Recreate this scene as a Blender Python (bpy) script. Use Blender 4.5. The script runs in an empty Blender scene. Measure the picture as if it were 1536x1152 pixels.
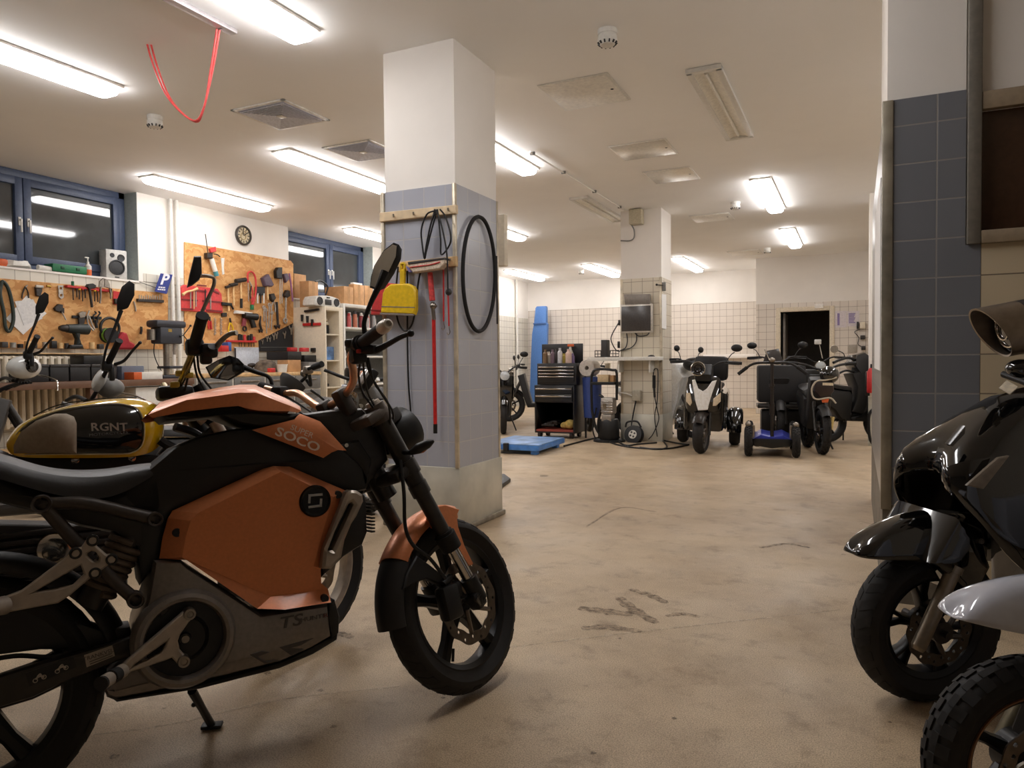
import bpy, bmesh, math, random
from math import sin, cos, pi, radians as rad, atan2, sqrt
from mathutils import Vector as V, Matrix as M
from mathutils.geometry import tessellate_polygon
random.seed(7)
COL = bpy.context.scene.collection
# ---------------------------------------------------------------- camera
FPX, EYE = 1090.0, 1.10
_yaw, _pit, _rol = rad(25.4), rad(-1.68), rad(.57)
_f = V((-sin(_yaw)*cos(_pit), cos(_yaw)*cos(_pit), sin(_pit)))
_r0 = V((cos(_yaw), sin(_yaw), 0)); _u0 = _r0.cross(_f)
_R = _r0*cos(_rol)-_u0*sin(_rol); _U = _u0*cos(_rol)+_r0*sin(_rol)
CAM = V((0, 0, EYE))
def ray(x, y): return _f + _R*((x-768)/FPX) - _U*((y-576)/FPX)
def onp(x, y, p0, n):
    d = ray(x, y); return CAM + d*((p0-CAM).dot(n)/d.dot(n))
def gz(x, y, z=0.): return onp(x, y, V((0, 0, z)), V((0, 0, 1)))
def oy(x, y, Y): return onp(x, y, V((0, Y, 0)), V((0, 1, 0)))
def ox(x, y, X): return onp(x, y, V((X, 0, 0)), V((1, 0, 0)))
def od(x, y, d): return CAM + ray(x, y)*d
cam = bpy.data.objects.new('camera', bpy.data.cameras.new('camera')); COL.objects.link(cam)
cam.data.sensor_width = 36; cam.data.lens = 36*FPX/1536; cam.data.clip_start = .02
mw = M((( _R.x, _U.x, -_f.x, 0), (_R.y, _U.y, -_f.y, 0), (_R.z, _U.z, -_f.z, EYE), (0, 0, 0, 1)))
cam.matrix_world = mw
bpy.context.scene.camera = cam
# ---------------------------------------------------------------- materials
def lin(c):
    o = []
    for v in c[:3]:
        v /= 255.; o.append(v/12.92 if v <= .04045 else ((v+.055)/1.055)**2.4)
    return (*o, 1)
_MC = {}
def mat(name, c=(128,128,128), r=.5, m=0., var=.06, scale=40., bump=0., emit=None, es=0., coat=0., alpha=1., spec=.5, trans=0.):
    if name in _MC: return _MC[name]
    k = bpy.data.materials.new(name); k.use_nodes = True; _MC[name] = k
    nt = k.node_tree; b = nt.nodes['Principled BSDF']
    b.inputs['Roughness'].default_value = r; b.inputs['Metallic'].default_value = m
    b.inputs['Coat Weight'].default_value = coat; b.inputs['Coat Roughness'].default_value = .06
    b.inputs['Specular IOR Level'].default_value = spec; b.inputs['Transmission Weight'].default_value = trans
    L = lin(c)
    tc = nt.nodes.new('ShaderNodeTexCoord'); nz = nt.nodes.new('ShaderNodeTexNoise'); nz.inputs['Scale'].default_value = scale; nz.inputs['Detail'].default_value = 4
    nt.links.new(tc.outputs['Object'], nz.inputs['Vector'])
    cr = nt.nodes.new('ShaderNodeValToRGB')
    cr.color_ramp.elements[0].position = .3; cr.color_ramp.elements[1].position = .7
    cr.color_ramp.elements[0].color = (*[x*(1-var*2) for x in L[:3]], 1); cr.color_ramp.elements[1].color = (*[min(1, x*(1+var*2)) for x in L[:3]], 1)
    nt.links.new(nz.outputs['Fac'], cr.inputs['Fac']); nt.links.new(cr.outputs['Color'], b.inputs['Base Color'])
    if bump:
        bp = nt.nodes.new('ShaderNodeBump'); bp.inputs['Strength'].default_value = bump; bp.inputs['Distance'].default_value = .002
        nt.links.new(nz.outputs['Fac'], bp.inputs['Height']); nt.links.new(bp.outputs['Normal'], b.inputs['Normal'])
    if emit:
        b.inputs['Emission Color'].default_value = lin(emit); b.inputs['Emission Strength'].default_value = es
    return k
# ---------------------------------------------------------------- mesh builder
MW = {}
def frame(a):
    a = a.normalized(); t = V((0, 0, 1)) if abs(a.z) < .9 else V((1, 0, 0))
    x = t.cross(a).normalized(); return x, a.cross(x), a
def smooth_path(pts, n=6):
    pts = [V(p) for p in pts]
    if len(pts) < 3: return pts
    q = [pts[0]*2-pts[1]]+pts+[pts[-1]*2-pts[-2]]; out = []
    for i in range(1, len(q)-2):
        a, b, c, d = q[i-1:i+3]
        for k in range(n):
            t = k/n
            out.append(.5*((2*b)+(c-a)*t+(2*a-5*b+4*c-d)*t*t+(3*b-a-3*c+d)*t**3))
    out.append(pts[-1]); return out
def offset_poly(p, d):
    n = len(p); A = sum(p[i][0]*p[(i+1)%n][1]-p[(i+1)%n][0]*p[i][1] for i in range(n)); s = 1 if A > 0 else -1
    o = []
    for i in range(n):
        a, b, c = V(p[i-1]), V(p[i]), V(p[(i+1)%n])
        e1 = (b-a).normalized() if (b-a).length > 1e-9 else V((1, 0)); e2 = (c-b).normalized() if (c-b).length > 1e-9 else e1
        n1 = V((-e1.y, e1.x))*s; n2 = V((-e2.y, e2.x))*s; m = n1+n2
        if m.length < .3: m = n1
        m.normalize(); k = max(.35, m.dot(n1)); o.append(b+m*(d/k))
    return o
class B:
    def __init__(s): s.bm = bmesh.new()
    def f(s, vs):
        try: return s.bm.faces.new(vs)
        except ValueError: return None
    def v(s, p): return s.bm.verts.new(p)
    def box(s, c, size, bev=0., rot=None, seg=2):
        r = bmesh.ops.create_cube(s.bm, size=1.)
        T = M.Translation(V(c)) @ (rot.to_4x4() if rot else M.Identity(4)) @ M.Diagonal((*size, 1))
        bmesh.ops.transform(s.bm, matrix=T, verts=r['verts'])
        if bev:
            es = list({e for v in r['verts'] for e in v.link_edges})
            bmesh.ops.bevel(s.bm, geom=es, offset=min(bev, min(size)*.49), segments=seg, affect='EDGES', profile=.5)
        return s
    def box2(s, a, b, bev=0.):
        a, b = V(a), V(b); return s.box((a+b)/2, [abs(x) for x in (b-a)], bev)
    def ring(s, c, x, y, r, n): return [s.v(c+x*(r*cos(2*pi*i/n))+y*(r*sin(2*pi*i/n))) for i in range(n)]
    def skin(s, a, b):
        n = len(a)
        for i in range(n): s.f((a[i], a[(i+1)%n], b[(i+1)%n], b[i]))
    def cyl(s, p0, p1, r0, r1=None, n=16, cap=True):
        p0, p1 = V(p0), V(p1); r1 = r0 if r1 is None else r1
        x, y, _ = frame(p1-p0); a = s.ring(p0, x, y, r0, n); b = s.ring(p1, x, y, r1, n); s.skin(a, b)
        if cap: s.f(a[::-1]); s.f(b)
        return s
    def tube(s, pts, r, n=8, sm=6, cap=True):
        if isinstance(r, (list, tuple)): rs0 = list(r)
        else: rs0 = [r]*len(pts)
        P = smooth_path(pts, sm) if sm > 1 else [V(p) for p in pts]
        m = len(P); x = None; prev = None
        for i, p in enumerate(P):
            d = (P[min(i+1, m-1)]-P[max(i-1, 0)])
            if d.length < 1e-9: d = V((0, 0, 1))
            d.normalize()
            if x is None: x = frame(d)[0]
            else:
                x = x-d*x.dot(d); x = x.normalized() if x.length > 1e-6 else frame(d)[0]
            y = d.cross(x); t = i/(m-1)*(len(rs0)-1); k = min(int(t), len(rs0)-2) if len(rs0) > 1 else 0
            rr = rs0[k]+(rs0[k+1]-rs0[k])*(t-k) if len(rs0) > 1 else rs0[0]
            g = s.ring(p, x, y, rr, n)
            if prev: s.skin(prev, g)
            elif cap: s.f(g[::-1])
            prev = g
        if cap: s.f(prev)
        return s
    def lathe(s, c, ax, prof, n=32, x=None, a0=0., a1=2*pi):
        """prof: list of (radius, height along axis)"""
        c = V(c); fx, fy, ax = frame(V(ax))
        if x is not None: fx = V(x).normalized(); fy = ax.cross(fx)
        full = abs(a1-a0-2*pi) < 1e-6; N = n if full else n+1; rows = []
        for r, h in prof:
            if r < 1e-7 and full: rows.append([s.v(c+ax*h)])
            else: rows.append([s.v(c+ax*h+(fx*cos(a0+(a1-a0)*i/n)+fy*sin(a0+(a1-a0)*i/n))*r) for i in range(N)])
        for a, b in zip(rows, rows[1:]):
            for i in range(n):
                j = (i+1) % N if full else i+1
                if len(a) == 1 and len(b) == 1: continue
                if len(a) == 1: s.f((a[0], b[j], b[i]))
                elif len(b) == 1: s.f((a[i], a[j], b[0]))
                else: s.f((a[i], a[j], b[j], b[i]))
        return s
    def torus(s, c, ax, R, r, n=32, k=10, x=None, sx=1., sy=1.):
        c = V(c); fx, fy, ax = frame(V(ax))
        if x is not None: fx = V(x).normalized(); fy = ax.cross(fx)
        rows = []
        for i in range(n):
            a = 2*pi*i/n; d = fx*cos(a)*sx+fy*sin(a)*sy; L = d.normalized()
            rows.append([s.v(c+d*R+L*(r*cos(2*pi*j/k))+ax*(r*sin(2*pi*j/k))) for j in range(k)])
        for i in range(n): s.skin(rows[i], rows[(i+1)%n])
        return s
    def sph(s, c, r, rot=None, n=20, m=12):
        r = (r, r, r) if isinstance(r, (int, float)) else r
        q = bmesh.ops.create_uvsphere(s.bm, u_segments=n, v_segments=m, radius=1.)
        bmesh.ops.transform(s.bm, matrix=M.Translation(V(c)) @ (rot.to_4x4() if rot else M.Identity(4)) @ M.Diagonal((*r, 1)), verts=q['verts'])
        return s
    def plate(s, pts, n, t, bev=0., holes=(), back=True):
        """polygon of 3D points; n = outward normal, t = thickness behind it"""
        n = V(n).normalized(); loops = [[V(p) for p in pts]]+[[V(p) for p in h] for h in holes]
        fx, fy, _ = frame(n); o = loops[0][0]
        def to2(l): return [(((p-o).dot(fx)), ((p-o).dot(fy))) for p in l]
        tri = tessellate_polygon(loops)
        fr, bk, flat = [], [], []
        for li, l in enumerate(loops):
            if bev:
                q = offset_poly(to2(l), bev if li == 0 else -bev)
                h = [(p-o).dot(n) for p in l]
                top = [s.v(o+fx*a.x+fy*a.y+n*hh) for a, hh in zip(q, h)]
                mid = [s.v(p-n*bev) for p in l]; s.skin(mid, top)
            else: top = [s.v(p) for p in l]; mid = top
            bt = [s.v(p-n*t) for p in l]; s.skin(bt, mid); fr += top; bk += bt
        for a, b, c in tri:
            s.f((fr[a], fr[b], fr[c]))
            if back: s.f((bk[c], bk[b], bk[a]))
        return s
    def slab(s, pts, n, a, b, bev=0.):
        """closed body: 3D outline (on any plane), pushed along n from a to b (a<b), rounded rims"""
        n = V(n).normalized(); pts = [V(p) for p in pts]; fx, fy, _ = frame(n); o = pts[0]
        p2 = [((p-o).dot(fx), (p-o).dot(fy)) for p in pts]
        def lay(h, d): 
            q = offset_poly(p2, d) if d else [V(x) for x in p2]
            return [s.v(o+fx*x.x+fy*x.y+n*h) for x in q]
        ls = [(a, bev), (a+bev*.3, bev*.3), (a+bev, 0), (b-bev, 0), (b-bev*.3, bev*.3), (b, bev)] if bev else [(a, 0), (b, 0)]
        R = [lay(*l) for l in ls]
        for u, w in zip(R, R[1:]): s.skin(u, w)
        tri = tessellate_polygon([pts])
        for x, y, z in tri: s.f((R[-1][x], R[-1][y], R[-1][z])); s.f((R[0][z], R[0][y], R[0][x]))
        return s
    def grid(s, rows, closed=False, cap=False):
        vs = [[s.v(p) for p in r] for r in rows]
        for a, b in zip(vs, vs[1:]):
            m = len(a)
            for i in range(m if closed else m-1): s.f((a[i], a[(i+1)%m], b[(i+1)%m], b[i]))
        if cap: s.f(vs[0][::-1]); s.f(vs[-1])
        return s
    def faces(s, pts, fs):
        vs = [s.v(p) for p in pts]
        for f in fs: s.f([vs[i] for i in f])
        return s
    def text(s, txt, o, x, y, size, ext=.0008, align='CENTER', sx=1., bold=0.):
        """letters at origin o, baseline along x, up along y"""
        cu = bpy.data.curves.new('t', 'FONT'); cu.body = txt; cu.size = size; cu.align_x = align; cu.align_y = 'CENTER'; cu.extrude = ext; cu.resolution_u = 3; cu.offset = bold
        ob = bpy.data.objects.new('t', cu); COL.objects.link(ob)
        me = bpy.data.meshes.new_from_object(ob.evaluated_get(bpy.context.evaluated_depsgraph_get()))
        x = V(x).normalized(); y = V(y).normalized(); z = x.cross(y); o = V(o)
        k = len(s.bm.verts); s.bm.from_mesh(me); s.bm.verts.ensure_lookup_table()
        for v in list(s.bm.verts)[k:]: v.co = o+x*(v.co.x*sx)+y*v.co.y+z*v.co.z
        bpy.data.objects.remove(ob); bpy.data.curves.remove(cu); bpy.data.meshes.remove(me); return s
    def mesh(s, name, mt, T=None, ang=32, sub=0):
        bmesh.ops.remove_doubles(s.bm, verts=s.bm.verts, dist=1e-6)
        bmesh.ops.recalc_face_normals(s.bm, faces=s.bm.faces)
        if T is not None: bmesh.ops.transform(s.bm, matrix=T, verts=s.bm.verts)
        me = bpy.data.meshes.new(name); s.bm.to_mesh(me); s.bm.free()
        for m in (mt if isinstance(mt, (list, tuple)) else [mt]): me.materials.append(m)
        me.polygons.foreach_set('use_smooth', [True]*len(me.polygons)); me.set_sharp_from_angle(angle=rad(ang))
        return me
    def build(s, name, mt, parent, label=None, local=False, ang=32, sub=0):
        T = MW[parent.name]; me = s.mesh(name, mt, None if local else T.inverted(), ang)
        o = bpy.data.objects.new(name, me); COL.objects.link(o); o.parent = parent; MW[o.name] = T
        if label: o['label'] = label
        if sub:
            q = o.modifiers.new('sub', 'SUBSURF'); q.levels = sub; q.render_levels = sub
        return o
    def one(s, name, mt, label, cat, group=None, ang=32, kind=None, sub=0):
        """a thing that is one mesh, origin at its base"""
        vs = [v.co for v in s.bm.verts]
        c = V(((min(v.x for v in vs)+max(v.x for v in vs))/2, (min(v.y for v in vs)+max(v.y for v in vs))/2, min(v.z for v in vs)))
        me = s.mesh(name, mt, M.Translation(-c), ang); o = bpy.data.objects.new(name, me); COL.objects.link(o); o.location = c; MW[o.name] = M.Translation(c)
        tag(o, label, cat, group)
        if kind: o['kind'] = kind
        if sub:
            q = o.modifiers.new('sub', 'SUBSURF'); q.levels = sub; q.render_levels = sub
        return o
    def struct(s, name, mt, ang=32):
        o = bpy.data.objects.new(name, s.mesh(name, mt, None, ang)); COL.objects.link(o); o['kind'] = 'structure'; MW[o.name] = M.Identity(4); return o
def tag(o, label, cat, group=None):
    if label: o['label'] = label
    if cat: o['category'] = cat
    if group: o['group'] = group
def thing(name, label, cat, loc=(0, 0, 0), rz=0., group=None, T=None):
    o = bpy.data.objects.new(name, None); COL.objects.link(o); o.empty_display_size = .1
    T = T or M.Translation(V(loc)) @ M.Rotation(rz, 4, 'Z'); o.matrix_world = T; MW[o.name] = T; tag(o, label, cat, group); return o
def place(o, loc, rz=0., rx=0., sc=1.):
    o.location = loc; o.rotation_euler = (rx, 0, rz); o.scale = (sc,)*3
def dup(root, loc, rz=None, label=None, group=None):
    r = root.copy(); COL.objects.link(r); r.location = loc
    if rz is not None: r.rotation_euler = (r.rotation_euler.x, r.rotation_euler.y, rz)
    if label: r['label'] = label
    if group: r['group'] = group
    for ch in list(root.children):
        c = ch.copy(); COL.objects.link(c); c.parent = r
        for g in ch.children:
            d = g.copy(); COL.objects.link(d); d.parent = c
    return r
X_, Y_, Z_ = V((1, 0, 0)), V((0, 1, 0)), V((0, 0, 1))
# common materials
black = mat('black plastic', (17, 16, 16), .45, var=.12)
satin = mat('satin black', (24, 23, 23), .38, var=.1)
gloss = mat('gloss black paint', (10, 10, 11), .08, coat=1., var=.02)
rubber = mat('rubber', (22, 20, 19), .75, var=.15, scale=60, bump=.2)
steel = mat('brushed steel', (150, 142, 132), .35, 1., var=.08)
chrome = mat('chrome', (200, 196, 190), .12, 1., var=.03)
alu = mat('cast aluminium', (128, 118, 108), .42, 1., var=.08)
grey = mat('grey plastic', (120, 118, 114), .5)
white = mat('white plastic', (225, 222, 214), .45, var=.03)
cream = mat('cream paint', (226, 214, 192), .55, var=.03)
paper = mat('paper', (235, 232, 228), .8, var=.02)
wood = mat('pine wood', (205, 170, 122), .6, var=.12, scale=18)
card = mat('cardboard', (186, 142, 98), .8, var=.07, scale=15)
red = mat('red plastic', (190, 42, 40), .45)
redpaint = mat('red paint', (205, 62, 62), .45)
blue = mat('blue plastic', (52, 84, 150), .5)
yellow = mat('yellow plastic', (226, 186, 22), .45)
green = mat('green plastic', (22, 108, 66), .5)
orange_p = mat('orange plastic', (214, 98, 44), .5)
darkgrey = mat('dark grey plastic', (52, 50, 49), .5)
darkglass = mat('dark lens glass', (30, 30, 32), .05, coat=1.)
lensw = mat('clear lens', (200, 205, 208), .08, coat=1.)
mirrorm = mat('mirror glass', (225, 228, 230), .03, 1., var=.01)
# ================================================================ the room
CEIL = 3.18; WX = -7.775; BY = 17.4; FY = -4.5; RX = 2.7
def nodes(k): nt = k.node_tree; return nt, nt.nodes['Principled BSDF']
def tile_mat(name, c, grout, tw, thh, axis, r=.25, off=(0, 0), gw=.006, var=.03):
    """axis 'x': wall running along Y (uses y,z); axis 'y': wall running along X (uses x,z)"""
    k = bpy.data.materials.new(name); k.use_nodes = True; nt, b = nodes(k); N = nt.nodes.new; L = nt.links.new
    g = N('ShaderNodeNewGeometry'); sp = N('ShaderNodeSeparateXYZ'); L(g.outputs['Position'], sp.inputs[0])
    cb = N('ShaderNodeCombineXYZ'); L(sp.outputs['Y' if axis == 'x' else 'X'], cb.inputs[0]); L(sp.outputs['Z'], cb.inputs[1])
    mp = N('ShaderNodeMapping'); mp.inputs['Location'].default_value = (off[0], off[1], 0); L(cb.outputs[0], mp.inputs[0])
    br = N('ShaderNodeTexBrick'); br.offset = 0; br.squash = 1; br.inputs['Scale'].default_value = 1; br.inputs['Brick Width'].default_value = tw; br.inputs['Row Height'].default_value = thh
    br.inputs['Mortar Size'].default_value = gw/2; br.inputs['Mortar Smooth'].default_value = .2; br.inputs['Bias'].default_value = 0
    L0 = lin(c); br.inputs['Color1'].default_value = (*[x*(1-var) for x in L0[:3]], 1); br.inputs['Color2'].default_value = (*[min(1, x*(1+var)) for x in L0[:3]], 1); br.inputs['Mortar'].default_value = lin(grout)
    L(mp.outputs[0], br.inputs['Vector']); L(br.outputs['Color'], b.inputs['Base Color'])
    bp = N('ShaderNodeBump'); bp.inputs['Strength'].default_value = .5; bp.inputs['Distance'].default_value = .003; bp.invert = True
    L(br.outputs['Fac'], bp.inputs['Height']); L(bp.outputs[0], b.inputs['Normal']); b.inputs['Roughness'].default_value = r
    return k
paint = mat('wall paint', (238, 232, 224), .7, var=.012, scale=3)
ceilm = mat('ceiling paint', (252, 251, 249), .75, var=.012, scale=2)
# floor
fm = bpy.data.materials.new('screed floor'); fm.use_nodes = True; nt, b = nodes(fm); N = nt.nodes.new; L = nt.links.new
g = N('ShaderNodeNewGeometry')
def nz(scale, det=5, ro=.6): n = N('ShaderNodeTexNoise'); n.inputs['Scale'].default_value = scale; n.inputs['Detail'].default_value = det; n.inputs['Roughness'].default_value = ro; L(g.outputs['Position'], n.inputs['Vector']); return n
def ramp(src, a, ca, b_, cb_):
    r = N('ShaderNodeValToRGB'); r.color_ramp.elements[0].position = a; r.color_ramp.elements[1].position = b_; r.color_ramp.elements[0].color = (*ca, 1) if len(ca) == 3 else ca; r.color_ramp.elements[1].color = (*cb_, 1) if len(cb_) == 3 else cb_
    L(src, r.inputs['Fac']); return r
def mulc(a, bb, fac=1.):
    m = N('ShaderNodeMix'); m.data_type = 'RGBA'; m.blend_type = 'MULTIPLY'; m.inputs['Factor'].default_value = fac; L(a, m.inputs['A']); L(bb, m.inputs['B']); return m.outputs['Result']
base = ramp(nz(.9, 6).outputs['Fac'], .3, lin((186, 162, 132)), .7, lin((206, 184, 152)))
sp1 = ramp(nz(230, 2).outputs['Fac'], .36, (.5,)*3, .6, (1.12,)*3)
sp2 = ramp(nz(5, 9, .75).outputs['Fac'], .33, (.62, .58, .55), .47, (1,)*3)
sp3 = ramp(nz(38, 3).outputs['Fac'], .28, (.55, .52, .5), .33, (1,)*3)
c1 = mulc(base.outputs['Color'], sp1.outputs['Color'], .8); sp4 = ramp(nz(1.7, 8, .7).outputs['Fac'], .36, (.74, .71, .68), .58, (1.04,)*3); c1 = mulc(c1, sp4.outputs['Color'], .8); c1 = mulc(c1, sp2.outputs['Color'], .8); c1 = mulc(c1, sp3.outputs['Color'], .5)
L(c1, b.inputs['Base Color']); rr = ramp(nz(2.2, 4).outputs['Fac'], .35, (.42,)*3, .7, (.6,)*3); L(rr.outputs['Color'], b.inputs['Roughness'])
bp = N('ShaderNodeBump'); bp.inputs['Strength'].default_value = .25; bp.inputs['Distance'].default_value = .002; L(nz(160, 3).outputs['Fac'], bp.inputs['Height']); L(bp.outputs[0], b.inputs['Normal'])
B().box2((WX-.4, FY-.2, -.12), (RX+.3, BY+3.2, 0)).struct('floor', fm)
# floor wear: skid marks and a scored joint
skid = mat('skid mark', (122, 100, 78), .6, var=.2, scale=30); joint = mat('scored joint', (205, 186, 158), .7, var=.1); grime = mat('oily stain', (96, 76, 60), .5, var=.25, scale=25)
for k_, sc_ in ((skid, 34), (grime, 60), (joint, 26)):
    nt, b = nodes(k_); N = nt.nodes.new; L = nt.links.new; g = N('ShaderNodeNewGeometry'); q = nz(sc_, 5, .7); rp_ = ramp(q.outputs['Fac'], .36, (0,)*3, .7, (.9,)*3); mx_ = N('ShaderNodeMixShader'); tr_ = N('ShaderNodeBsdfTransparent'); L(rp_.outputs['Color'], mx_.inputs[0]); L(tr_.outputs[0], mx_.inputs[1]); L(b.outputs[0], mx_.inputs[2]); L(mx_.outputs[0], nt.nodes['Material Output'].inputs['Surface'])
def flat(pts, nm, m, z=.0012): B().faces([V((p.x, p.y, z)) for p in pts], [tuple(range(len(pts)))]).struct(nm, m)
def strip(pts, w, nm, m):
    P = smooth_path([gz(*p) for p in pts], 5); bb = B(); rows = []
    for i, p in enumerate(P):
        d = (P[min(i+1, len(P)-1)]-P[max(0, i-1)]).normalized(); q = V((-d.y, d.x, 0)); ww = w*(.55+.45*sin(pi*(i+.5)/len(P)))*(1+.25*sin(i*2.3))
        rows.append([V((*(p-q*ww).xy, .0012)), V((*(p+q*ww).xy, .0012))])
    bb.grid(rows).struct(nm, m)
k_ = 1
for pts, w in (([(868, 912), (905, 917), (950, 922)], .035), ([(928, 896), (948, 913), (985, 935)], .03), ([(872, 943), (912, 941), (962, 948)], .028), ([(945, 884), (975, 893), (1000, 905)], .025), ([(1000, 925), (1022, 921), (1050, 926)], .02), ([(500, 948), (516, 952), (528, 957)], .02), ([(880, 790), (930, 762), (985, 768)], .012), ([(1140, 822), (1180, 816), (1215, 822)], .02)):
    strip(pts, w, 'trim_%d' % k_, skid); k_ += 1
for pts, w in (([(760, 972), (900, 955), (1050, 938), (1260, 915)], .006), ([(95, 1108), (250, 1088), (420, 1050), (600, 1030)], .006)):
    strip(pts, w, 'trim_%d' % k_, joint); k_ += 1
rnd = random.Random(3)
for px, py, r in ((1266, 832, .012), (1292, 786, .01), (402, 1010, .012), (480, 1036, .012), (500, 1090, .01), (246, 1063, .008), (171, 1135, .014), (664, 1047, .008), (930, 958, .01), (1335, 1084, .006), (815, 714, .05), (1012, 1078, .008), (890, 1130, .01)):
    c = gz(px, py); flat([c+V((cos(a*.63)*r*(.6+rnd.random()*.7), sin(a*.63)*r*(.6+rnd.random()*.7), 0)) for a in range(10)], 'trim_%d' % k_, grime); k_ += 1
# ceiling
B().box2((WX-.4, FY-.2, CEIL), (RX+.3, BY+3.2, CEIL+.15)).struct('ceiling', ceilm)
# back and side walls
SILL = ox(0, 399, WX).z
W1a, W1b = -1.2, ox(205, 286, WX).y
W2a, W2b = ox(432, 345, WX).y, ox(559, 375, WX).y
tileL = tile_mat('white wall tile along the window wall', (216, 210, 196), (150, 140, 126), .152, .152, 'x', off=(0, -SILL+.001))
tileB = tile_mat('white wall tile on the far wall', (222, 212, 200), (140, 122, 106), .152, .152, 'y')
TT = oy(900, 462, BY).z
wl = B()
for a, b_ in ((FY, W1a), (W1b, W2a), (W2b, BY)): wl.box2((WX-.3, a, SILL), (WX, b_, CEIL))
wl.struct('wall_left', paint)
wl = B().box2((WX-.3, FY, 0), (WX-.001, BY, SILL)); wl.struct('wall_left_tiled', tileL)
wt = B().box2((WX-.05, W1b+.06, SILL), (WX+.004, W2a-.03, SILL+.1)); wt.box2((WX-.05, W2b+.05, SILL), (WX+.004, BY, SILL+.12)); wt.struct('wall_left_tile_course', tileL)
reveal = mat('window reveal', (168, 176, 172), .6)
wr = B()
for y0, y1 in ((W1a, W1b), (W2a, W2b)):
    wr.box2((WX-.3, y1-.005, SILL), (WX-.002, y1+.002, CEIL)); wr.box2((WX-.3, y0-.002, SILL), (WX-.002, y0+.005, CEIL))
wr.struct('trim_window_reveals', reveal)
ws = B()
for y0, y1 in ((W1a, W1b), (W2a, W2b)): ws.box2((WX-.3, y0, SILL-.02), (WX+.012, y1, SILL+.002))
ws.struct('trim_window_sills', paint)
JX = ox(0, 0, 0).x
J = gz(1134, 388, CEIL); JY = J.y; JX0 = J.x
B().box2((WX-.3, BY, TT), (JX0+.1, BY+.3, CEIL)).struct('wall_back', paint)
B().box2((WX-.3, BY-.004, 0), (JX0+.1, BY+.3, TT)).struct('wall_back_tiled', tileB)
D0, D1 = oy(1171, 600, JY).x, oy(1244, 600, JY).x; DZ = oy(1207, 467, JY).z; TJ = oy(1150, 456, JY).z
def wall_gap(bb, y0, y1, z0, z1):
    bb.box2((JX0, y0, z0), (D0, y1, z1)) if z0 < DZ else None
    bb.box2((D1, y0, z0), (RX, y1, z1)) if z0 < DZ else None
    if z1 > DZ: bb.box2((D0 if z0 < DZ else JX0, y0, max(z0, DZ)), (D1 if z0 < DZ else RX, y1, z1))
bb = B(); bb.box2((JX0, JY, TJ), (RX, JY+.25, CEIL)); bb.struct('wall_back_right', paint)
bb = B(); bb.box2((JX0, JY-.004, 0), (D0, JY+.25, TJ)); bb.box2((D1, JY-.004, 0), (RX, JY+.25, TJ)); bb.box2((D0, JY-.004, DZ), (D1, JY+.25, TJ)); bb.struct('wall_back_right_tiled', tileB)
bb = B(); bb.box2((JX0-.001, JY+.25, 0), (JX0+.2, BY, CEIL)); bb.struct('wall_back_return', paint)
# door casing + the dark room behind it
dm = mat('door casing', (214, 200, 176), .5)
bb = B(); bb.box2((D0-.09, JY-.03, 0), (D0, JY+.26, DZ+.09), .006); bb.box2((D1, JY-.03, 0), (D1+.09, JY+.26, DZ+.09), .006); bb.box2((D0, JY-.03, DZ), (D1, JY+.26, DZ+.09), .006)
d = bb.struct('door_1', dm)
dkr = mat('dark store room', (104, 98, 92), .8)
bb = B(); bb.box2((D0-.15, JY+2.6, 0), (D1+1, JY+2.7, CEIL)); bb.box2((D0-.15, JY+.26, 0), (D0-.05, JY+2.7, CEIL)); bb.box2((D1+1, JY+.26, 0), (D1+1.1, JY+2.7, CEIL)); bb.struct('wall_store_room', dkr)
bb = B(); bb.box2((D0+.02, JY+.26, .01), (D0+.06, JY+1.0, DZ-.01), .004); bb.struct('door_2', mat('open door leaf', (150, 142, 132), .5))
# walls behind and to the right of the camera
B().box2((WX-.3, FY-.2, 0), (RX+.3, FY, CEIL)).struct('wall_rear', mat('toned down rear wall', (148, 140, 130), .6))  # unseen rear wall, its grey chosen to cut fill light from behind
B().box2((RX, FY, 0), (RX+.2, BY, CEIL)).struct('wall_right', mat('side bay paint', (214, 206, 192), .7))
# ---------------------------------------------------------------- pillars
CX0, CX1, CY0, CY1 = -2.89, -2.335, 4.10, 4.70
CT, CBZ = oy(683, 275, CY0).z, oy(687, 702, CY0).z
greyt_y = tile_mat('blue grey tile facing the room', (176, 178, 188), (188, 186, 186), .163, .1675, 'y', r=.22, off=(-CX0+.01, -CBZ), gw=.008)
greyt_x = tile_mat('blue grey tile on pillar sides', (174, 175, 182), (188, 186, 184), .163, .1675, 'x', r=.22, off=(-CY0, -CBZ), gw=.008)
plinth = mat('steel kick plate', (206, 202, 188), .38, .15, var=.1, scale=4)
edge = mat('steel corner strip', (196, 184, 162), .35, .35, var=.15, scale=9)
B().box2((CX0+.006, CY0+.006, CT), (CX1-.006, CY1-.006, CEIL)).struct('pillar_front', paint)
tb = B(); v = [V(p) for p in ((CX0, CY0, CBZ), (CX1, CY0, CBZ), (CX1, CY1, CBZ), (CX0, CY1, CBZ), (CX0, CY0, CT), (CX1, CY0, CT), (CX1, CY1, CT), (CX0, CY1, CT))]
o = tb.faces(v, [(0, 1, 5, 4), (1, 2, 6, 5), (2, 3, 7, 6), (3, 0, 4, 7), (4, 5, 6, 7)]).struct('pillar_front_tiling', [greyt_y, greyt_x])
for p in o.data.polygons: p.material_index = 1 if abs(p.normal.x) > .5 else 0
o = B().box2((CX0-.012, CY0-.012, 0), (CX1+.012, CY1+.012, CBZ), .004).struct('trim_pillar_kick_plate', plinth)
bb = B()
for cx, cy in ((CX1, CY0), (CX1, CY1), (CX0, CY0)): bb.box2((cx-.018, cy-.018, CBZ), (cx+.006, cy+.006, CT), .003)
bb.struct('trim_pillar_corner_strips', edge)
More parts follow.
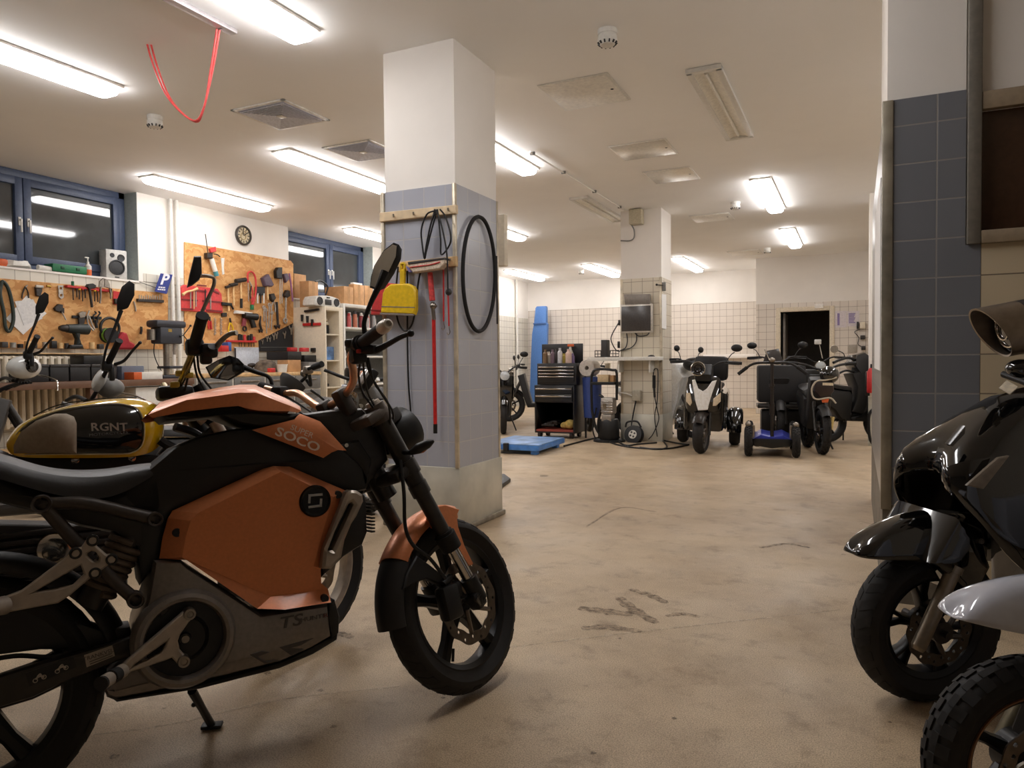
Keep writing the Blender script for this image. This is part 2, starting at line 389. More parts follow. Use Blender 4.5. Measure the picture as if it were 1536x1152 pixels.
bb = B().box2((CX0-.03, CY0-.03, 0), (CX1+.03, CY1+.03, .035), .008); bb.struct('baseboard_pillar_front', mat('worn plinth', (150, 140, 124), .6, var=.15, scale=12))
# second pillar (with the monitor)
Q = gz(992, 311, CEIL); PX1, PY0 = Q.x, Q.y; PX0 = oy(931, 400, PY0).x; PY1 = ox(1007, 400, PX1).y
PT = oy(950, 418, PY0).z; PB = oy(950, 621, PY0).z
B().box2((PX0+.004, PY0+.004, PT), (PX1-.004, PY1-.004, CEIL)).struct('pillar_monitor', paint)
whitet_y = tile_mat('white pillar tile front', (222, 212, 192), (150, 134, 116), .152, .152, 'y', off=(-PX0, -PB)); whitet_x = tile_mat('white pillar tile side', (226, 216, 198), (160, 146, 128), .152, .152, 'x', off=(-PY0, -PB))
v = [V(p) for p in ((PX0, PY0, PB), (PX1, PY0, PB), (PX1, PY1, PB), (PX0, PY1, PB), (PX0, PY0, PT), (PX1, PY0, PT), (PX1, PY1, PT), (PX0, PY1, PT))]
o = B().faces(v, [(0, 1, 5, 4), (1, 2, 6, 5), (2, 3, 7, 6), (3, 0, 4, 7), (4, 5, 6, 7)]).struct('pillar_monitor_tiling', [whitet_y, whitet_x])
for p in o.data.polygons: p.material_index = 1 if abs(p.normal.x) > .5 else 0
B().box2((PX0-.01, PY0-.01, 0), (PX1+.01, PY1+.01, PB), .004).struct('trim_pillar_monitor_kick_plate', plinth)
bb = B().box2((PX1-.03, PY0-.008, PB), (PX1+.006, PY0+.03, PT), .003); bb.box2((PX0-.006, PY0-.008, PB), (PX0+.03, PY0+.03, PT), .003); bb.struct('trim_pillar_monitor_strips', edge)
# right hand pillar close by
RP0, RPY = .106, 3.66
RT = oy(1335, 151, RPY).z; RB = oy(1325, 757, RPY).z
RP1 = oy(1449, 250, RPY).x; RP2 = oy(1470, 500, RPY).x; RM = oy(1470, 366, RPY).z
tw_ = oy(1404, 450, RPY).x-oy(1338, 450, RPY).x
dk_y = tile_mat('slate tile on near pillar', (120, 122, 128), (150, 146, 142), tw_, (RT-RB)/10.7, 'y', r=.3, off=(-oy(1338, 450, RPY).x, -RB), gw=.007)
dk_x = tile_mat('slate tile on near pillar side', (150, 146, 140), (176, 170, 160), .16, (RT-RB)/10.7, 'x', r=.3, off=(-RPY, -RB))
RYE = 6.35
B().box2((RP0+.012, RPY+.012, RT), (RP1, RPY+.9, CEIL)).struct('pillar_near', paint)
bb = B(); v = [(RP0, RPY, RB), (RP1, RPY, RB), (RP1, RPY, RT), (RP0, RPY, RT), (RP2, RPY, RB), (RP2, RPY, RM), (RP1, RPY, RM), (RP0, RYE, RB), (RP0, RYE, RT)]
o = bb.faces([V(q) for q in v], [(0, 1, 2, 3), (1, 4, 5, 6), (0, 3, 8, 7)]).struct('pillar_near_tiling', [dk_y, dk_x])
for p in o.data.polygons: p.material_index = 1 if abs(p.normal.x) > .5 else 0
B().box2((RP0, RPY+.01, 0), (RP1-.01, RYE, RB)).struct('pillar_near_base', mat('worn pillar base', (112, 104, 92), .6, var=.2, scale=8))
B().box2((RP0+.014, RPY+.3, RB), (RP1-.05, RYE-.01, RT-.01)).struct('pillar_near_core', paint)
B().box2((RP0-.008, RPY-.008, RB-.02), (RP0+.035, RPY+.03, RT), .003).struct('trim_pillar_near_strip', mat('dull steel strip', (150, 142, 126), .4, .4, var=.2, scale=7))
# far pillar on the right
FPp = gz(1303, 669); 
B().box2((FPp.x, FPp.y, .45), (FPp.x+.5, FPp.y+.6, CEIL)).struct('pillar_far', paint)
B().box2((FPp.x-.005, FPp.y-.005, 0), (FPp.x+.5, FPp.y+.6, .62)).struct('trim_pillar_far_kick_plate', plinth)
# wall beside the near pillar, with a framed window
wtile = tile_mat('cream tile beside near pillar', (206, 190, 160), (130, 116, 98), .6, (RT-RB)/10.7, 'y', r=.3, off=(-RP2, -RB), gw=.006)
wz0 = oy(1475, 346, RPY).z; wz1 = oy(1475, 165, RPY).z; wx0 = oy(1472, 250, RPY).x
B().box2((RP2, RPY+.001, 0), (RX, RPY+.2, RM)).struct('wall_near_tiled', wtile)
bb = B(); bb.box2((RP1, RPY+.02, wz1), (RX, RPY+.2, CEIL)); bb.box2((RP1, RPY+.02, RM), (wx0, RPY+.2, wz1)); bb.struct('wall_near', paint)
fr = mat('window frame grey', (120, 114, 104), .5); br = mat('brown frame paint', (140, 122, 98), .5)
B().box2((RP1+.004, RPY-.02, RM), (wx0, RPY+.03, CEIL), .006).struct('trim_window_mullion', fr)
bb = B(); bb.box2((wx0, RPY-.02, RM), (RX, RPY+.04, wz0), .004); bb.box2((wx0, RPY-.015, wz1), (RX, RPY+.04, wz1+.075), .004); w = bb.struct('window_3', br)
bb = B(); bb.box2((wx0, RPY+.03, wz0), (RX, RPY+.045, wz1)); o = bb.build('pane', mat('brown glass', (70, 48, 34), .12, coat=.5), w)
# ---------------------------------------------------------------- windows on the left wall
frm = mat('blue window frame', (66, 78, 104), .45); pane = mat('night window pane', (62, 66, 68), .05, spec=.9, var=.1, scale=3)
FXW = WX-.2
def window(nm, y0, y1, splits, hy):
    bb = B(); z0, z1 = SILL+.003, CEIL-.002; t = .075
    bb.box2((FXW-.06, y0, z0), (FXW, y0+t, z1), .004); bb.box2((FXW-.06, y1-t, z0), (FXW, y1, z1), .004); bb.box2((FXW-.06, y0, z1-t), (FXW, y1, z1), .004); bb.box2((FXW-.06, y0, z0), (FXW, y1, z0+t), .004)
    w = bb.struct(nm, frm)
    ys = [y0+t]+splits+[y1-t]
    for a, c in zip(ys, ys[1:]):
        s = B(); q = .085; x0, x1 = FXW-.05, FXW+.02
        s.box2((x0, a+.004, z0+t), (x1, a+q, z1-t), .008); s.box2((x0, c-q, z0+t), (x1, c-.004, z1-t), .008); s.box2((x0, a+q-.01, z1-t-q), (x1, c-q+.01, z1-t), .008); s.box2((x0, a+q-.01, z0+t), (x1, c-q+.01, z0+t+q), .008)
        sa = s.build('sash', frm, w); B().box2((x0+.02, a+q-.01, z0+t+q-.01), (x0+.035, c-q+.01, z1-t-q+.01)).build('pane', pane, sa)
    for yy in hy:
        h = B(); zc = (z0+z1)/2-.03; h.box2((FXW+.02, yy-.014, zc-.03), (FXW+.03, yy+.014, zc+.06), .003); h.cyl((FXW+.03, yy, zc+.03), (FXW+.06, yy, zc+.03), .008); h.box2((FXW+.048, yy-.009, zc-.1), (FXW+.062, yy+.009, zc+.04), .004); h.build('handle', white, w)
y187 = ox(187, 330, FXW).y; y36 = ox(34, 330, FXW).y
window('window_1', W1a+.02, min(y187, W1b-.01), [y36-2.0, y36], [y36-.045, y36+.045])
y494 = ox(494, 420, FXW).y
window('window_2', W2a+.0, W2b-.01, [y494], [y494-.045, y494+.045])
# pipes in the corner by the first peg board
for i, px in enumerate((256.5, 265.5)):
    p = ox(px, 350, WX+.05); B().cyl((WX+.05, p.y, 1.0), (WX+.05, p.y, CEIL), .024, n=14).one('heating_pipe', white, ('cream' if 0 else 'white')+' vertical pipe on the wall, '+('the one beside the blue parking sign' if i == 0 else 'the one beside the large peg board'), 'pipe', 'vertical wall pipes')
p = ox(775, 450, WX+.05); B().cyl((WX+.05, p.y, .2), (WX+.05, p.y, CEIL), .03, n=14).one('heating_pipe', white, 'white vertical pipe in the far left corner behind the mopeds', 'pipe')
# ================================================================ ceiling
tubem = mat('lamp diffuser', (255, 250, 240), .4, emit=(252, 250, 251), es=8.2); lampb = mat('lamp housing', (232, 228, 220), .5)
def lamp(x, y0, y1, label, w=.2, k=0):
    t = thing('ceiling_lamp', label, 'lamp', (x, (y0+y1)/2, CEIL-.1), group='lit strip lamps on the ceiling')
    B().box2((x-w/2-.02, y0-.02, CEIL-.02), (x+w/2+.02, y1+.02, CEIL-.001), .006).build('housing', lampb, t)
    bb = B(); sec = [(-w/2, 0), (-w/2+.004, -.036), (-w/2+.035, -.056), (w/2-.035, -.056), (w/2-.004, -.036), (w/2, 0)]; rows = []
    for yy, s in ((y0, .82), (y0+.02, .95), (y0+.06, 1), (y1-.06, 1), (y1-.02, .95), (y1, .82)): rows.append([V((x+a*s, yy, CEIL-.022+b_*s)) for a, b_ in sec])
    bb.grid(rows, cap=True).build('diffuser', tubem, t)
LS = [(-5.03, 1.95, 3.68, 'lit strip lamp cut off by the left edge of the photo, nearest on the left'), (-3.13, 1.85, 3.61, 'lit strip lamp at the very top edge beside the red hanging hose'),
 (-5.03, 5.46, 7.28, 'lit strip lamp running behind the tiled pillar, next to the square air vents'), (-7.0, 5.52, 7.28, 'lit strip lamp above the wall clock'),
 (-3.19, 5.46, 7.2, 'lit strip lamp emerging right of the tiled pillar'), (-1.005, 8.78, 10.6, 'larger of the two lit strip lamps at the right of the ceiling'), (-1.005, 12.28, 14.1, 'lit strip lamp nearest the dark doorway, smaller one on the right'),
 (-7.0, 9.0, 10.8, 'lit strip lamp in front of the second blue window'), (-5.03, 9.0, 11.0, 'lit strip lamp just peeping out right of the tiled pillar'), (-7.05, 14.7, 16.6, 'far lit strip lamp above the standing blue ramp'),
 (-5.2, 14.7, 16.8, 'far lit strip lamp just left of the monitor pillar'), (-3.25, 14.6, 16.8, 'far lit strip lamp just right of the monitor pillar')]
LS += [(-1.005, 1.95, 3.68, 'lit strip lamp just above the upper edge of the photo'), (1.25, 5.46, 7.28, 'lit strip lamp in the side bay behind the slate tiled pillar, first of two'), (1.25, 8.78, 10.6, 'lit strip lamp in the side bay behind the slate tiled pillar, second of two')]  # three lamps out of view, added to brighten the pillars
for a in LS: lamp(*a)
# unlit recessed troughs
trough = mat('unlit trough', (238, 234, 222), .4)
def trough_lamp(x, y0, y1, label):
    t = thing('recessed_lamp', label, 'lamp', (x, y0, CEIL), group='unlit trough lamps'); w = .105
    bb = B(); z = CEIL-.001
    bb.box2((x-w-.02, y0, z-.03), (x-w+.025, y1, z), .004); bb.box2((x+w-.025, y0, z-.03), (x+w+.02, y1, z), .004); bb.box2((x-w-.02, y0-.02, z-.03), (x+w+.02, y0+.03, z), .004); bb.box2((x-w-.02, y1-.03, z-.03), (x+w+.02, y1+.02, z), .004)
    bb.build('frame', white, t); rows = []
    for yy in (y0+.02, y1-.02): rows.append([V((x+(w-.02)*a, yy, z-.026+.022*(1-a*a))) for a in (-1, -.6, -.2, .2, .6, 1)])
    B().grid(rows).build('reflector', trough, t); B().cyl((x, y0+.08, z-.015), (x, y1-.08, z-.015), .012, n=10).build('tube', mat('unlit tube', (236, 234, 226), .3), t)
trough_lamp(-.99, 5.3, 7.05, 'unlit white trough lamp on the ceiling, the large one at upper right'); q = gz(897, 312, CEIL); trough_lamp(q.x, q.y-.75, q.y+.95, 'unlit white trough lamp running up to the monitor pillar')
# air vents
ventm = mat('vent metal', (226, 228, 238), .45); ventd = mat('vent recess', (222, 224, 236), .6)
def vent(p, s, label):
    t = thing('ceiling_vent', label, 'air vent', (p.x, p.y, CEIL), group='square ceiling air vents'); z = CEIL
    bb = B(); h = s/2
    for a, c in (((-h, -h), (h, -h+.03)), ((-h, h-.03), (h, h)), ((-h, -h), (-h+.03, h)), ((h-.03, -h), (h, h))): bb.box2((p.x+a[0], p.y+a[1], z-.012), (p.x+c[0], p.y+c[1], z-.001), .002)
    bb.build('frame', lampb, t); B().box2((p.x-h+.01, p.y-h+.01, z-.003), (p.x+h-.01, p.y+h-.01, z-.001)).build('recess', ventd, t)
    bb = B()
    for i in range(1, 9):
        q = h-.03-i*(h-.06)/9; w = .011
        for sgn in (-1, 1):
            bb.box((p.x, p.y+sgn*q, z-.016), (2*q+w, .016, .0025), rot=M.Rotation(rad(-32*sgn), 3, 'X')); bb.box((p.x+sgn*q, p.y, z-.016), (.016, 2*q+w, .0025), rot=M.Rotation(rad(32*sgn), 3, 'Y'))
    bb.build('louvres', ventm, t); B().box2((p.x-.03, p.y-.03, z-.022), (p.x+.03, p.y+.03, z-.012), .003).build('hub', lampb, t)
q = gz(422, 172, CEIL); vent(q, .56, 'square louvred air vent, the whole one left of the tiled pillar'); q = gz(545, 226, CEIL); vent(q, .56, 'square louvred air vent partly hidden by the tiled pillar')
# access panels
panm = mat('access panel', (232, 228, 218), .4); panm2 = mat('steel access panel', (230, 226, 216), .25, .3)
def hatch(cx, cy, sx, sy, m, label):
    t = thing('ceiling_hatch', label, 'hatch', (cx, cy, CEIL), group='ceiling access hatches'); z = CEIL
    B().box2((cx-sx/2, cy-sy/2, z-.008), (cx+sx/2, cy+sy/2, z-.001), .002).build('rim', white, t); B().box2((cx-sx/2+.018, cy-sy/2+.018, z-.011), (cx+sx/2-.018, cy+sy/2-.018, z-.004), .001).build('panel', m, t)
    B().cyl((cx+sx/2-.06, cy, z-.014), (cx+sx/2-.06, cy, z-.01), .012).build('lock', darkgrey, t)
for c4, m, l in (([(807, 127), (912, 108), (945, 148), (848, 166)], panm, 'square flat ceiling hatch, largest and nearest'), ([(912, 221), (997, 205), (1017, 229), (938, 241)], panm2, 'shiny ceiling hatch, first of the pair in the middle'), ([(957, 260), (1034, 248), (1050, 267), (990, 275)], panm2, 'shiny ceiling hatch, second of the pair in the middle'), ([(1032, 325), (1093, 317), (1100, 328), (1048, 334)], panm, 'white ceiling hatch beside the monitor pillar top'), ([(1092, 378), (1135, 373), (1146, 380), (1100, 385)], panm, 'faint ceiling hatch farthest back near the doorway wall')):
    P = [gz(*p, CEIL) for p in c4]; xs = [p.x for p in P]; ys = [p.y for p in P]; cx, cy = sum(xs)/4, sum(ys)/4
    s1 = ((P[1]-P[0]).length+(P[2]-P[3]).length)/2; s2 = ((P[3]-P[0]).length+(P[2]-P[1]).length)/2
    hatch(cx, cy, s1, s2, m, l)
# smoke detectors
def smoke(p, r, label):
    t = thing('smoke_detector', label, 'smoke detector', (p.x, p.y, CEIL), group='smoke detectors'); z = CEIL
    B().lathe((p.x, p.y, z), (0, 0, -1), [(0, .001), (r, .001), (r, .03), (r*.92, .032), (r*.92, .045), (r, .05), (r*.95, .075), (r*.7, .095), (0, .1)], 24).build('housing', white, t)
    bb = B()
    for i in range(12):
        a = i*pi/6; bb.box((p.x+cos(a)*r*.83, p.y+sin(a)*r*.83, z-.082), (.02, .008, .018), rot=M.Rotation(a, 3, 'Z') @ M.Rotation(rad(40), 3, 'Y'))
    bb.build('slots', darkgrey, t)
for px, py, l in ((911, 45, 'round smoke detector at the top middle of the ceiling'), (232, 174, 'round smoke detector left of the red hanging hose'), (1103, 303, 'round smoke detector beside the right lit lamps'), (872, 405, 'small far smoke detector left of the monitor pillar'), (1151, 372, 'small far smoke detector above the doorway wall')):
    q = gz(px, py, CEIL); smoke(q, .062, l)
# red hose hanging from a rail
q = gz(332, 35, CEIL); 
t = thing('hanging_hose', 'thin red hose hanging in a loop from a rail on the ceiling', 'hose', (q.x, q.y, CEIL))
rl = mat('rail metal', (188, 184, 186), .4, .6)
bb = B(); bb.box2((q.x-.03, q.y-1.4, CEIL-.03), (q.x+.03, q.y+.1, CEIL-.001), .004); bb.build('rail', rl, t)
hb = B(); hz = CEIL-.03
P = [oy(x, y, q.y) for x, y in ((209, -30), (216, 40), (229, 95), (253, 148), (290, 181), (306, 160), (316, 105), (323, 60), (327, 30))]
P = [p+V((0, -.9*(1-i/8)*0, 0)) for i, p in enumerate(P)]
rm = mat('red rubber hose', (226, 84, 82), .4)
hb.tube(P, .0062, 8); P2 = [oy(x, y, q.y+.015) for x, y in ((213, -30), (221, 40), (236, 100), (258, 152), (291, 182), (304, 168), (319, 105), (327, 60), (331, 34))]; hb.tube(P2, .0062, 8)
hb.build('hose', rm, t)
P = [oy(209, -30, q.y), oy(213, -30, q.y+.015)]
bb = B(); bb.cyl(oy(327, 40, q.y), (oy(327, 40, q.y).x, q.y, CEIL-.03), .011); bb.cyl(oy(331, 42, q.y), (oy(331, 42, q.y).x, q.y, CEIL-.03), .011)
bb.sph(oy(327, 34, q.y), .016); bb.sph(oy(331, 36, q.y), .016); bb.build('clamp', chrome, t)
# conduit with clips to the junction box
a = gz(795, 228, CEIL-.02); c = gz(938, 316, CEIL-.02)
t = thing('cable_conduit', 'thin white conduit with clips running along the ceiling to the monitor pillar', 'conduit', (a.x, a.y, CEIL-.03))
B().tube([a, (a+c)/2, c], .009, 8, 1).build('tube', white, t)
for f in (.02, .28, .6, .92): p = a.lerp(c, f); B().box((p.x, p.y, CEIL-.018), (.05, .02, .03), .003).build('clip', grey, t)
# ================================================================ vehicles: shared parts
def bolt(bb, p, n, r=.008): bb.cyl(p, V(p)+V(n).normalized()*.006, r, r*.9, 10)
def arch(bb, C, a, h, s, R, w, t0, t1, prof=None, n=20, taper=None, th=.004):
    """fender wrapping a wheel: centre C, axle a, forward h, up s; angle t measured from forward through up"""
    prof = prof or [(-1, -.5), (-.97, -.2), (-.8, .35), (-.4, .85), (0, 1), (.4, .85), (.8, .35), (.97, -.2), (1, -.5)]
    out, inn = [], []
    for i in range(n+1):
        f = i/n; t = t0+(t1-t0)*f; d = h*cos(t)+s*sin(t); k = taper(f) if taper else 1.
        out.append([C+d*(R+.03*y)+a*(w*k*x) for x, y in prof]); inn.append([C+d*(R+.03*y-th)+a*(w*k*x*.95) for x, y in prof])
    rows = [o+list(reversed(i)) for o, i in zip(out, inn)]
    bb.grid(rows, closed=True, cap=True)
def tyre_mat(name, c=(26, 23, 21), n=46, slant=9., w=.5):
    k = mat(name, c, .7, var=.1, scale=70); return k
def tyre_mesh(bb, C, a, R, W, rim, n=64):
    h = W/2; pr = [(rim, -h*.62), (rim+.012, -h*.78), ((R+rim)/2, -h), (R-W*.26, -h*.95), (R-W*.1, -h*.66), (R-W*.02, -h*.3), (R, 0), (R-W*.02, h*.3), (R-W*.1, h*.66), (R-W*.26, h*.95), ((R+rim)/2, h), (rim+.012, h*.78), (rim, h*.62)]
    bb.lathe(C, a, pr+[pr[0]], n)
def tread(bb, C, a, h, s, R, W, n=30, d=.0016, kind='slash'):
    """raised rubber bars left between the sipes"""
    for i in range(n):
        for sg in (-1, 1):
            t = 2*pi*(i+(.5 if sg > 0 else 0))/n; pts = []
            if kind == 'slash': seq = [(.08, .0), (.35, .03), (.66, .085), (.82, .1)]
            else: seq = [(.1, 0), (.4, 0), (.4, .6), (.85, .6)]
            dt = (2*pi/n)*(.55 if kind == 'slash' else .62); rows = []
            for x, tt in seq:
                rr = R-W*.26*x**2.2+d; r2 = []
                for e in (0, 1):
                    q = t+tt*(1 if kind == 'slash' else .2)+dt*e; r2.append(C+(h*cos(q)+s*sin(q))*rr+a*(sg*x*W/2))
                rows.append(r2)
            low = [[C+(p-C)*(1-(d+.003)/R) for p in r] for r in rows]
            bb.grid([[r[0], r[1], l[1], l[0]] for r, l in zip(rows, low)], closed=True, cap=True)
def rim_mesh(bb, C, a, rim, W, spokes=5, hub=.045, sw=.03, ph=0., h=None, s=None, split=0.):
    fx, fy, a = frame(a)
    if h is not None: fx, fy = h, s
    q = W*.34
    bb.lathe(C, a, [(rim+.004, -q), (rim-.004, -q*1.02), (rim-.02, -q*.75), (rim-.026, 0), (rim-.02, q*.75), (rim-.004, q*1.02), (rim+.004, q), (rim+.004, -q)], 56)
    bb.lathe(C, a, [(0, -W*.42), (hub*.7, -W*.42), (hub, -W*.3), (hub, W*.3), (hub*.7, W*.42), (0, W*.42)], 24)
    for i in range(spokes):
        for sp in ((-split, split) if split else (0,)):
            t = ph+2*pi*i/spokes; d0 = fx*cos(t)+fy*sin(t); t2 = t+sp; d1 = fx*cos(t2)+fy*sin(t2); e = d0.cross(a).normalized()
            secs = []
            for r, ww, ths in ((hub*.8, sw*.75, .028), ((hub+rim)/2, sw*.5, .02), (rim-.018, sw*.62, .026)):
                f = (r-hub*.8)/(rim-.018-hub*.8); d = (d0*(1-f)+d1*f).normalized(); c = C+d*r
                secs.append([c+e*ww+a*ths*.6, c+e*ww*.5+a*ths, c-e*ww*.5+a*ths, c-e*ww+a*ths*.6, c-e*ww-a*ths*.6, c-e*ww*.5-a*ths, c+e*ww*.5-a*ths, c+e*ww-a*ths*.6])
            bb.grid(secs, closed=True, cap=True)
def disc_mesh(bb, c, a, R, ri, n=48, t=.004, arms=5, waves=10, holes=True):
    fx, fy, a = frame(a); o, i2 = [], []
    rows = []
    N = 120; lo, li = [], []
    for k in range(N):
        q = 2*pi*k/N; lo.append(c+(fx*cos(q)+fy*sin(q))*(R*(1+.022*cos(waves*q)))); li.append(c+(fx*cos(q)+fy*sin(q))*(ri*(1+.03*cos(waves*q))))
    hs = []
    if holes:
        for k in range(waves*2):
            q = 2*pi*(k+.5)/(waves*2); m = c+(fx*cos(q)+fy*sin(q))*((R+ri)/2+.006*(1 if k % 2 else -1)); hs.append([m+(fx*cos(-z)+fy*sin(-z))*.006 for z in (0, 1.05, 2.1, 3.14, 4.19, 5.24)])
    bb.plate(lo, a, t, 0, [li]+hs)
    for k in range(arms):
        q = 2*pi*k/arms+.3; d = fx*cos(q)+fy*sin(q); e = fx*cos(q+.45)+fy*sin(q+.45); bb.tube([c+d*.03-a*t/2, c+e*(ri+.004)-a*t/2], .008, 6, 1)
tyrem = tyre_mat('tyre rubber'); treadm = mat('tyre tread blocks', (30, 27, 25), .8, var=.1, scale=60)
rimb = mat('black alloy rim', (20, 19, 19), .35, .3)
discm = mat('brake disc steel', (132, 122, 112), .33, 1., var=.1)
copper = mat('matt copper orange paint', (218, 134, 86), .36, .3, var=.03, scale=120, coat=.15)
copperbar = mat('copper bar', (232, 182, 150), .28, .8, var=.04)
bkmatt = mat('matt black fairing', (31, 29, 28), .5, var=.05)
seatm = mat('black seat leather', (30, 27, 26), .42, var=.06, scale=160, bump=.15)
gun = mat('gunmetal paint', (130, 122, 115), .32, .4, var=.05, scale=90)
silv = mat('satin silver', (176, 164, 150), .32, .4, var=.06)
frameb = mat('dark frame', (50, 46, 43), .36, .2, var=.1)
tubeb = mat('brown black tubing', (66, 58, 52), .45, .3, var=.08)
decal = mat('decal beige', (240, 220, 204), .5); decalg = mat('decal grey', (76, 71, 67), .5)
# ================================================================ copper motorcycle in front
A = gz(682, 905, .287)                         # front axle
ha = rad(31); BU = (_r0*cos(ha)+V((-sin(_yaw), cos(_yaw), 0))*sin(ha)).normalized(); BV = BU.cross(Z_)
lam = rad(7); BN = (BV*cos(lam)+Z_*sin(lam)).normalized(); BW = BN.cross(BU)
def BK(x, y, off=0., A=A, N=BN): return onp(x, y, A+N*off, N)
def mir(p): return p-BN*(2*(p-A).dot(BN))
def BL(pts, off=None): return [BK(p[0], p[1], p[2] if len(p) > 2 else off) for p in pts]
base = A-BU*.7; base.z = 0
MO = thing('motorcycle', 'copper orange and black electric motorcycle with gunmetal belly, whole in the foreground', 'motorcycle', base, atan2(BU.y, BU.x))
def shell(rows, name, m, par, ang=28, sub=0):
    """rows of (px,py,off) from the lower edge to the crest, mirrored over the centre plane"""
    R = []
    for r in rows:
        P = [BK(*p) for p in r]; R.append(P+[mir(p) for p in reversed(P)])
    return B().grid(R, cap=False).build(name, m, par, ang=ang, sub=sub)
def solid(px, a, b, name, m, par, bev=.012, off=None, ang=32):
    pts = [BK(x, y, off if off is not None else b) for x, y in px]
    return B().slab([p-BN*((p-A).dot(BN)) for p in pts], BN, a, b, bev).build(name, m, par, ang=ang)
# --- wheels
RW = .287
dl = rad(24)
rake = rad(26.5); FS = (BW*cos(rake)-BU*sin(rake)).normalized()    # steering axis
FA = (M.Rotation(dl, 3, FS) @ BN).normalized(); FH = FS.cross(FA)*-1; 
if FH.dot(BU) < 0: FH = -FH
zz = (Z_-FA*Z_.dot(FA)).normalized(); fh = FA.cross(zz)
if fh.dot(BU) < 0: fh = -fh
bb = B(); tyre_mesh(bb, A, FA, RW, .1, .212, 72); ty = bb.build('front_tyre', tyrem, MO)
bb = B(); tread(bb, A, FA, fh, zz, RW, .1, 26); bb.build('tread', treadm, ty)
bb = B(); rim_mesh(bb, A, FA, .216, .1, 5, .05, .034, rad(18), fh, zz); rm_ = bb.build('front_wheel', rimb, MO)
vq = A+(fh*cos(rad(248))+zz*sin(rad(248)))*.185; B().cyl(vq, vq+(A-vq).normalized()*.04, .005).build('valve', black, rm_)
bb = B(); disc_mesh(bb, A+FA*.066, FA, .135, .1); bb.build('brake_disc', discm, MO)
bb = B(); bb.cyl(A-FA*.115, A+FA*.115, .012); bb.cyl(A+FA*.1, A+FA*.12, .02, n=6); bb.build('axle', steel, MO)
# --- fork legs: dark upper tube, bright lower stanchion, axle lug
fx_off = .095
for sg in (1, -1):
    o = A+FA*sg*fx_off+FH*.02; P = lambda t: o+FS*t
    bb = B(); bb.cyl(P(.20), P(.40), .024, .026, 20); bb.cyl(P(.40), P(.44), .032, .032, 20); bb.cyl(P(.44), P(.72), .029, .029, 20); leg = bb.build('fork_leg', frameb if sg > 0 else frameb, MO)
    bb = B(); bb.cyl(P(.19), P(.245), .034, .036, 20); bb.cyl(P(.245), P(.255), .03, .03, 20); bb.build('dust_seal', rubber, leg)
    bb = B(); bb.cyl(P(.05), P(.20), .02, .02, 18); bb.build('stanchion', chrome, leg)
    bb = B(); bb.cyl(P(-.01), P(.075), .027, .029, 18); bb.box(P(.0)-FH*.015, (.05, .05, .06), .012, rot=M((FH, FA, FS)).transposed()); bb.build('axle_lug', black, leg)
# clamps
c0 = A+FH*.02+FS*.70; rotF = M((FH, FA, FS)).transposed()
bb = B(); bb.box(c0-FH*.03, (.1, .26, .035), .012, rot=rotF); 
for sg in (1, -1): bb.cyl(c0+FA*sg*fx_off-FS*.03, c0+FA*sg*fx_off+FS*.03, .036, .034, 20)
bb.build('upper_fork_clamp', mat('bronze grey clamp', (92, 82, 74), .4, .3), MO)
bb = B()
for sg in (1,): bb.cyl(c0+FA*sg*fx_off+FS*.03, c0+FA*sg*fx_off+FS*.042, .026, .022, 20); bolt(bb, c0+FA*sg*fx_off+FS*.04, FS, .012)
bb.build('fork_cap', silv, MO)
c1 = A+FH*.02+FS*.50; bb = B(); bb.box(c1-FH*.03, (.1, .24, .04), .014, rot=rotF)
for sg in (1, -1): bb.cyl(c1+FA*sg*fx_off-FS*.025, c1+FA*sg*fx_off+FS*.025, .035, .035, 18)
bb.build('lower_fork_clamp', frameb, MO)
bb = B(); bb.cyl(c1-FH*.05-FS*.06, c0-FH*.05, .034, .034, 20); bb.build('steering_head', frameb, MO)
# caliper with hose mount
bb = B(); cc = A+FA*.078-FH*.02+FS*.0; q = cc+(-fh*.085+zz*.03); bb.box(q, (.075, .05, .11), .014, rot=M((fh, FA, zz)).transposed()); bb.box(q+fh*.03+zz*.03, (.06, .035, .05), .01, rot=M((fh, FA, zz)).transposed()); bb.cyl(q+zz*.06-fh*.01, q+zz*.075+fh*.03, .012); bb.build('brake_caliper', black, MO)
# --- front mudguard, orange over dark rear liner
bb = B(); arch(bb, A, FA, FH, FS, RW+.018, .062, rad(50), rad(119), taper=lambda f: .35+.65*min(1, f/.3))
fen = bb.build('front_mudguard', copper, MO)
bb = B(); n8 = A+FA*.07
P = [onp(x, y, n8, FA) for x, y in ((642, 777), (652, 760), (668, 757), (690, 764), (686, 773), (688, 790), (697, 817), (711, 846), (704, 849), (690, 830), (675, 803), (662, 787), (650, 792))]
bb.plate(P, FA, .012, .003); bb.build('mudguard_stay', copper, fen, 'copper side stay')
bb = B(); arch(bb, A, FA, FH, FS, RW+.012, .063, rad(116), rad(158), taper=lambda f: 1.-.1*f)
bb.build('mudguard_liner', bkmatt, MO, 'matt dark rear mudguard')
bb = B(); bb.plate([onp(x, y, n8, FA) for x, y in ((606, 884), (611, 860), (626, 833), (644, 846), (672, 868), (684, 880), (676, 888), (660, 876), (640, 868), (624, 874))], FA, .02, .004)
bb.build('mudguard_bracket', bkmatt, MO)
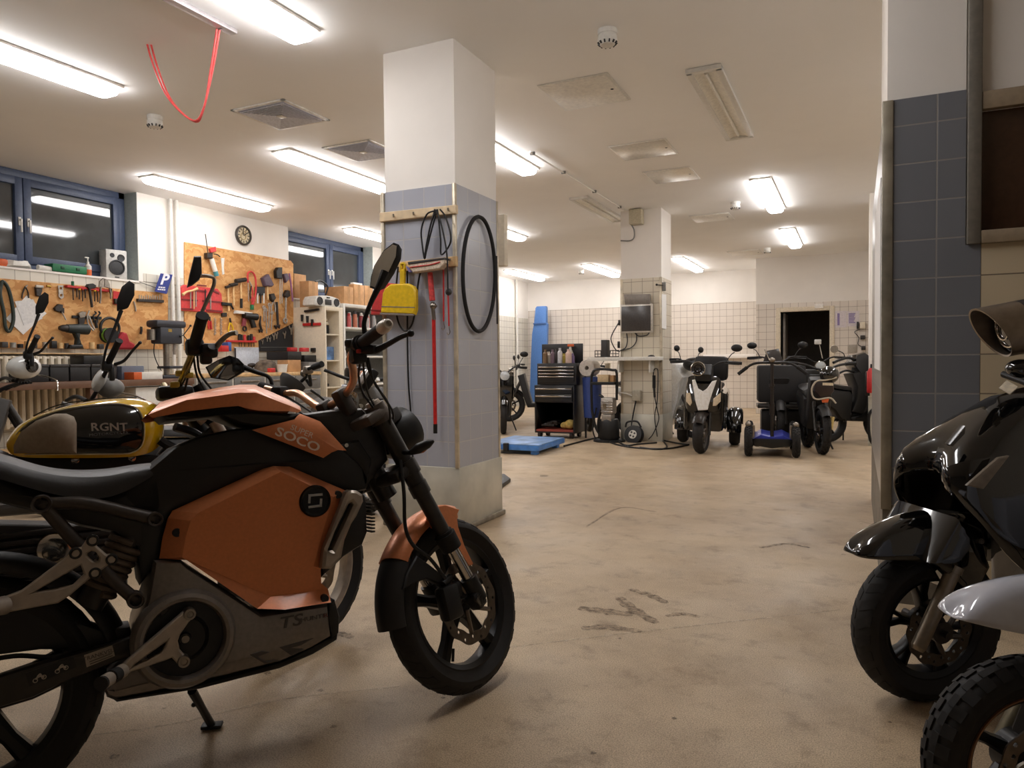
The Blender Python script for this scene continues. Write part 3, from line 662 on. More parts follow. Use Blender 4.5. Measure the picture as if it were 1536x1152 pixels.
# --- tank cover
shell([[(228, 627, .12), (222, 622, .125), (236, 608, .1), (240, 603, .0)], [(280, 617, .14), (280, 600, .145), (285, 594, .12), (290, 589, 0)], [(332, 611, .15), (325, 594, .155), (325, 587, .12), (330, 581, 0)], [(357, 609, .155), (358, 589, .16), (358, 583, .12), (360, 577, 0)], [(372, 613, .155), (384, 589, .155), (384, 583, .11), (382, 577, 0)], [(388, 616, .15), (402, 596, .14), (400, 589, .1), (396, 583, 0)], [(434, 617, .13), (436, 609, .12), (432, 602, .08), (428, 597, 0)], [(447, 619, .1), (452, 616, .09), (451, 612, .07), (449, 609, 0)]], 'tank_cover', copper, MO, ang=24)
# inner body under the tank cover
solid([(240, 622), (332, 608), (358, 607), (374, 616), (434, 620), (452, 620), (440, 632), (400, 641), (362, 634), (330, 622), (250, 631)], -.11, .12, 'tank_underside', bkmatt, MO, .01)
solid([(226, 700), (238, 690), (262, 670), (300, 654), (345, 644), (400, 638), (455, 621), (478, 640), (492, 655), (524, 680), (546, 700), (553, 735), (520, 742), (420, 702), (398, 706), (262, 768), (252, 780), (242, 838), (210, 880), (196, 770), (170, 745)], -.1, .1, 'body_side_cover', bkmatt, MO, .02)
# orange shoulder panel
bb = B(); cr = [(378, 645, .125), (442, 629, .13), (449, 620, .11), (480, 632, .1), (492, 645, .1), (520, 676, .1), (507, 675, .128), (497, 679, .13), (485, 687, .125)]
P = BL(cr); Pm = [mir(p) for p in P]; mid = BK(470, 652, .145)
for S, mm in ((P, mid), (Pm, mir(mid))):
    bb.faces(S+[mm], [(i, (i+1) % len(S), len(S)) for i in range(len(S))])
sp_ = bb.build('shoulder_panel', copper, MO, ang=50)
bb = B(); tx = (BK(500, 652, .15)-BK(440, 630, .15)); o1 = BK(449, 652, .152)
ux = (BK(472, 659, .15)-BK(432, 642.5, .15)).normalized(); uy = (BN.cross(ux)).normalized()
bb.text('SUPER', BK(453, 647.5, .15), ux, uy, .023, .001, sx=1.1); bb.text('SOCO', BK(447, 660, .15), ux, uy, .036, .001, sx=1.35, bold=.0006)
bb.build('lettering', decal, sp_)
# --- side panel with facets
O = [(238.7, 838, .112), (244, 805, .112), (252, 777, .108), (258.7, 766, .102), (395, 703, .098), (410, 699, .098), (434.6, 700, .1), (518.7, 736, .11), (510, 757, .125), (488, 813, .125), (481, 855, .125), (482, 875, .125), (492, 883.5, .125), (496.6, 903.5, .155), (428, 914.5, .155), (386, 913, .14), (279.7, 840, .14)]
I = [(273, 836, .152), (279, 805, .16), (286, 781, .168), (297, 769.6, .172), (421, 707.6, .175), (440, 716, .165), (500, 745, .145), (494, 765, .142), (480, 812, .14), (470, 850, .138), (470, 870, .128), (484, 884, .122), (406, 895, .118)]
Pp = BL(O+I); n0 = len(O); fs = [(0, 1, n0+1, n0), (1, 2, n0+2, n0+1), (2, 3, n0+3, n0+2), (3, 4, n0+4, n0+3), (4, 5, n0+4), (5, 6, n0+5, n0+4), (6, 7, n0+6, n0+5), (7, 8, n0+7, n0+6), (8, 9, n0+8, n0+7), (9, 10, n0+9, n0+8), (10, 11, n0+10, n0+9), (11, 12, n0+11, n0+10), (12, 13, n0+11), (13, 14, n0+12, n0+11), (14, 15, n0+12), (16, 0, n0)]
bb = B(); bb.faces(Pp, fs+[(n0, n0+1, n0+2, n0+3, n0+4, n0+5, n0+6, n0+7, n0+8, n0+9, n0+10, n0+11, n0+12), (n0, n0+12, 15, 16)])
bb.faces([mir(p) for p in Pp], fs+[tuple(range(n0, n0+13)), (n0, n0+12, 15, 16)])
pan = bb.build('side_panel', copper, MO, ang=14)
solid([(p[0]+(378-p[0])*.02, p[1]+(800-p[1])*.02) for p in O], -.1, .1, 'battery_case', bkmatt, MO, .004)
for px, py, of in ((266, 799, .14), (507, 742, .13), (487, 898, .145)):
    bb = B(); c = BK(px, py, of); bb.cyl(c-BN*.01, c+BN*.006, .0125, .011, 16); bb.cyl(c+BN*.006, c+BN*.0065, .006, .006, 6); bb.build('panel_screw', black, pan)
c = BK(472, 751.5, .155); bb = B(); bb.lathe(c, BN, [(0, .008), (.036, .008), (.042, .012), (.046, .006), (.046, -.03)], 40); em = bb.build('emblem', mat('emblem black', (8, 8, 9), .2, spec=.3), MO, 'round black glossy emblem')
bb = B(); gx = (BK(482, 751.5, .15)-BK(462, 751.5, .15)).normalized(); gy = BN.cross(gx)
def stroke(pts, w=.0065):
    P = [c+BN*.0105+gx*(x*.001)+gy*(y*.001) for x, y in pts]
    for a_, b_ in zip(P, P[1:]): d = (b_-a_).normalized(); s_ = BN.cross(d)*w/2; bb.plate([a_-s_-d*w/2, b_-s_+d*w/2, b_+s_+d*w/2, a_+s_-d*w/2], BN, .004, .0004)
stroke([(-18, -3), (-18, 16), (16, 19)]); stroke([(-16, -17), (16, -13), (16, 4)]); bb.build('emblem_logo', mat('logo grey', (170, 168, 164), .35, .3), em)
# silver scoop with a slot + the dark radiator behind it
slot = [(524, 756), (529, 753), (532, 757), (500, 826), (494, 827), (491, 822)]
P = BL([(518.7, 744), (522, 738), (528, 735), (536, 736), (545, 742), (546, 752), (536, 774), (528, 786), (518, 810), (513, 836), (498, 853.6), (484, 853.6), (486.6, 826), (506, 776)], .165); H_ = BL(slot, .165)
bb = B(); bb.plate(P, BN, .05, .008, [H_]); bb.build('side_scoop', silv, MO); bb = B(); bb.plate([mir(p) for p in P], -BN, .05, .008, [[mir(p) for p in H_]]); bb.build('side_scoop', silv, MO)
solid([(500, 748), (547, 742), (551, 756), (552, 799), (545, 817), (516, 836), (500, 852), (484, 866), (482, 850), (500, 800)], -.125, .125, 'radiator_shroud', bkmatt, MO, .012)
bb = B()
for i in range(9): p = BK(551.5, 756+i*5, .09); bb.box(p, (.012, .1, .004), rot=M((BU, BN, BW)).transposed())
bb.build('cooling_fins', frameb, MO)
# --- belly panel, gunmetal
b1 = [(232, 842), (273, 841.5), (283, 851), (392.5, 923), (494, 907.5), (499, 956), (468, 974), (423, 994), (340, 1015), (230, 1040), (176, 1050), (160, 1046), (156, 1036), (196, 1000), (205, 945), (222, 900)]
bl = solid(b1, -.14, .14, 'belly_cover', gun, MO, .02)
solid([(160, 1046), (176, 1049), (300, 1028), (423, 994), (498, 956), (508, 945), (506, 960), (470, 982), (420, 1003), (300, 1034), (178, 1053)], -.12, .12, 'belly_tray', bkmatt, MO, .006)
solid([(494, 905), (503, 900), (510, 925), (509, 950), (498, 958), (492, 930)], -.12, .135, 'belly_front_cap', bkmatt, MO, .008)
c = BK(277, 957, .14); bb = B(); bb.lathe(c, BN, [(.128, -.02), (.126, .008), (.118, .024), (.108, .03), (.1, .028), (.096, .02), (.094, .0)], 56); bb.build('motor_ring', gun, MO)
bb = B(); bb.lathe(c, BN, [(0, .003), (.094, .003), (.097, .012)], 40); bb.lathe(c, BN, [(0, .014), (.014, .014), (.016, .003)], 16); bb.lathe(c, BN, [(.05, .003), (.055, .008), (.06, .003)], 32); mc = bb.build('motor_cover', black, MO)
bolt(bb := B(), c+BN*.012, BN, .011); bb.build('bolt', steel, mc)
bb = B(); bb.plate(BL([(238, 914), (247, 909), (256, 912), (248, 922), (240, 926)], .165), BN, .02, .003); bb.build('ring_clip', frameb, MO)
bb = B()
for q in ([(374, 982), (393, 976), (405, 978), (387, 985), (400, 992), (418, 990), (398, 996)], [(419, 971), (470, 957), (452, 968), (437, 972), (456, 974), (438, 984)]): B().plate(BL(q, .1415), BN, .004, .001).build('decal', decalg, bl)
ux = (BK(480, 924, .14)-BK(430, 934, .14)).normalized(); uy = BN.cross(ux); bb.text('TS', BK(437, 932.5, .1412), ux, uy+ux*.25, .046, .0008, sx=1.35, bold=.0006); bb.text('HUNTE', BK(470, 926.8, .1412), ux, uy, .0165, .0008, sx=1.35)
bb.build('decal', decalg, bl); bb = B(); bb.text('R', BK(488.5, 923.2, .1412), ux, uy, .0165, .0008, sx=1.4); bb.build('decal_letter', mat('dark red decal', (110, 36, 38), .5), bl)
# --- footpeg hanger (silver fork shape)
bb = B(); of = .19
bb.plate(BL([(277, 917), (285, 913.5), (292, 915), (293, 924), (283, 934), (271, 951), (267, 962), (270, 975), (279, 985), (283, 992), (278, 999), (267, 997), (258, 987), (248, 991), (197, 1008), (187, 1016), (180, 1013), (179, 1003), (192, 990), (262, 930)], of), BN, .022, .004, [BL([(251, 962), (248, 970), (243, 979), (222, 991), (199, 1001), (203, 996)], of)])
fp = bb.build('footpeg_hanger', silv, MO)
for px, py in ((284.5, 921), (275.5, 992)):
    bb = B(); c = BK(px, py, of); bb.lathe(c, BN, [(.0, .006), (.007, .006), (.009, .01), (.014, .01), (.0155, .0), (.0155, -.03)], 20); bb.build('bolt', steel, fp)
p0 = BK(184, 1006, .19); p1 = BK(151, 1026, .27); bb = B(); bb.cyl(p0, p0.lerp(p1, .55), .017, .017, 18); bb.cyl(p0.lerp(p1, .6), p0.lerp(p1, .9), .016, .016, 18); bb.cyl(p0.lerp(p1, .55), p0.lerp(p1, .6), .013, .013, 14); bb.build('footpeg', silv, MO); 
bb = B(); bb.cyl(p0.lerp(p1, .9), p1, .016, .017, 18); bb.cyl(p0.lerp(p1, .26), p0.lerp(p1, .55), .0175, .0175, 18); bb.build('footpeg_rubber', rubber, MO)
# --- passenger peg bracket
bb = B(); of = .17
bb.plate(BL([(133, 805), (139, 802), (146, 804), (148, 812), (145, 819), (160, 832), (169, 831), (176, 838), (173, 846), (163, 847), (151, 857), (151, 865), (144, 868), (136, 867), (104, 894), (87, 905), (16, 918), (4, 921), (4, 897), (14, 893), (32, 886), (104, 833), (108, 825), (116, 822), (122, 821)], of), BN, .02, .004, [BL([(131, 830), (137, 826.5), (144, 828), (149, 836), (148, 842), (143, 844), (136, 839), (131, 834)], of), BL([(50, 889), (121, 848), (126, 862), (109, 878), (84, 884)], of)])
pb = bb.build('passenger_peg_bracket', silv, MO)
for px, py in ((139, 811), (113.5, 830), (167.7, 839.5), (142.7, 860)):
    bb = B(); c = BK(px, py, of); bb.lathe(c, BN, [(0, -.001), (.008, -.001), (.0105, .004), (.014, .003), (.0145, -.02)], 20); bb.build('bolt', black, pb)
bb = B(); bb.cyl(BK(6, 908, .17), BK(-14, 912, .2), .022, .02, 16); bb.build('passenger_peg', silv, MO)
# --- subframe tubes
bb = B(); bb.tube(BL([(62, 755), (117, 754), (158, 761), (195, 770), (232, 778)], .13), .017, 12); bb.tube(BL([(62, 755), (100, 798), (135, 835)], .13), .017, 12); bb.tube(BL([(150, 850), (172, 872), (203, 900)], .13), .016, 12)
for px, py, r in ((62.5, 755.5, .023), (232, 778.5, .019), (203, 899, .021)): c = BK(px, py, .13); bb.lathe(c, BN, [(r*.62, .0), (r*.66, .022), (r*.9, .024), (r, .018), (r, -.02)], 24); bb.lathe(c, BN, [(0, .005), (r*.64, .005)], 20)
bb.build('subframe', tubeb, MO)
# shock absorber
s0, s1 = BK(196, 805, .07), BK(140, 898, .07); bb = B(); ax = (s1-s0); fx, fy, az = frame(ax); P = []
for i in range(8*16+1): q = i/16*2*pi; P.append(s0+ax*(.08+.8*i/128)+(fx*cos(q)+fy*sin(q))*.04)
bb.tube(P, .0085, 8, 1); sp2_ = bb.build('shock_spring', mat('brown spring', (104, 90, 78), .5, .3), MO); bb = B(); bb.cyl(s0, s1, .018); bb.cyl(s0-az*.02, s0+az*.02, .03); bb.cyl(s1-az*.03, s1+az*.02, .034); bb.build('damper', frameb, sp2_)
# --- seat and tail
st = [[(-70, 700, .13), (-70, 676, .125), (-66, 662, .0)], [(0, 718, .14), (0, 686, .13), (4, 676, 0)], [(42, 732, .14), (40, 700, .13), (40, 690, 0)], [(88, 744, .14), (85, 710, .135), (82, 701, 0)], [(146, 752, .13), (135, 712, .13), (128, 702, 0)], [(190, 738, .12), (172, 710, .125), (168, 699, 0)], [(222, 718, .11), (200, 703, .11), (202, 693, 0)], [(242, 707, .09), (226, 699, .09), (226, 692, 0)]]
shell(st, 'seat', seatm, MO, ang=60, sub=2)
solid([(-60, 705), (0, 714), (60, 735), (150, 750), (222, 715), (246, 706), (252, 760), (236, 790), (215, 830), (170, 800), (120, 790), (60, 770), (-60, 740)], -.1, .1, 'tail_cover', bkmatt, MO, .02)
# --- swing arm with stickers
sw = [(-70, 1032), (0, 1015), (60, 996), (120, 979), (180, 962), (215, 950), (215, 985), (185, 990), (104, 1021), (50, 1047), (0, 1062), (-70, 1078)]
swg = solid(sw, .055, .1, 'swing_arm', frameb, MO, .01); B().slab([BK(x, y, -.08) for x, y in sw], BN, -.0225, .0225, .01).build('far_swing_arm', frameb, MO)
ux = (BK(173, 970, .1)-BK(126, 985, .1)).normalized(); uy = BN.cross(ux)
bb = B(); bb.plate(BL([(126, 983), (168.5, 968), (172.5, 984), (130, 1001)], .1015), BN, .002); stk = bb.build('sticker', mat('worn label', (176, 164, 150), .5), swg, 'pale rectangular sticker')
bb = B(); bb.text('TRANKVSL', BK(147.5, 982.5, .102), ux, uy, .014, .0006); 
for i in range(2): a_ = BK(134+i, 993+i*3.4, .102); b_ = BK(168+i, 980+i*3.2, .102); bb.tube([a_, b_], .001, 4, 1)
bb.build('print', decalg, stk)
bb = B(); bb.plate(BL([(38, 1010), (110, 985), (116, 1000), (44, 1030)], .1015), BN, .002); sk2 = bb.build('warning_sticker', mat('black sticker', (14, 13, 13), .35), swg)
bb = B()
for px, py in ((59, 1018), (92, 1004)):
    for dx, dy in ((-6, 3), (7, -2.5)): bb.torus(BK(px+dx, py+dy, .1025), BN, .0045, .0011, 14, 5)
    bb.tube(BL([(px-6, py+1), (px-1, py-3), (px+4, py-4), (px+7, py-2)], .1025), .0022, 6); bb.tube(BL([(px-3, py-3), (px+1, py-7), (px+3, py-5)], .1025), .0018, 6)
bb.build('pictogram', mat('pictogram white', (190, 180, 166), .5), sk2)
# drive belt
bb = B(); bb.tube(BL([(-60, 1000), (20, 984), (80, 985), (120, 968), (150, 957)], .04), .006, 6); bb.build('drive_belt', black, MO)
solid([(-60, 885), (20, 905), (90, 925), (150, 945), (195, 940), (200, 965), (120, 975), (60, 975), (-60, 990)], -.05, .05, 'chain_guard', bkmatt, MO, .008)
# rear wheel
q = BK(-46, 1012, 0.); RA = V((q.x, q.y, .287)); RA = A-BU*((A-RA).dot(BU)); RA -= BN*((RA-A).dot(BN)); RA.z = .29
print('wheelbase', (RA-A).length)
bb = B(); tyre_mesh(bb, RA, BN, .292, .12, .212, 64); ty = bb.build('rear_tyre', tyrem, MO); bb = B(); tread(bb, RA, BN, BU, BW, .292, .12, 26); bb.build('tread', treadm, ty)
bb = B(); rim_mesh(bb, RA, BN, .216, .12, 5, .06, .036, .3, BU, BW); bb.build('rear_wheel', rimb, MO)
bb = B(); arch(bb, RA, BN, BU, BW, .325, .06, rad(15), rad(120)); bb.build('rear_mudguard', bkmatt, MO)
# side stand
bb = B(); k0 = BK(288, 1036, -.05); k1 = gz(318, 1089, .008); bb.tube([k0, k0.lerp(k1, .5), k1], [.013, .011, .012], 10, 2); bb.box(k1+V((0, 0, .002)), (.06, .035, .012), .004, rot=M.Rotation(.6, 3, 'Z')); bb.sph(k0.lerp(k1, .35)-BU*.015, .007); bb.build('side_stand', black, MO)
# --- handlebar
HBc = c0+FS*.07+FH*-.01
bb = B()
bar = [BK(398, 583, -.36), BK(425, 590, -.30), BK(446, 590, -.22), BK(463, 601, -.14), BK(480, 611, -.08), BK(500, 606, -.02), BK(518, 591, .06), BK(529, 574, .1), BK(530, 556, .13), BK(526, 536, .17), BK(536, 518, .2), BK(560, 501, .3), BK(578, 488.5, .385)]
bb.tube(bar[:11], .0125, 14, 6); bb.build('handlebar', copperbar, MO)
bb = B(); gp = [BK(541, 516, .215), BK(560, 502, .3), BK(575, 491, .37)]; bb.cyl(gp[0], gp[2], .0175, .0175, 18); bb.cyl(gp[0], gp[0]+(gp[2]-gp[0]).normalized()*.015, .022, .022, 18); bb.build('throttle_grip', rubber, MO)
gd = (gp[2]-gp[0]).normalized(); bb = B(); bb.lathe(gp[2], gd, [(.0175, -.012), (.019, .0), (.0185, .016), (.014, .034), (.009, .036), (.008, .02), (0, .02)], 20); bb.build('bar_end', mat('bright bar end', (226, 218, 208), .35, .35), MO, 'silver bar end weight')
bb = B(); sb = BK(536, 521, .19); bb.cyl(gp[0]-gd*.055, gp[0]+gd*.002, .026, .028, 16); bb.box(sb+BW*-.02, (.05, .05, .06), .014, rot=M((BU, BN, BW)).transposed()); bb.box(sb+BW*.012-BU*.02, (.03, .03, .025), .008); swt = bb.build('switch_housing', black, MO)
B().box(BK(538, 527, .235), (.012, .012, .012), .003).build('kill_switch', red, swt)
bb = B(); lv = BL([(556, 524, .24), (566, 524, .26), (582, 516, .3), (600, 506, .35), (616, 500, .38)]); bb.tube(lv, [.012, .011, .0085, .0075, .007], 10); bb.sph(lv[-1], .0105); bb.box(lv[0], (.05, .04, .03), .01); bb.build('brake_lever', black, MO)
# left grip and lever, behind the tank
bb = B(); a_, b_ = BK(424, 590, -.31), BK(392, 580, -.42); bb.cyl(a_, b_, .018); bb.box(BK(420, 590, -.31), (.05, .05, .05), .012); bb.build('left_grip', rubber, MO)
# clamps holding the bar
bb = B()
for of in (-.05, .05): p = BK(500+of*240, 604-of*180, of); bb.box(p-FS*.02, (.045, .04, .09), .01, rot=rotF)
bb.build('bar_clamp', tubeb, MO)
bb = B(); d0 = BK(548, 572, .02); bb.box(d0, (.03, .11, .075), .01, rot=M.Rotation(rad(-35), 3, BN) @ M((BU, BN, BW)).transposed()); dsp = bb.build('display', black, MO); bb = B(); bb.box(d0-BU*.012+BW*.012, (.012, .1, .062), .004, rot=M.Rotation(rad(-35), 3, BN) @ M((BU, BN, BW)).transposed()); bb.build('display_glass', lensw, dsp)
# headlight and indicator
hl = c1+FH*.10+FS*.09; bb = B(); bb.lathe(hl-FH*.06, FH, [(0, 0), (.04, .004), (.07, .03), (.085, .07), (.088, .1), (.085, .12)], 32); hlo = bb.build('headlight', black, MO); bb = B(); bb.lathe(hl-FH*.06, FH, [(.083, .118), (.06, .128), (0, .132)], 28); bb.build('lens', lensw, hlo)
bb = B(); bb.box(hl-FH*.03+FS*.07, (.1, .15, .05), .015, rot=rotF); bb.build('headlight_cowl', bkmatt, MO)
bb = B(); i0, i1, i2 = BK(606, 684, .1), BK(616, 679, .16), BK(651, 661, .21); bb.cyl(BK(596, 678, .05), i1, .008); bb.tube([i1, i1.lerp(i2, .35), i1.lerp(i2, .75), i2], [.009, .017, .014, .004], 12); ind = bb.build('indicator', black, MO)
bb = B(); bb.tube([i1.lerp(i2, .12)-BW*.007, i1.lerp(i2, .5)-BW*.01, i1.lerp(i2, .85)-BW*.006], [.004, .009, .004], 8); bb.build('indicator_lens', mat('amber lens', (150, 84, 40), .2), ind)
# mirrors
def mirror(outline, offs, gl, stem, r, nm, back):
    P = [BK(x, y, o) for (x, y), o in zip(outline, offs)]
    c = sum(P, V())/len(P); n = V()
    for i in range(len(P)): n += (P[i]-c).cross(P[(i+1) % len(P)]-c)
    n.normalize(); n = n if n.dot(CAM-c) > 0 else -n
    bb = B(); L0 = [p+n*.004 for p in P]; L1 = P; L2 = [c+(p-c)*.86-n*back*.7 for p in P]; L3 = [c+(p-c)*.45-n*back for p in P]
    bb.grid([[c+(p-c)*.93+n*.003 for p in P], L0, L1, L2, L3], closed=True, cap=True); t = bb.build(nm, black, MO)
    bb = B(); bb.plate([c+(p-c)*.92+n*.0045 for p in P], n, .003); bb.build('mirror_glass', mirrorm, t)
    bb = B(); bb.tube(stem, r, 10); bb.build('mirror_stem', black, t)
mirror([(556, 432), (558, 415), (563, 399), (577, 376), (592, 364.5), (598.5, 367), (597, 384), (585, 410), (568, 436)], [.2, .205, .215, .25, .29, .31, .31, .28, .235], None, BL([(547, 500, .21), (546.5, 482, .22), (556, 455, .24), (568, 430, .27), (578, 408, .275)]), [.008, .007, .0075, .01, .014], 'right_mirror', .028)
mirror([(309, 551), (328, 540), (345, 533.5), (358, 538), (366, 546), (366, 557), (342.6, 571), (317, 567)], [-.53, -.5, -.47, -.45, -.435, -.435, -.47, -.515], None, BL([(408, 584, -.38), (407, 572, -.38), (401, 564, -.39), (384, 558, -.42), (366, 551, -.45)]), [.008, .007, .007, .008, .01], 'left_mirror', .03)
# cables
cab = [[(545, 535, .2), (546, 560, .17), (552, 590, .13), (562, 610, .1), (575, 640, .1), (572, 660, .05)], [(548, 532, .2), (555, 560, .19), (572, 590, .17), (588, 615, .15), (590, 628, .12)], [(541, 538, .19), (538, 565, .15), (545, 590, .12), (560, 612, .12)], [(552, 536, .2), (562, 575, .18), (582, 605, .14), (586, 640, .1)], [(425, 592, -.29), (450, 607, -.2), (480, 627, -.1), (500, 640, -.05)], [(420, 595, -.3), (445, 615, -.22), (470, 630, -.12), (488, 650, -.05)]]
for q in cab: bb = B(); bb.tube(BL(q), .0035, 6); bb.build('cable', black, MO)
bb = B(); bb.tube([BK(600, 690, .12), BK(606, 740, .15), BK(608, 790, .15), BK(620, 818, .15), BK(645, 838, .13), BK(668, 868, .12)], .006, 8); bb.build('brake_hose', black, MO)
solid([(455, 620), (500, 614), (545, 612), (575, 640), (585, 690), (560, 720), (545, 745), (520, 700), (492, 650)], -.06, .06, 'front_frame', frameb, MO, .02)
solid([(506, 668), (540, 660), (560, 690), (552, 725), (540, 700), (520, 685)], -.09, .09, 'frame_cover', bkmatt, MO, .015)
for q_ in (BK(519, 668, .09), BK(541, 609, .1)): bb = B(); bolt(bb, q_, BN, .007); bb.build('frame_bolt', chrome, MO)
# ================================================================ other bikes on the left
class Fr:
    def __init__(s, O, h, lean=5.):
        s.O = V((O.x, O.y, 0)); ha = rad(h); s.u = (_r0*cos(ha)+V((-sin(_yaw), cos(_yaw), 0))*sin(ha)).normalized(); v = s.u.cross(Z_); l = rad(lean)
        s.n = (v*cos(l)+Z_*sin(l)).normalized(); s.w = s.n.cross(s.u)
    def p(s, x, y, off=0.): return onp(x, y, s.O+s.n*off, s.n)
    def L(s, u, n, w): return s.O+s.u*u+s.n*n+s.w*w
    def pl(s, pts, off=0.): return [s.p(q[0], q[1], q[2] if len(q) > 2 else off) for q in pts]
    def flat(s, p): return p-s.n*((p-s.O).dot(s.n))
    def solid(s, pts, a, b, bev=.01, local=False):
        P = [s.L(q[0], 0, q[1]) if local else s.flat(s.p(q[0], q[1], b)) for q in pts]
        return B().slab(P, s.n, a, b, bev)
    def rot(s): return M((s.u, s.n, s.w)).transposed()
def wheel(fr, t, u, R, W, nm, steer=0., spokes=5, rimm=None, disc=True, knob=False, rimR=None):
    C = fr.L(u, 0, R); a = (M.Rotation(rad(steer), 3, fr.w) @ fr.n); h = (M.Rotation(rad(steer), 3, fr.w) @ fr.u); rr = rimR or R*.7
    bb = B(); tyre_mesh(bb, C, a, R, W, rr, 48); ty = bb.build(nm+'_tyre', tyrem, t)
    bb = B(); tread(bb, C, a, h, fr.w, R, W, 22, .009 if knob else .002, 'knob' if knob else 'slash'); bb.build('tread', treadm, ty)
    bb = B(); rim_mesh(bb, C, a, rr+.004, W, spokes, R*.18, .025, .2, h, fr.w); bb.build(nm+'_wheel', rimm or rimb, t)
    if disc: bb = B(); disc_mesh(bb, C+a*W*.62, a, R*.45, R*.33, holes=False); bb.build('brake_disc', discm, t)
    return C, a, h
# ---- yellow tank motorcycle behind the copper one
O2 = od(447, 853, 2.8); F2 = Fr(O2, 31, 6)
MY = thing('motorcycle', 'retro motorcycle with yellow tank and black tank panel, standing behind the copper motorcycle', 'motorcycle', F2.O-F2.u*.7, atan2(F2.u.y, F2.u.x))
TK = [[(12, 678, .08), (9, 668, .1), (10, 662, .09), (11, 655, .0)], [(24, 686, .1), (20, 660, .13), (22, 642, .1), (26, 633, 0)], [(60, 687, .12), (60, 650, .165), (60, 628, .13), (62, 614, 0)], [(104, 687, .13), (104, 645, .18), (104, 615, .14), (104, 602, 0)], [(150, 687, .135), (150, 640, .19), (150, 606, .145), (150, 593, 0)], [(190, 686, .13), (190, 640, .185), (190, 604, .14), (190, 590.5, 0)], [(222, 682, .11), (226, 640, .165), (222, 608, .12), (216, 593.5, 0)], [(240, 670, .08), (246, 645, .11), (243, 618, .09), (236, 600, 0)], [(246, 655, .0), (249, 643, .0), (248, 628, 0), (243, 607, 0)]]
def shell2(fr, rows, name, m, t, ang=60, sub=2, lift=0.):
    R = []
    for r in rows:
        P = [fr.p(*q)+fr.n*lift for q in r]; R.append(P+[p-fr.n*(2*(p-fr.O).dot(fr.n)) for p in reversed(P)])
    return B().grid(R).build(name, m, t, ang=ang, sub=sub)
ypaint = mat('yellow gloss paint', (240, 192, 18), .12, coat=1., var=.03)
tk = shell2(F2, TK, 'fuel_tank', ypaint, MY)
pa = mat('tank panel black', (12, 12, 13), .1, coat=1.); kn = mat('knee pad', (168, 152, 132), .55, var=.05, scale=80, bump=.1); lineb = mat('pinstripe cream', (216, 200, 150), .4)
OUT = [(18, 677), (19, 664), (28, 647), (48, 631), (83, 617), (125, 609), (167, 605.5), (187, 607), (204, 612), (212, 622), (216.5, 639), (215.5, 660), (210, 672), (198, 679), (180, 681), (100, 681.5), (23, 681)]
KN = [(21, 680), (20, 668), (31, 648), (54, 631), (83, 620.5), (100, 620.5), (111, 625), (115, 635), (115, 680)]
OFF = .188
def bulge(px, py):     # the panels follow the belly of the tank
    return .06+.125*min(1, max(0, (px-12)/75))**.6*(1-max(0, (px-205)/60)**2)
def panel(pts, extra, nm, m, par, rim=None):
    P = []; n = len(pts); cx, cy = sum(p[0] for p in pts)/n, sum(p[1] for p in pts)/n
    rows = []
    for k in (1., .8, .55, .3, .08): rows.append([F2.p(cx+(x-cx)*k, cy+(y-cy)*k, bulge(cx+(x-cx)*k, cy+(y-cy)*k)-.02*max(0, (abs(cy+(y-cy)*k-650)/40))**2*1.2+extra-(.012 if k == 1. else 0)) for x, y in pts])
    o = B().grid(rows, closed=True, cap=True).build(nm, m, par, ang=50)
    if rim: B().tube(rows[1][:0]+[p+F2.n*.006 for p in rows[0]]+[rows[0][0]+F2.n*.006], .0022, 6, 3).build('pinstripe', rim, o)
    return o
pn = panel(OUT, .012, 'tank_panel', pa, MY, lineb); panel(KN, .034, 'knee_pad', kn, MY)
ux = (F2.p(190, 636, .19)-F2.p(136, 640, .19)).normalized(); uy = F2.n.cross(ux)
bb = B(); 
for ch, px in zip('RGNT', (142, 156.5, 171.5, 185.5)): bb.text(ch, F2.p(px, 641, .206), ux, uy, .036, .0012, sx=1.05, bold=.0008)
bb.build('lettering', mat('silver lettering', (190, 180, 168), .35, .4), pn)
bb = B(); bb.text('MOTORCYCLES', F2.p(163, 650.5, .205), ux, uy, .0125, .0008, sx=1.25); bb.build('small_lettering', mat('grey lettering', (120, 116, 112), .4), pn)
bb = B(); bb.tube(F2.pl([(50, 624, .11), (83, 609, .12), (125, 601, .125), (170, 597, .125), (205, 596, .11)]), .0022, 6); bb.build('tank_stripe', black, tk)
F2.solid([(4, 679), (20, 685), (240, 682), (250, 670), (262, 700), (240, 715), (120, 722), (10, 716), (-40, 700)], -.08, .1, .012).build('frame_rail', bkmatt, MY)
bb = B()
for px, py in ((113, 690), (198, 687)): c = F2.p(px, py, .105); bb.lathe(c, F2.n, [(0, .006), (.007, .006), (.012, .004), (.012, -.01)], 14)
bb.build('rail_bolt', chrome, MY)
bx = F2.solid([(-60, 786), (188, 790), (192, 880), (150, 892), (-60, 890)], -.12, .10, .015).build('battery_box', bkmatt, MY)
bb = B()
for i in range(7): a_, b_ = F2.p(-50, 797+i*12, .105), F2.p(186, 797+i*12, .105); bb.box((a_+b_)/2, ((b_-a_).length, .02, .018), .004, rot=F2.rot())
bb.build('cooling_rib', frameb, bx)
c = F2.p(83, 824, .125); bb = B(); bb.lathe(c, F2.n, [(0, .012), (.035, .010), (.048, .004), (.054, -.004), (.056, -.02)], 36); bb.build('round_cover', chrome, MY, 'chrome round cover'); 
C, a, h = wheel(F2, MY, 0, .315, .1, 'front', steer=20, rimm=silv, rimR=.245)
bb = B(); arch(bb, C, a, h, F2.w, .33, .06, rad(50), rad(150)); bb.build('front_mudguard', bkmatt, MY)
rk = (F2.w*cos(rad(27))-F2.u*sin(rad(27))).normalized()
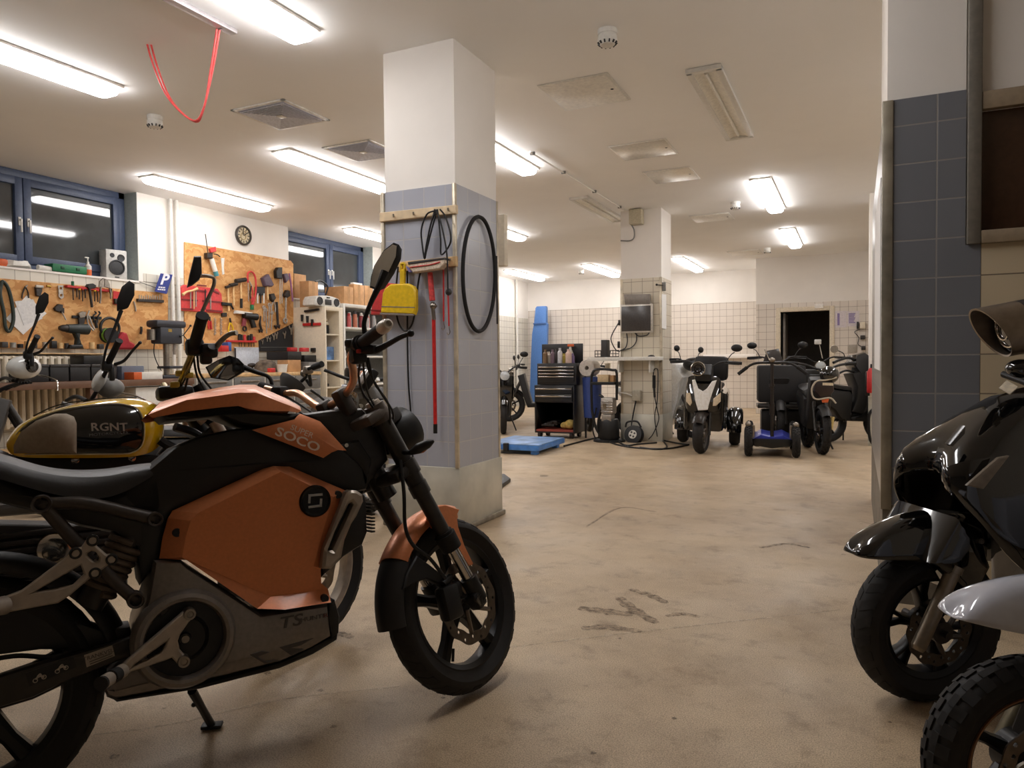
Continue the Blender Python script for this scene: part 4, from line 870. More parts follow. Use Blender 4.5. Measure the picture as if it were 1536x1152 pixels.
for sg in (1, -1): bb = B(); bb.cyl(C+a*sg*.09, C+a*sg*.09+rk*.42, .024); bb.cyl(C+a*sg*.09+rk*.3, C+a*sg*.09+rk*.74, .028); bb.build('fork_leg', black, MY)
bb = B(); bb.box(C+rk*.7, (.1, .24, .04), .012, rot=M((h, a, rk)).transposed()); bb.box(C+rk*.5, (.1, .24, .04), .012, rot=M((h, a, rk)).transposed()); bb.build('fork_clamp', black, MY)
bb = B(); hl_ = C+rk*.62+h*.12; bb.lathe(hl_-h*.05, h, [(0, 0), (.06, .01), (.09, .05), (.095, .1), (.09, .11)], 28); ho = bb.build('headlight', black, MY); B().lathe(hl_-h*.05, h, [(.088, .105), (.05, .12), (0, .124)], 24).build('lens', lensw, ho)
wheel(F2, MY, -1.36, .315, .12, 'rear', rimm=silv, rimR=.245)
bb = B(); bb.tube([F2.L(-1.36, .1, .31), F2.L(-.9, .1, .36), F2.L(-.7, .1, .4)], .022, 10); bb.tube([F2.L(-1.36, -.1, .31), F2.L(-.9, -.1, .36), F2.L(-.7, -.1, .4)], .022, 10); bb.build('swing_arm', black, MY)
shell2(F2, [[(-200, 690, .1), (-200, 672, .1), (-200, 666, 0)], [(-100, 700, .11), (-100, 674, .11), (-100, 666, 0)], [(-20, 704, .11), (-20, 672, .1), (-20, 664, 0)], [(14, 698, .07), (12, 684, .06), (10, 676, 0)]], 'seat', seatm, MY)
bb = B()
for q in ([(262, 640, .05), (300, 655, .02), (345, 700, 0)], [(255, 690, .06), (300, 660, .08), (330, 640, .08), (350, 650, .05)], [(240, 660, .1), (280, 690, .1), (320, 760, .1)], [(252, 625, 0), (310, 630, 0), (360, 700, 0)]): bb.tube(F2.pl(q), .016, 8)
bb.build('frame_tube', black, MY)
bb = B(); bb.cyl(F2.p(322, 632, .1), F2.p(334, 652, .1), .022, .022, 14); bb.cyl(F2.p(300, 628, .09), F2.p(306, 634, .09), .015); bb.build('fork_lower', silv, MY)
# its bar, grip, lever and mirrors
ybar = mat('warm chrome bar', (170, 150, 100), .25, 1.)
bb = B(); bb.tube(F2.pl([(262, 588, .02), (270, 575, .08), (278, 556, .14), (285, 540, .17), (290, 524, .2)]), .0125, 12); bb.tube(F2.pl([(256, 592, -.02), (250, 585, -.12), (246, 578, -.2)]), .0125, 12); bb.build('handlebar', ybar, MY)
bb = B(); a_, b_ = F2.p(291, 520, .2), F2.p(303, 477, .31); bb.cyl(a_, b_, .02, .0185, 16); bb.cyl(b_, b_+(b_-a_).normalized()*.012, .021); bb.build('throttle_grip', rubber, MY)
bb = B(); bb.box(F2.p(292, 521, .19), (.06, .05, .06), .014, rot=F2.rot()); bb.box(F2.p(314, 526, .22), (.055, .04, .05), .012, rot=F2.rot()); bb.box(F2.p(309, 538, .22), (.04, .03, .04), .01, rot=F2.rot()); bb.cyl(F2.p(317, 522, .245), F2.p(318, 520, .25), .014); bb.build('switch_housing', black, MY)
bb = B(); bb.tube(F2.pl([(320, 532, .22), (324, 521, .23), (334, 509, .26), (345, 501, .29), (355, 499, .31)]), [.011, .01, .009, .008, .009], 10); bb.build('brake_lever', steel, MY)
def mirror2(fr, outline, off, stem, r, t, back=.02, sm=None):
    P = [fr.p(x, y, off) for x, y in outline]; c = sum(P, V())/len(P); n = fr.n
    n = ((P[0]-c).cross(P[2]-c)).normalized(); n = n if n.dot(CAM-c) > 0 else -n
    bb = B(); bb.grid([[c+(p-c)*.5+n*.012 for p in P], [c+(p-c)*.9+n*.01 for p in P], P, [c+(p-c)*.9-n*back*.5 for p in P]], closed=True, cap=True); o = bb.build('mirror', black, t); 
    bb = B(); bb.plate([c+(p-c)*.88-n*(back*.5) for p in P], -n, .002); bb.build('mirror_glass', mirrorm, o)
    bb = B(); bb.tube(fr.pl(stem), r, 8); bb.build('mirror_stem', sm or black, t)
mirror2(F2, [(291, 384), (302, 384), (303, 410), (299, 420), (289, 428), (280, 432), (284, 412)], .26, [(300, 414, .26), (312, 414, .26), (321, 418, .25), (320, 430, .25), (311, 450, .25), (301, 472, .25)], .0065, MY, sm=steel)
bb = B(); 
for px, py in ((283, 563), (262, 577), (270, 560)): bb.box(F2.p(px, py, .12), (.03, .03, .02), .005, rot=F2.rot())
bb.build('cable_guide', mat('yellow guide', (190, 164, 60), .4), MY)
for q in ([(296, 534, .19), (300, 560, .15), (318, 585, .1)], [(290, 534, .19), (296, 565, .15), (310, 590, .1)], [(286, 536, .17), (283, 560, .13), (276, 590, .08)]): bb = B(); bb.tube(F2.pl(q), .004, 6); bb.build('cable', black, MY)
bb = B(); bb.box(F2.p(262, 590, .04), (.12, .1, .05), .015, rot=F2.rot()); bb.cyl(F2.p(296, 577, .0), F2.p(304, 590, .0), .022, .022, 14); bb.build('instrument', black, MY)
# ---- step-through moped body in the frame's own metres: u forward from the headlight, w up
def moped_body(fr, t, body=bkmatt, R=.27, wb=1.2, seat=True, shield=None, steer=12, fu=.16, knob=False, k=1.):
    L_ = fr.L; S = lambda u: u if u > -.3 else -.3+(u+.3)*k; L = lambda u, n, w: L_(S(u), n, w)
    C, a, h = wheel(fr, t, fu, R, .09, 'front', steer=steer, knob=knob); wheel(fr, t, fu-wb, R, .1, 'rear', disc=False, knob=knob)
    rk = (fr.w*cos(rad(26))-fr.u*sin(rad(26))).normalized()
    for sg in (1, -1): bb = B(); bb.cyl(C+a*sg*.075, C+a*sg*.07+rk*.4, .018, .018, 12); bb.cyl(C+a*sg*.07+rk*.3, C+a*sg*.06+rk*.62, .023, .023, 12); bb.build('fork_leg', frameb, t)
    bb = B(); arch(bb, C, a, h, fr.w, R+.02, .055, rad(40), rad(150)); bb.build('front_mudguard', body, t)
    bb = B(); bb.slab([L(*q) for q in ((-.08, 0, .86), (-.2, 0, .9), (-.3, 0, .5), (-.34, 0, .36), (-.62, 0, .34), (-.62, 0, .28), (-.26, 0, .27), (-.2, 0, .42))], fr.n, -.13, .13, .03); bb.build('leg_shield', shield or body, t)
    bb = B(); bb.slab([L(*q) for q in ((-.6, 0, .36), (-.55, 0, .62), (-.62, 0, .68), (-1.25, 0, .72), (-1.38, 0, .66), (-1.2, 0, .5), (-1.0, 0, .42), (-.85, 0, .3), (-.6, 0, .28))], fr.n, -.13, .13, .04); bb.build('body_cover', body, t)
    if seat:
        rows = []
        for u, z, w in ((-.54, .68, .08), (-.6, .74, .12), (-.85, .76, .14), (-1.1, .79, .13), (-1.3, .8, .1), (-1.36, .77, .06)): rows.append([L(u, x*w, zz) for x, zz in ((-1, z-.06), (-1, z-.02), (-.6, z), (0, z+.008), (.6, z), (1, z-.02), (1, z-.06))])
        bb = B(); bb.grid(rows, closed=True, cap=True); bb.build('seat', seatm, t, ang=50)
    bb = B(); bb.tube([L(fu-wb, .09, R), L(-.75, .1, .33)], .02, 8, 1); bb.tube([L(fu-wb, -.09, R), L(-.75, -.1, .33)], .02, 8, 1); bb.build('swing_arm', frameb, t)
    bb = B(); bb.tube([L(-.6, -.1, .3), L(-.5, -.22, .012)], .011, 8, 1); bb.build('side_stand', black, t)
    return C, a, h, rk
whitep = mat('white gloss moped paint', (206, 206, 202), .18, coat=.8, var=.02)
def moped_head(fr, t, sc, ox_, oy_):
    """the bar end of the cafe style moped, px coordinates relative to its headlight, scaled"""
    q = lambda x, y, o=0.: fr.p(ox_+x*sc, oy_+y*sc, o)
    bb = B(); bb.tube([q(-4, 30, 0), q(6, 14, .04), q(14, -4, .1), q(22, -20, .16), q(28, -34, .2)], .0125, 10); bb.tube([q(-10, 30, -.02), q(-26, 24, -.14), q(-40, 30, -.22)], .0125, 10); bb.build('handlebar', black, t)
    bb = B(); a_, b_ = q(24, -30, .2), q(38, -58, .31); bb.cyl(a_, b_, .019, .018, 14); bb.cyl(b_, b_+(b_-a_).normalized()*.012, .02); bb.build('throttle_grip', rubber, t)
    bb = B(); bb.box(q(20, -22, .17), (.06, .06, .06), .014, rot=fr.rot()); bb.box(q(28, -10, .17), (.03, .05, .08), .01, rot=fr.rot()); bb.build('switch_housing', black, t)
    bb = B(); bb.tube([q(32, -24, .2), q(46, -30, .23), q(58, -44, .27), (q(70, -57, .31))], [.011, .009, .008, .008], 8); bb.sph(q(70, -57, .31), .01); bb.build('brake_lever', black, t)
    bb = B(); bb.tube([q(14, -22, .2), q(20, -50, .22), q(34, -84, .23), q(42, -106, .24)], [.007, .007, .009, .012], 8); bb.build('mirror_stem', black, t)
    P = [q(*p) for p in ((36, -104, .22), (36, -120, .22), (44, -142, .23), (54, -150, .24), (60, -146, .26), (60, -128, .27), (50, -108, .25))]; c = sum(P, V())/7; n = (fr.n*.7+fr.u*.7).normalized()
    bb = B(); bb.grid([[c+(p-c)*.5+n*.018 for p in P], [c+(p-c)*.92+n*.012 for p in P], P, [c+(p-c)*.92-n*.008 for p in P]], closed=True, cap=True); mo = bb.build('mirror', black, t); bb = B(); bb.plate([c+(p-c)*.9-n*.009 for p in P], -n, .002); bb.build('mirror_glass', mirrorm, mo)
    bb = B(); bb.tube([q(40, 18, .08), q(60, 22, .14), q(76, 28, .2), q(80, 34, .22), q(80, 50, .23)], .0055, 8); bb.build('wire_stay', chrome, t)
for nm, hx, hy, dep, sc, lab in (('A', 36, 552, 5.3, .74, 'moped with rounded white headlight shell, at the far left under the pegged hose'), ('B', 152, 575, 4.3, 1., 'moped with pointed white headlight shell, just behind the yellow tank')):
    O = od(hx, hy, dep); f = Fr(O, 33, 5); t = thing('moped', lab, 'moped', f.O-f.u*.5, atan2(f.u.y, f.u.x), group='white headlight mopeds')
    moped_body(f, t, shield=mat('charcoal panel', (62, 59, 56), .5)); moped_head(f, t, sc, hx-12*sc, hy-4*sc)
    if nm == 'A':
        bb = B(); c = f.p(36, 551, .05); R_ = f.rot(); bb.sph(c, (.11, .085, .085), R_, 28, 16); hs = bb.build('headlight_shell', whitep, t, 'white headlight shell'); bb = B(); e = (f.n*.75+f.u*.65).normalized(); bb.lathe(c+e*.055, e, [(.0, .045), (.035, .042), (.045, .03), (.048, 0)], 24); bb.build('headlight_lens', darkglass, hs)
    else:
        P = [(135, 586), (136, 571), (146, 556), (160, 546), (163, 552), (163, 565), (160, 577), (148, 593)]
        bb = B(); pts = f.pl(P, .05); c = sum(pts, V())/8; bb.grid([[c+(p-c)*k+f.n*h_ for p in pts] for k, h_ in ((.15, .07), (.5, .06), (.85, .03), (1, 0), (.85, -.05), (.4, -.1))], closed=True, cap=True); hs = bb.build('headlight_shell', whitep, t, 'white headlight shell', sub=1)
        bb = B(); c2 = f.p(166, 582, .03); bb.sph(c2, (.075, .06, .06), f.rot()); bb.build('headlight_lens', grey, hs)
    bb = B(); 
    for i in range(5): bb.tube([f.p(hx-70*sc+i*16*sc, hy+(56-i*6)*sc, -.06+i*.02), f.p(hx-40*sc+i*12*sc, hy+(40-i*3)*sc, 0), f.p(hx-10*sc+i*6*sc, hy+30*sc, .03)], .011, 6)
    bb.build('wiring', black, t)
    bb = B(); bb.tube([f.p(hx-96*sc, hy+60*sc, -.35), f.p(hx-60*sc, hy+38*sc, -.2)], .018, 10, 1); bb.build('left_grip', rubber, t)
# ---- third bike: speedometer bar seen over the copper bar
O = od(438, 573, 4.6); f = Fr(O, 35, 4); t = thing('moped', 'black moped with cup shaped speedometer, seen between copper handlebar and tool wall', 'moped', f.O-f.u*.5, atan2(f.u.y, f.u.x))
moped_body(f, t)
bb = B(); c = f.p(437, 576, .02); e = (f.p(452, 560, .02)-f.p(430, 590, .02)).normalized(); bb.lathe(c-e*.05, e, [(0, 0), (.05, .0), (.085, .05), (.088, .075), (.08, .08), (0, .08)], 26); bb.build('speedometer', darkgrey, t)
bb = B(); bb.tube(f.pl([(452, 572, .02), (459, 565, .06), (460, 556, .1), (466, 552, .14), (482, 546, .22)]), .011, 10); bb.tube(f.pl([(460, 570, .05), (466, 578, .08), (464, 562, .1)]), .011, 10); bb.build('handlebar', black, t)
bb = B(); a_, b_ = f.p(470, 551, .16), f.p(483, 546, .24); bb.cyl(a_, b_, .02); bb.build('throttle_grip', rubber, t); bb = B(); bb.box(f.p(462, 555, .1), (.06, .05, .05), .012, rot=f.rot()); bb.sph(f.p(456, 560, .06), .025); bb.build('switch_housing', steel, t)
bb = B(); bb.tube(f.pl([(466, 585, .05), (476, 592, .05), (486, 600, .04)]), .008, 8); bb.build('cable', black, t)
# ---- dark scooter rear end beside the tiled pillar
O = od(541, 560, 5.5); f = Fr(O, -62, 2); t = thing('scooter', 'dark scooter mostly hidden between the copper bike fork and the tiled pillar', 'scooter', f.O, atan2(f.u.y, f.u.x))
moped_body(f, t, fu=.12)
bb = B(); bb.slab([f.L(*q) for q in ((-.2, 0, .95), (.2, 0, .93), (.3, 0, .85), (.28, 0, .74), (.1, 0, .66), (-.22, 0, .7))], f.n, -.14, .14, .04); bb.build('front_cowl', gloss, t)
bb = B(); bb.tube([f.L(-.05, -.3, 1.05), f.L(0, -.1, .98), f.L(0, .1, .98), f.L(-.05, .3, 1.05)], .013, 10); bb.build('handlebar', black, t)
bb = B(); bb.box(f.L(-.12, .02, 1.03), (.12, .2, .1), .03, rot=f.rot()); bb.build('headset', black, t)
bb = B(); bb.plate(f.pl([(533, 583), (564, 566), (566, 571), (540, 590)], .1), f.n, .02, .003); bb.build('white_strip', white, t)
# ================================================================ window wall: peg boards, tools, benches, shelves
def W(x, y, off=.02): return ox(x, y, WX+off)
def WP(pts, off=.02): return [W(p[0], p[1], off) for p in pts]
def wroot(name, label, cat, px, py, group=None, off=.02): p = W(px, py, off); return thing(name, label, cat, p, group=group)
class TB(B):
    def ro(s, pts, r=.008, off=.03, n=8, sm=4): s.tube(WP(pts, off), r, n, sm); return s
    def pl(s, pts, off=.03, t=.012, bev=.0, holes=()): s.plate(WP(pts, off), X_, t, bev, [WP(h, off) for h in holes]); return s
    def bx(s, px, py, size, off=.04, bev=.004): s.box(W(px, py, off), size, bev); return s
def wtool(name, label, cat, parts, group=None):
    """parts: list of (part name, builder, material); a single part becomes one mesh"""
    if len(parts) == 1: return parts[0][1].one(name, parts[0][2], label, cat, group)
    co = [v.co.copy() for v in parts[0][1].bm.verts]; c = sum(co, V())/len(co)
    t = thing(name, label, cat, c, group=group)
    for n, b_, m in parts: b_.build(n, m, t)
    return t
# OSB boards
osb = bpy.data.materials.new('osb board'); osb.use_nodes = True; nt, b = nodes(osb); N = nt.nodes.new; L = nt.links.new
g = N('ShaderNodeNewGeometry'); mp = N('ShaderNodeMapping'); mp.inputs['Scale'].default_value = (1, 1, 1.0); L(g.outputs['Position'], mp.inputs[0])
vo = N('ShaderNodeTexVoronoi'); vo.inputs['Scale'].default_value = 16; vo.inputs['Randomness'].default_value = 1
m2 = N('ShaderNodeMapping'); m2.inputs['Scale'].default_value = (1, .55, 1.6); nq = N('ShaderNodeTexNoise'); nq.inputs['Scale'].default_value = 7; nq.inputs['Detail'].default_value = 3
mx = N('ShaderNodeVectorMath'); mx.operation = 'MULTIPLY_ADD'; mx.inputs[1].default_value = (.25,)*3; L(mp.outputs[0], nq.inputs['Vector']); L(nq.outputs['Color'], mx.inputs[0]); L(mp.outputs[0], mx.inputs[2]); L(mx.outputs[0], m2.inputs[0]); L(m2.outputs[0], vo.inputs['Vector'])
rp = N('ShaderNodeValToRGB'); rp.color_ramp.elements[0].color = lin((196, 138, 78)); rp.color_ramp.elements[1].color = lin((218, 168, 108)); rp.color_ramp.elements[0].position = .15; rp.color_ramp.elements[1].position = .85
sp = N('ShaderNodeSeparateColor'); L(vo.outputs['Color'], sp.inputs[0]); L(sp.outputs[0], rp.inputs['Fac']); L(rp.outputs['Color'], b.inputs['Base Color']); b.inputs['Roughness'].default_value = .7
TB().pl([(-60, 412), (252, 440), (252, 524), (-60, 521.5)], .018, .016).one('peg_board', osb, 'long chipboard tool panel under the first blue window', 'peg board')
TB().pl([(277, 363), (436, 391), (440, 396), (440, 527), (277, 525)], .018, .016).one('peg_board', osb, 'tall chipboard tool panel under the wall clock', 'peg board')
toolsteel = mat('tool steel', (176, 170, 162), .35, .5, var=.1); dsteel = mat('dark tool steel', (66, 62, 60), .4, .7, var=.1); hwood = mat('tool handle wood', (222, 184, 130), .55)
purple = mat('dull purple plastic', (92, 76, 92), .5)
G1, G2 = 'tools on the long chipboard panel', 'tools on the tall chipboard panel'
# --- clock
c = W(366, 353, .03); t = thing('wall_clock', 'round wall clock with a dark rim and brassy skeleton dial', 'clock', c)
bb = B(); bb.lathe(c-X_*.03, X_, [(0, 0), (.135, 0), (.14, .03), (.13, .045), (.115, .04), (.112, .02), (0, .02)], 40); bb.build('case', mat('clock rim', (92, 88, 84), .3, .7), t); bb = B(); bb.lathe(c-X_*.008, X_, [(0, 0), (.11, 0), (.11, .002), (0, .002)], 32); bb.build('dial', mat('clock dial', (196, 182, 150), .4, .3), t)
bb = B()
for i in range(12): a = i*pi/6; bb.box(c+V((-.004, sin(a)*.09, cos(a)*.09)), (.003, .012, .03), rot=M.Rotation(-a, 3, 'X'))
bb.build('numerals', black, t); bb = B()
for R_, q in ((.045, 9), (.03, 7)): bb.torus(c+V((-.003, (.012 if R_ < .04 else -.01), (.03 if R_ < .04 else -.015))), X_, R_, .004, 20, 6)
bb.build('gear', mat('brass gear', (150, 126, 70), .35, .8), t); bb = B(); bb.box(c+V((.002, .03, .02)), (.003, .08, .01), rot=M.Rotation(.6, 3, 'X')); bb.box(c+V((.002, -.015, .04)), (.003, .01, .08)); bb.build('hand', black, t)
# --- things on the first sill
sz = SILL+.003; sx = WX-.06
def sillp(px, y=400, x=sx): p = ox(px, y, x); return V((x, p.y, sz))
a_, b_ = sillp(162, 400, WX-.0), sillp(197, 400, WX-.0); w_ = (b_.y-a_.y); h_ = ox(180, 375, WX).z-sz
T = M.Translation(V((WX-.13, (a_.y+b_.y)/2, sz))) @ M.Rotation(rad(-12), 4, 'Z'); t = thing('loudspeaker', 'silver grey monitor loudspeaker at the end of the first window sill', 'loudspeaker', T=T)
bb = B(); bb.box((0, 0, h_/2), (.22, w_*.8, h_), .012); bb.build('cabinet', mat('speaker silver', (196, 194, 188), .4), t, local=True)
spd = mat('speaker cone', (44, 44, 46), .5); bb = B()
for yy, zz_, r in ((.02, .3*h_, .3*w_), ): bb.lathe((.11, yy*0, zz_+.03), X_, [(0, .006), (r*.35, .007), (r*.8, .002), (r*.86, .012), (r, .01), (r, -.005)], 32)
bb.build('woofer', spd, t, local=True); bb = B(); bb.lathe((.11, w_*.17, h_*.73), X_, [(0, .008), (w_*.08, .003), (w_*.13, .008), (w_*.145, 0)], 24); bb.build('tweeter', spd, t, local=True); bb = B(); bb.lathe((.11, -w_*.16, h_*.8), X_, [(0, .003), (w_*.07, .006), (w_*.09, 0)], 20); bb.build('bass_port', spd, t, local=True)
bb = B(); bb.box((.112, 0, h_*.05), (.004, .05, .012)); bb.build('name_plate', darkgrey, t, local=True)
B().tube([V((WX-.02, b_.y, sz+.02)), W(215, 425, .02), W(232, 431, .02), W(244, 436, .02)], .004, 6).one('cable', darkgrey, 'thin cable running from the loudspeaker towards the parking sign', 'cable')
p = sillp(132, 405); t = thing('pump_bottle', 'clear pump bottle with orange liquid on the first window sill', 'bottle', p)
bb = B(); bb.lathe(p, Z_, [(0, 0), (.034, .002), (.036, .02), (.036, .07)], 20); bb.build('liquid', orange_p, t); bb = B(); bb.lathe(p, Z_, [(.0365, .07), (.036, .11), (.02, .13), (.014, .14), (.014, .16), (0, .16)], 20); bb.build('bottle', mat('frosted bottle', (214, 208, 200), .3), t); bb = B(); bb.cyl(p+Z_*.16, p+Z_*.2, .006); bb.box(p+V((0, -.012, .205)), (.016, .05, .012), .004); bb.build('pump', white, t)
a_, b_ = sillp(72, 402), sillp(124, 405); t = thing('tool_case', 'flat dark green plastic case lying on the first window sill', 'tool case', (a_+b_)/2); L_ = b_.y-a_.y
bb = B(); bb.box((a_+b_)/2+V((0, 0, .045)), (.16, L_, .085), .012); bb.build('lid', green, t); bb = B(); 
for f_ in (.28, .72): bb.box(a_.lerp(b_, f_)+V((.083, 0, .05)), (.01, .04, .03), .003)
bb.build('latch', mat('dark green latch', (12, 70, 44), .5), t)
a_, b_ = sillp(53, 401), sillp(80, 403); bb = B(); bb.cyl(a_+Z_*.03+X_*.04, b_+Z_*.022+X_*.04, .028, .026, 16); bb.cyl(b_+Z_*.022+X_*.04, b_+Z_*.022+X_*.04+Y_*.04, .014, .01, 12); bb.one('sealant_tube', white, 'white tube lying on the first window sill beside the green case', 'tube')
bb = B(); p = sillp(26, 398)
rr_ = random.Random(5)
bb.grid([[p+V((.05*cos(i*.52)*r*(1+.3*rr_.random()), .12*sin(i*.52)*r*(1+.2*rr_.random()), z+rr_.random()*.03)) for i in range(12)] for r, z in ((1, 0), (1.05, .03), (.8, .06), (.5, .05))], closed=True, cap=True); bb.one('crumpled_cloth', white, 'crumpled white cloth on the first window sill', 'cloth')
bb = B(); p = sillp(3, 396); bb.box(p+Z_*.04, (.07, .09, .08), .02); bb.one('orange_box', orange_p, 'small orange box at the left end of the window sill', 'box')
# --- parking sign
t = wroot('parking_sign', 'blue parking sign with a white P, tilted on the wall pipe', 'sign', 246, 426); P = WP([(241, 410), (259, 412), (250, 441), (232, 437)], .085); bb = B(); bb.plate(P, X_, .004); bb.build('plate', mat('sign blue', (36, 52, 128), .4), t)
ux = (P[1]-P[0]).normalized(); uy = (P[0]-P[3]).normalized(); c = (P[0]*.68+P[1]*.68+P[2]*.32+P[3]*.32)/2; sgw = mat('sign white', (225, 225, 230), .5)
bb = B(); bb.text('P', c+X_*.002, ux, uy, .20, .0008, bold=.006); bb.build('letter', sgw, t); bb = B(); vv = (P[3]-P[0]); hh = (P[1]-P[0])
for f_, segs in ((.72, ((.18, .32), (.36, .5), (.54, .72))), (.84, ((.16, .3), (.33, .47), (.5, .64), (.67, .8)))):
    for s0_, s1_ in segs: q = P[0]+vv*f_; bb.plate([q+hh*s0_+X_*.003, q+hh*s1_+X_*.003, q+hh*s1_+vv*.07+X_*.003, q+hh*s0_+vv*.07+X_*.003], X_, .001)
bb.build('small_print', sgw, t)
# --- tools on the long board
wtool('rubber_hose', 'loop of dark green hose hung at the left of the long chipboard panel', 'hose', [('h', TB().ro([(1, 430), (4, 422), (12, 432), (18, 455), (20, 480), (14, 497), (8, 490), (6, 470), (2, 452), (0, 440), (1, 430)], .018, .05, 8), mat('dark green rubber', (40, 52, 44), .5))])
TB().pl([(40, 443), (70, 470), (35, 502), (9, 478)], .026, .003).one('notice_sheet', paper, 'white printed sheet pinned crookedly on the long chipboard panel', 'paper', 'sheets on the long panel')
TB().pl([(22, 452), (50, 449), (64, 478), (36, 488)], .03, .003).one('notice_sheet', mat('second paper', (224, 222, 220), .8), 'second sheet overlapping the crooked one, behind the first moped mirror', 'paper', 'sheets on the long panel')
pr = mat('faded print', (150, 148, 150), .8)
wtool('hand_shears', 'tin snips with spread handles above the pinned sheet', 'snips', [('jaws', TB().ro([(38, 431), (41, 428)], .008), toolsteel), ('handle', TB().ro([(38, 430), (34, 440), (33, 448)], .007), dsteel), ('handle', TB().ro([(38, 430), (42, 438), (43, 447)], .007), dsteel)], G1)
wtool('splitter_tool', 'dark tool with silver clip, above the first moped mirror', 'tool', [('body', TB().pl([(54, 430), (63, 430), (64, 436), (61, 445), (55, 443)], .05, .03, .004), dsteel), ('clip', TB().bx(59, 430, (.02, .08, .03), .06), toolsteel)], G1)
wtool('brass_nozzle', 'small brass nozzle on a peg near the top of the long panel', 'nozzle', [('n', TB().ro([(70, 429), (76, 430)], .012, .05, 10, 1), mat('brass', (176, 146, 70), .35, .9))], G1)
wtool('bracket_plate', 'silver punched metal plate hanging left of the red screwdriver rail', 'plate', [('p', TB().pl([(87, 428), (95, 428), (95, 438), (96, 446), (92, 449), (88, 445), (88, 436)], .035, .006, .002, [[(89.5, 430.5), (93, 430.5), (93, 434), (89.5, 434)], [(90, 441), (93.5, 441), (93.5, 444.5), (90, 444.5)]]), toolsteel)], G1)
wtool('tool_rail', 'red rail for screwdrivers along the top of the long chipboard panel', 'tool rail', [('r', TB().pl([(101, 427.5), (166, 434.5), (166, 438), (101, 431)], .07, .05, .004), red)])
for i, (x0, y0, x1, y1, hm, hy) in enumerate(((109, 426, 110, 450, green, 3), (115, 431, 115.5, 446, dsteel, 0), (119, 432, 119, 449, yellow, 1), (124, 432, 124, 452, red, 1), (128, 433, 128, 447, dsteel, 0), (142, 434, 142, 452, yellow, 1), (146, 434, 147, 453, red, 2), (166, 436, 166, 448, black, 2))):
    wtool('screwdriver', 'screwdriver in the red rail, '+('first', 'second', 'third', 'fourth', 'fifth', 'sixth', 'seventh', 'last')[i]+' from its left end', 'screwdriver', [('blade', TB().ro([(x0, y0+2), (x1, y1)], .0065, .055, 6, 1), dsteel), ('handle', TB().ro([(x0, y0-1-hy), (x0, y0+3)], .015, .055, 8, 1), hm)], 'screwdrivers in the red rail')
wtool('hammer', 'hammer with black head hanging through the red rail', 'hammer', [('head', TB().pl([(131, 430), (134, 426), (140, 425), (145, 428), (144, 432), (134, 434)], .09, .05, .006), black), ('shaft', TB().ro([(134, 433), (136, 446), (138, 461)], .014, .07, 8, 1), dsteel)])
wtool('pliers', 'large grey pliers hung over the right end of the red rail', 'pliers', [('jaw', TB().pl([(149, 430), (150, 422), (155, 417), (157, 417), (155, 425), (155, 430)], .09, .02, .003), steel), ('jaw', TB().pl([(157, 430), (158, 418), (162, 420), (165, 426), (166, 433)], .09, .02, .003), steel), ('handle', TB().ro([(151, 430), (151, 445), (150, 455)], .01, .075), steel), ('handle', TB().ro([(164, 432), (166, 440), (166, 447)], .01, .075), steel)])
wtool('blister_pack', 'red hanging blister pack with tools beside the second moped mirror', 'package', [('backing_card', TB().pl([(170, 436), (180, 438), (179, 459), (170, 456)], .03, .004), red), ('blister', TB().bx(175, 452, (.03, .06, .06), .05, .008), dsteel)])
wtool('drill_bit_rail', 'row of drill bits in a dark rail at the right of the long panel', 'drill bits', [('rail', TB().pl([(207, 448), (246, 450), (246, 454), (207, 452)], .05, .03), dsteel)]+[('bit', TB().ro([(209+i*3.4, 442+(i % 3)), (209+i*3.4, 449)], .006, .045, 6, 1), toolsteel) for i in range(11)])
wtool('file', 'slim file hanging under the drill bit rail', 'file', [('f', TB().ro([(201, 452), (203, 460), (204, 467)], .008, .03, 6, 1), toolsteel)], G1)
wtool('chuck_key', 'small black key hanging left of the drill press', 'key', [('k', TB().ro([(212, 490), (212, 496), (211, 501)], .014, .04, 8, 1), dsteel)], G1)
wtool('gear_puller', 'dark puller hanging below the silver punched plate', 'puller', [('claw', TB().pl([(82, 462), (88, 456), (95, 457), (95, 463), (90, 468), (84, 466)], .05, .03, .004), dsteel), ('claw', TB().pl([(91, 462), (97, 462), (97, 470), (92, 469)], .045, .02, .004), dsteel), ('screw', TB().ro([(93, 468), (99, 480)], .007, .04, 6, 1), toolsteel)], G1)
wtool('tool_bar', 'black magnetic bar holding pliers in the middle of the long panel', 'tool bar', [('b', TB().pl([(109, 473), (153, 475), (153, 479), (109, 477)], .04, .02, .003), black)])
wtool('wire_cutter', 'grey headed cutters on the black magnetic bar', 'pliers', [('head', TB().pl([(118, 470), (124, 467), (130, 468), (128, 476), (120, 477)], .06, .03, .004), steel), ('handle', TB().pl([(118, 476), (129, 476), (126, 487), (119, 487)], .055, .02, .003), dsteel)], G1)
wtool('long_pliers', 'long thin silver pliers slung from the black magnetic bar', 'pliers', [('jaw', TB().ro([(131, 474), (134, 466)], .009, .06), toolsteel), ('handle', TB().ro([(131, 474), (132, 486), (140, 496)], .009, .06), toolsteel), ('handle', TB().ro([(133, 473), (138, 487), (142, 494)], .009, .06), toolsteel)], G1)
wtool('hook_tool', 'black double hook tool on the right of the magnetic bar', 'hook', [('hook', TB().ro([(141, 484), (140, 474), (144, 470), (142, 467)], .009, .055), black), ('hook', TB().ro([(146, 484), (147, 475), (150, 470), (148, 467)], .009, .055), black), ('grip', TB().ro([(143, 480), (145, 492)], .016, .055, 8, 1), black)], G1)
t = wroot('cordless_drill', 'dark green cordless drill standing on the ledge of the long panel', 'drill', 112, 500); dgreen = mat('drill body', (34, 42, 40), .5)
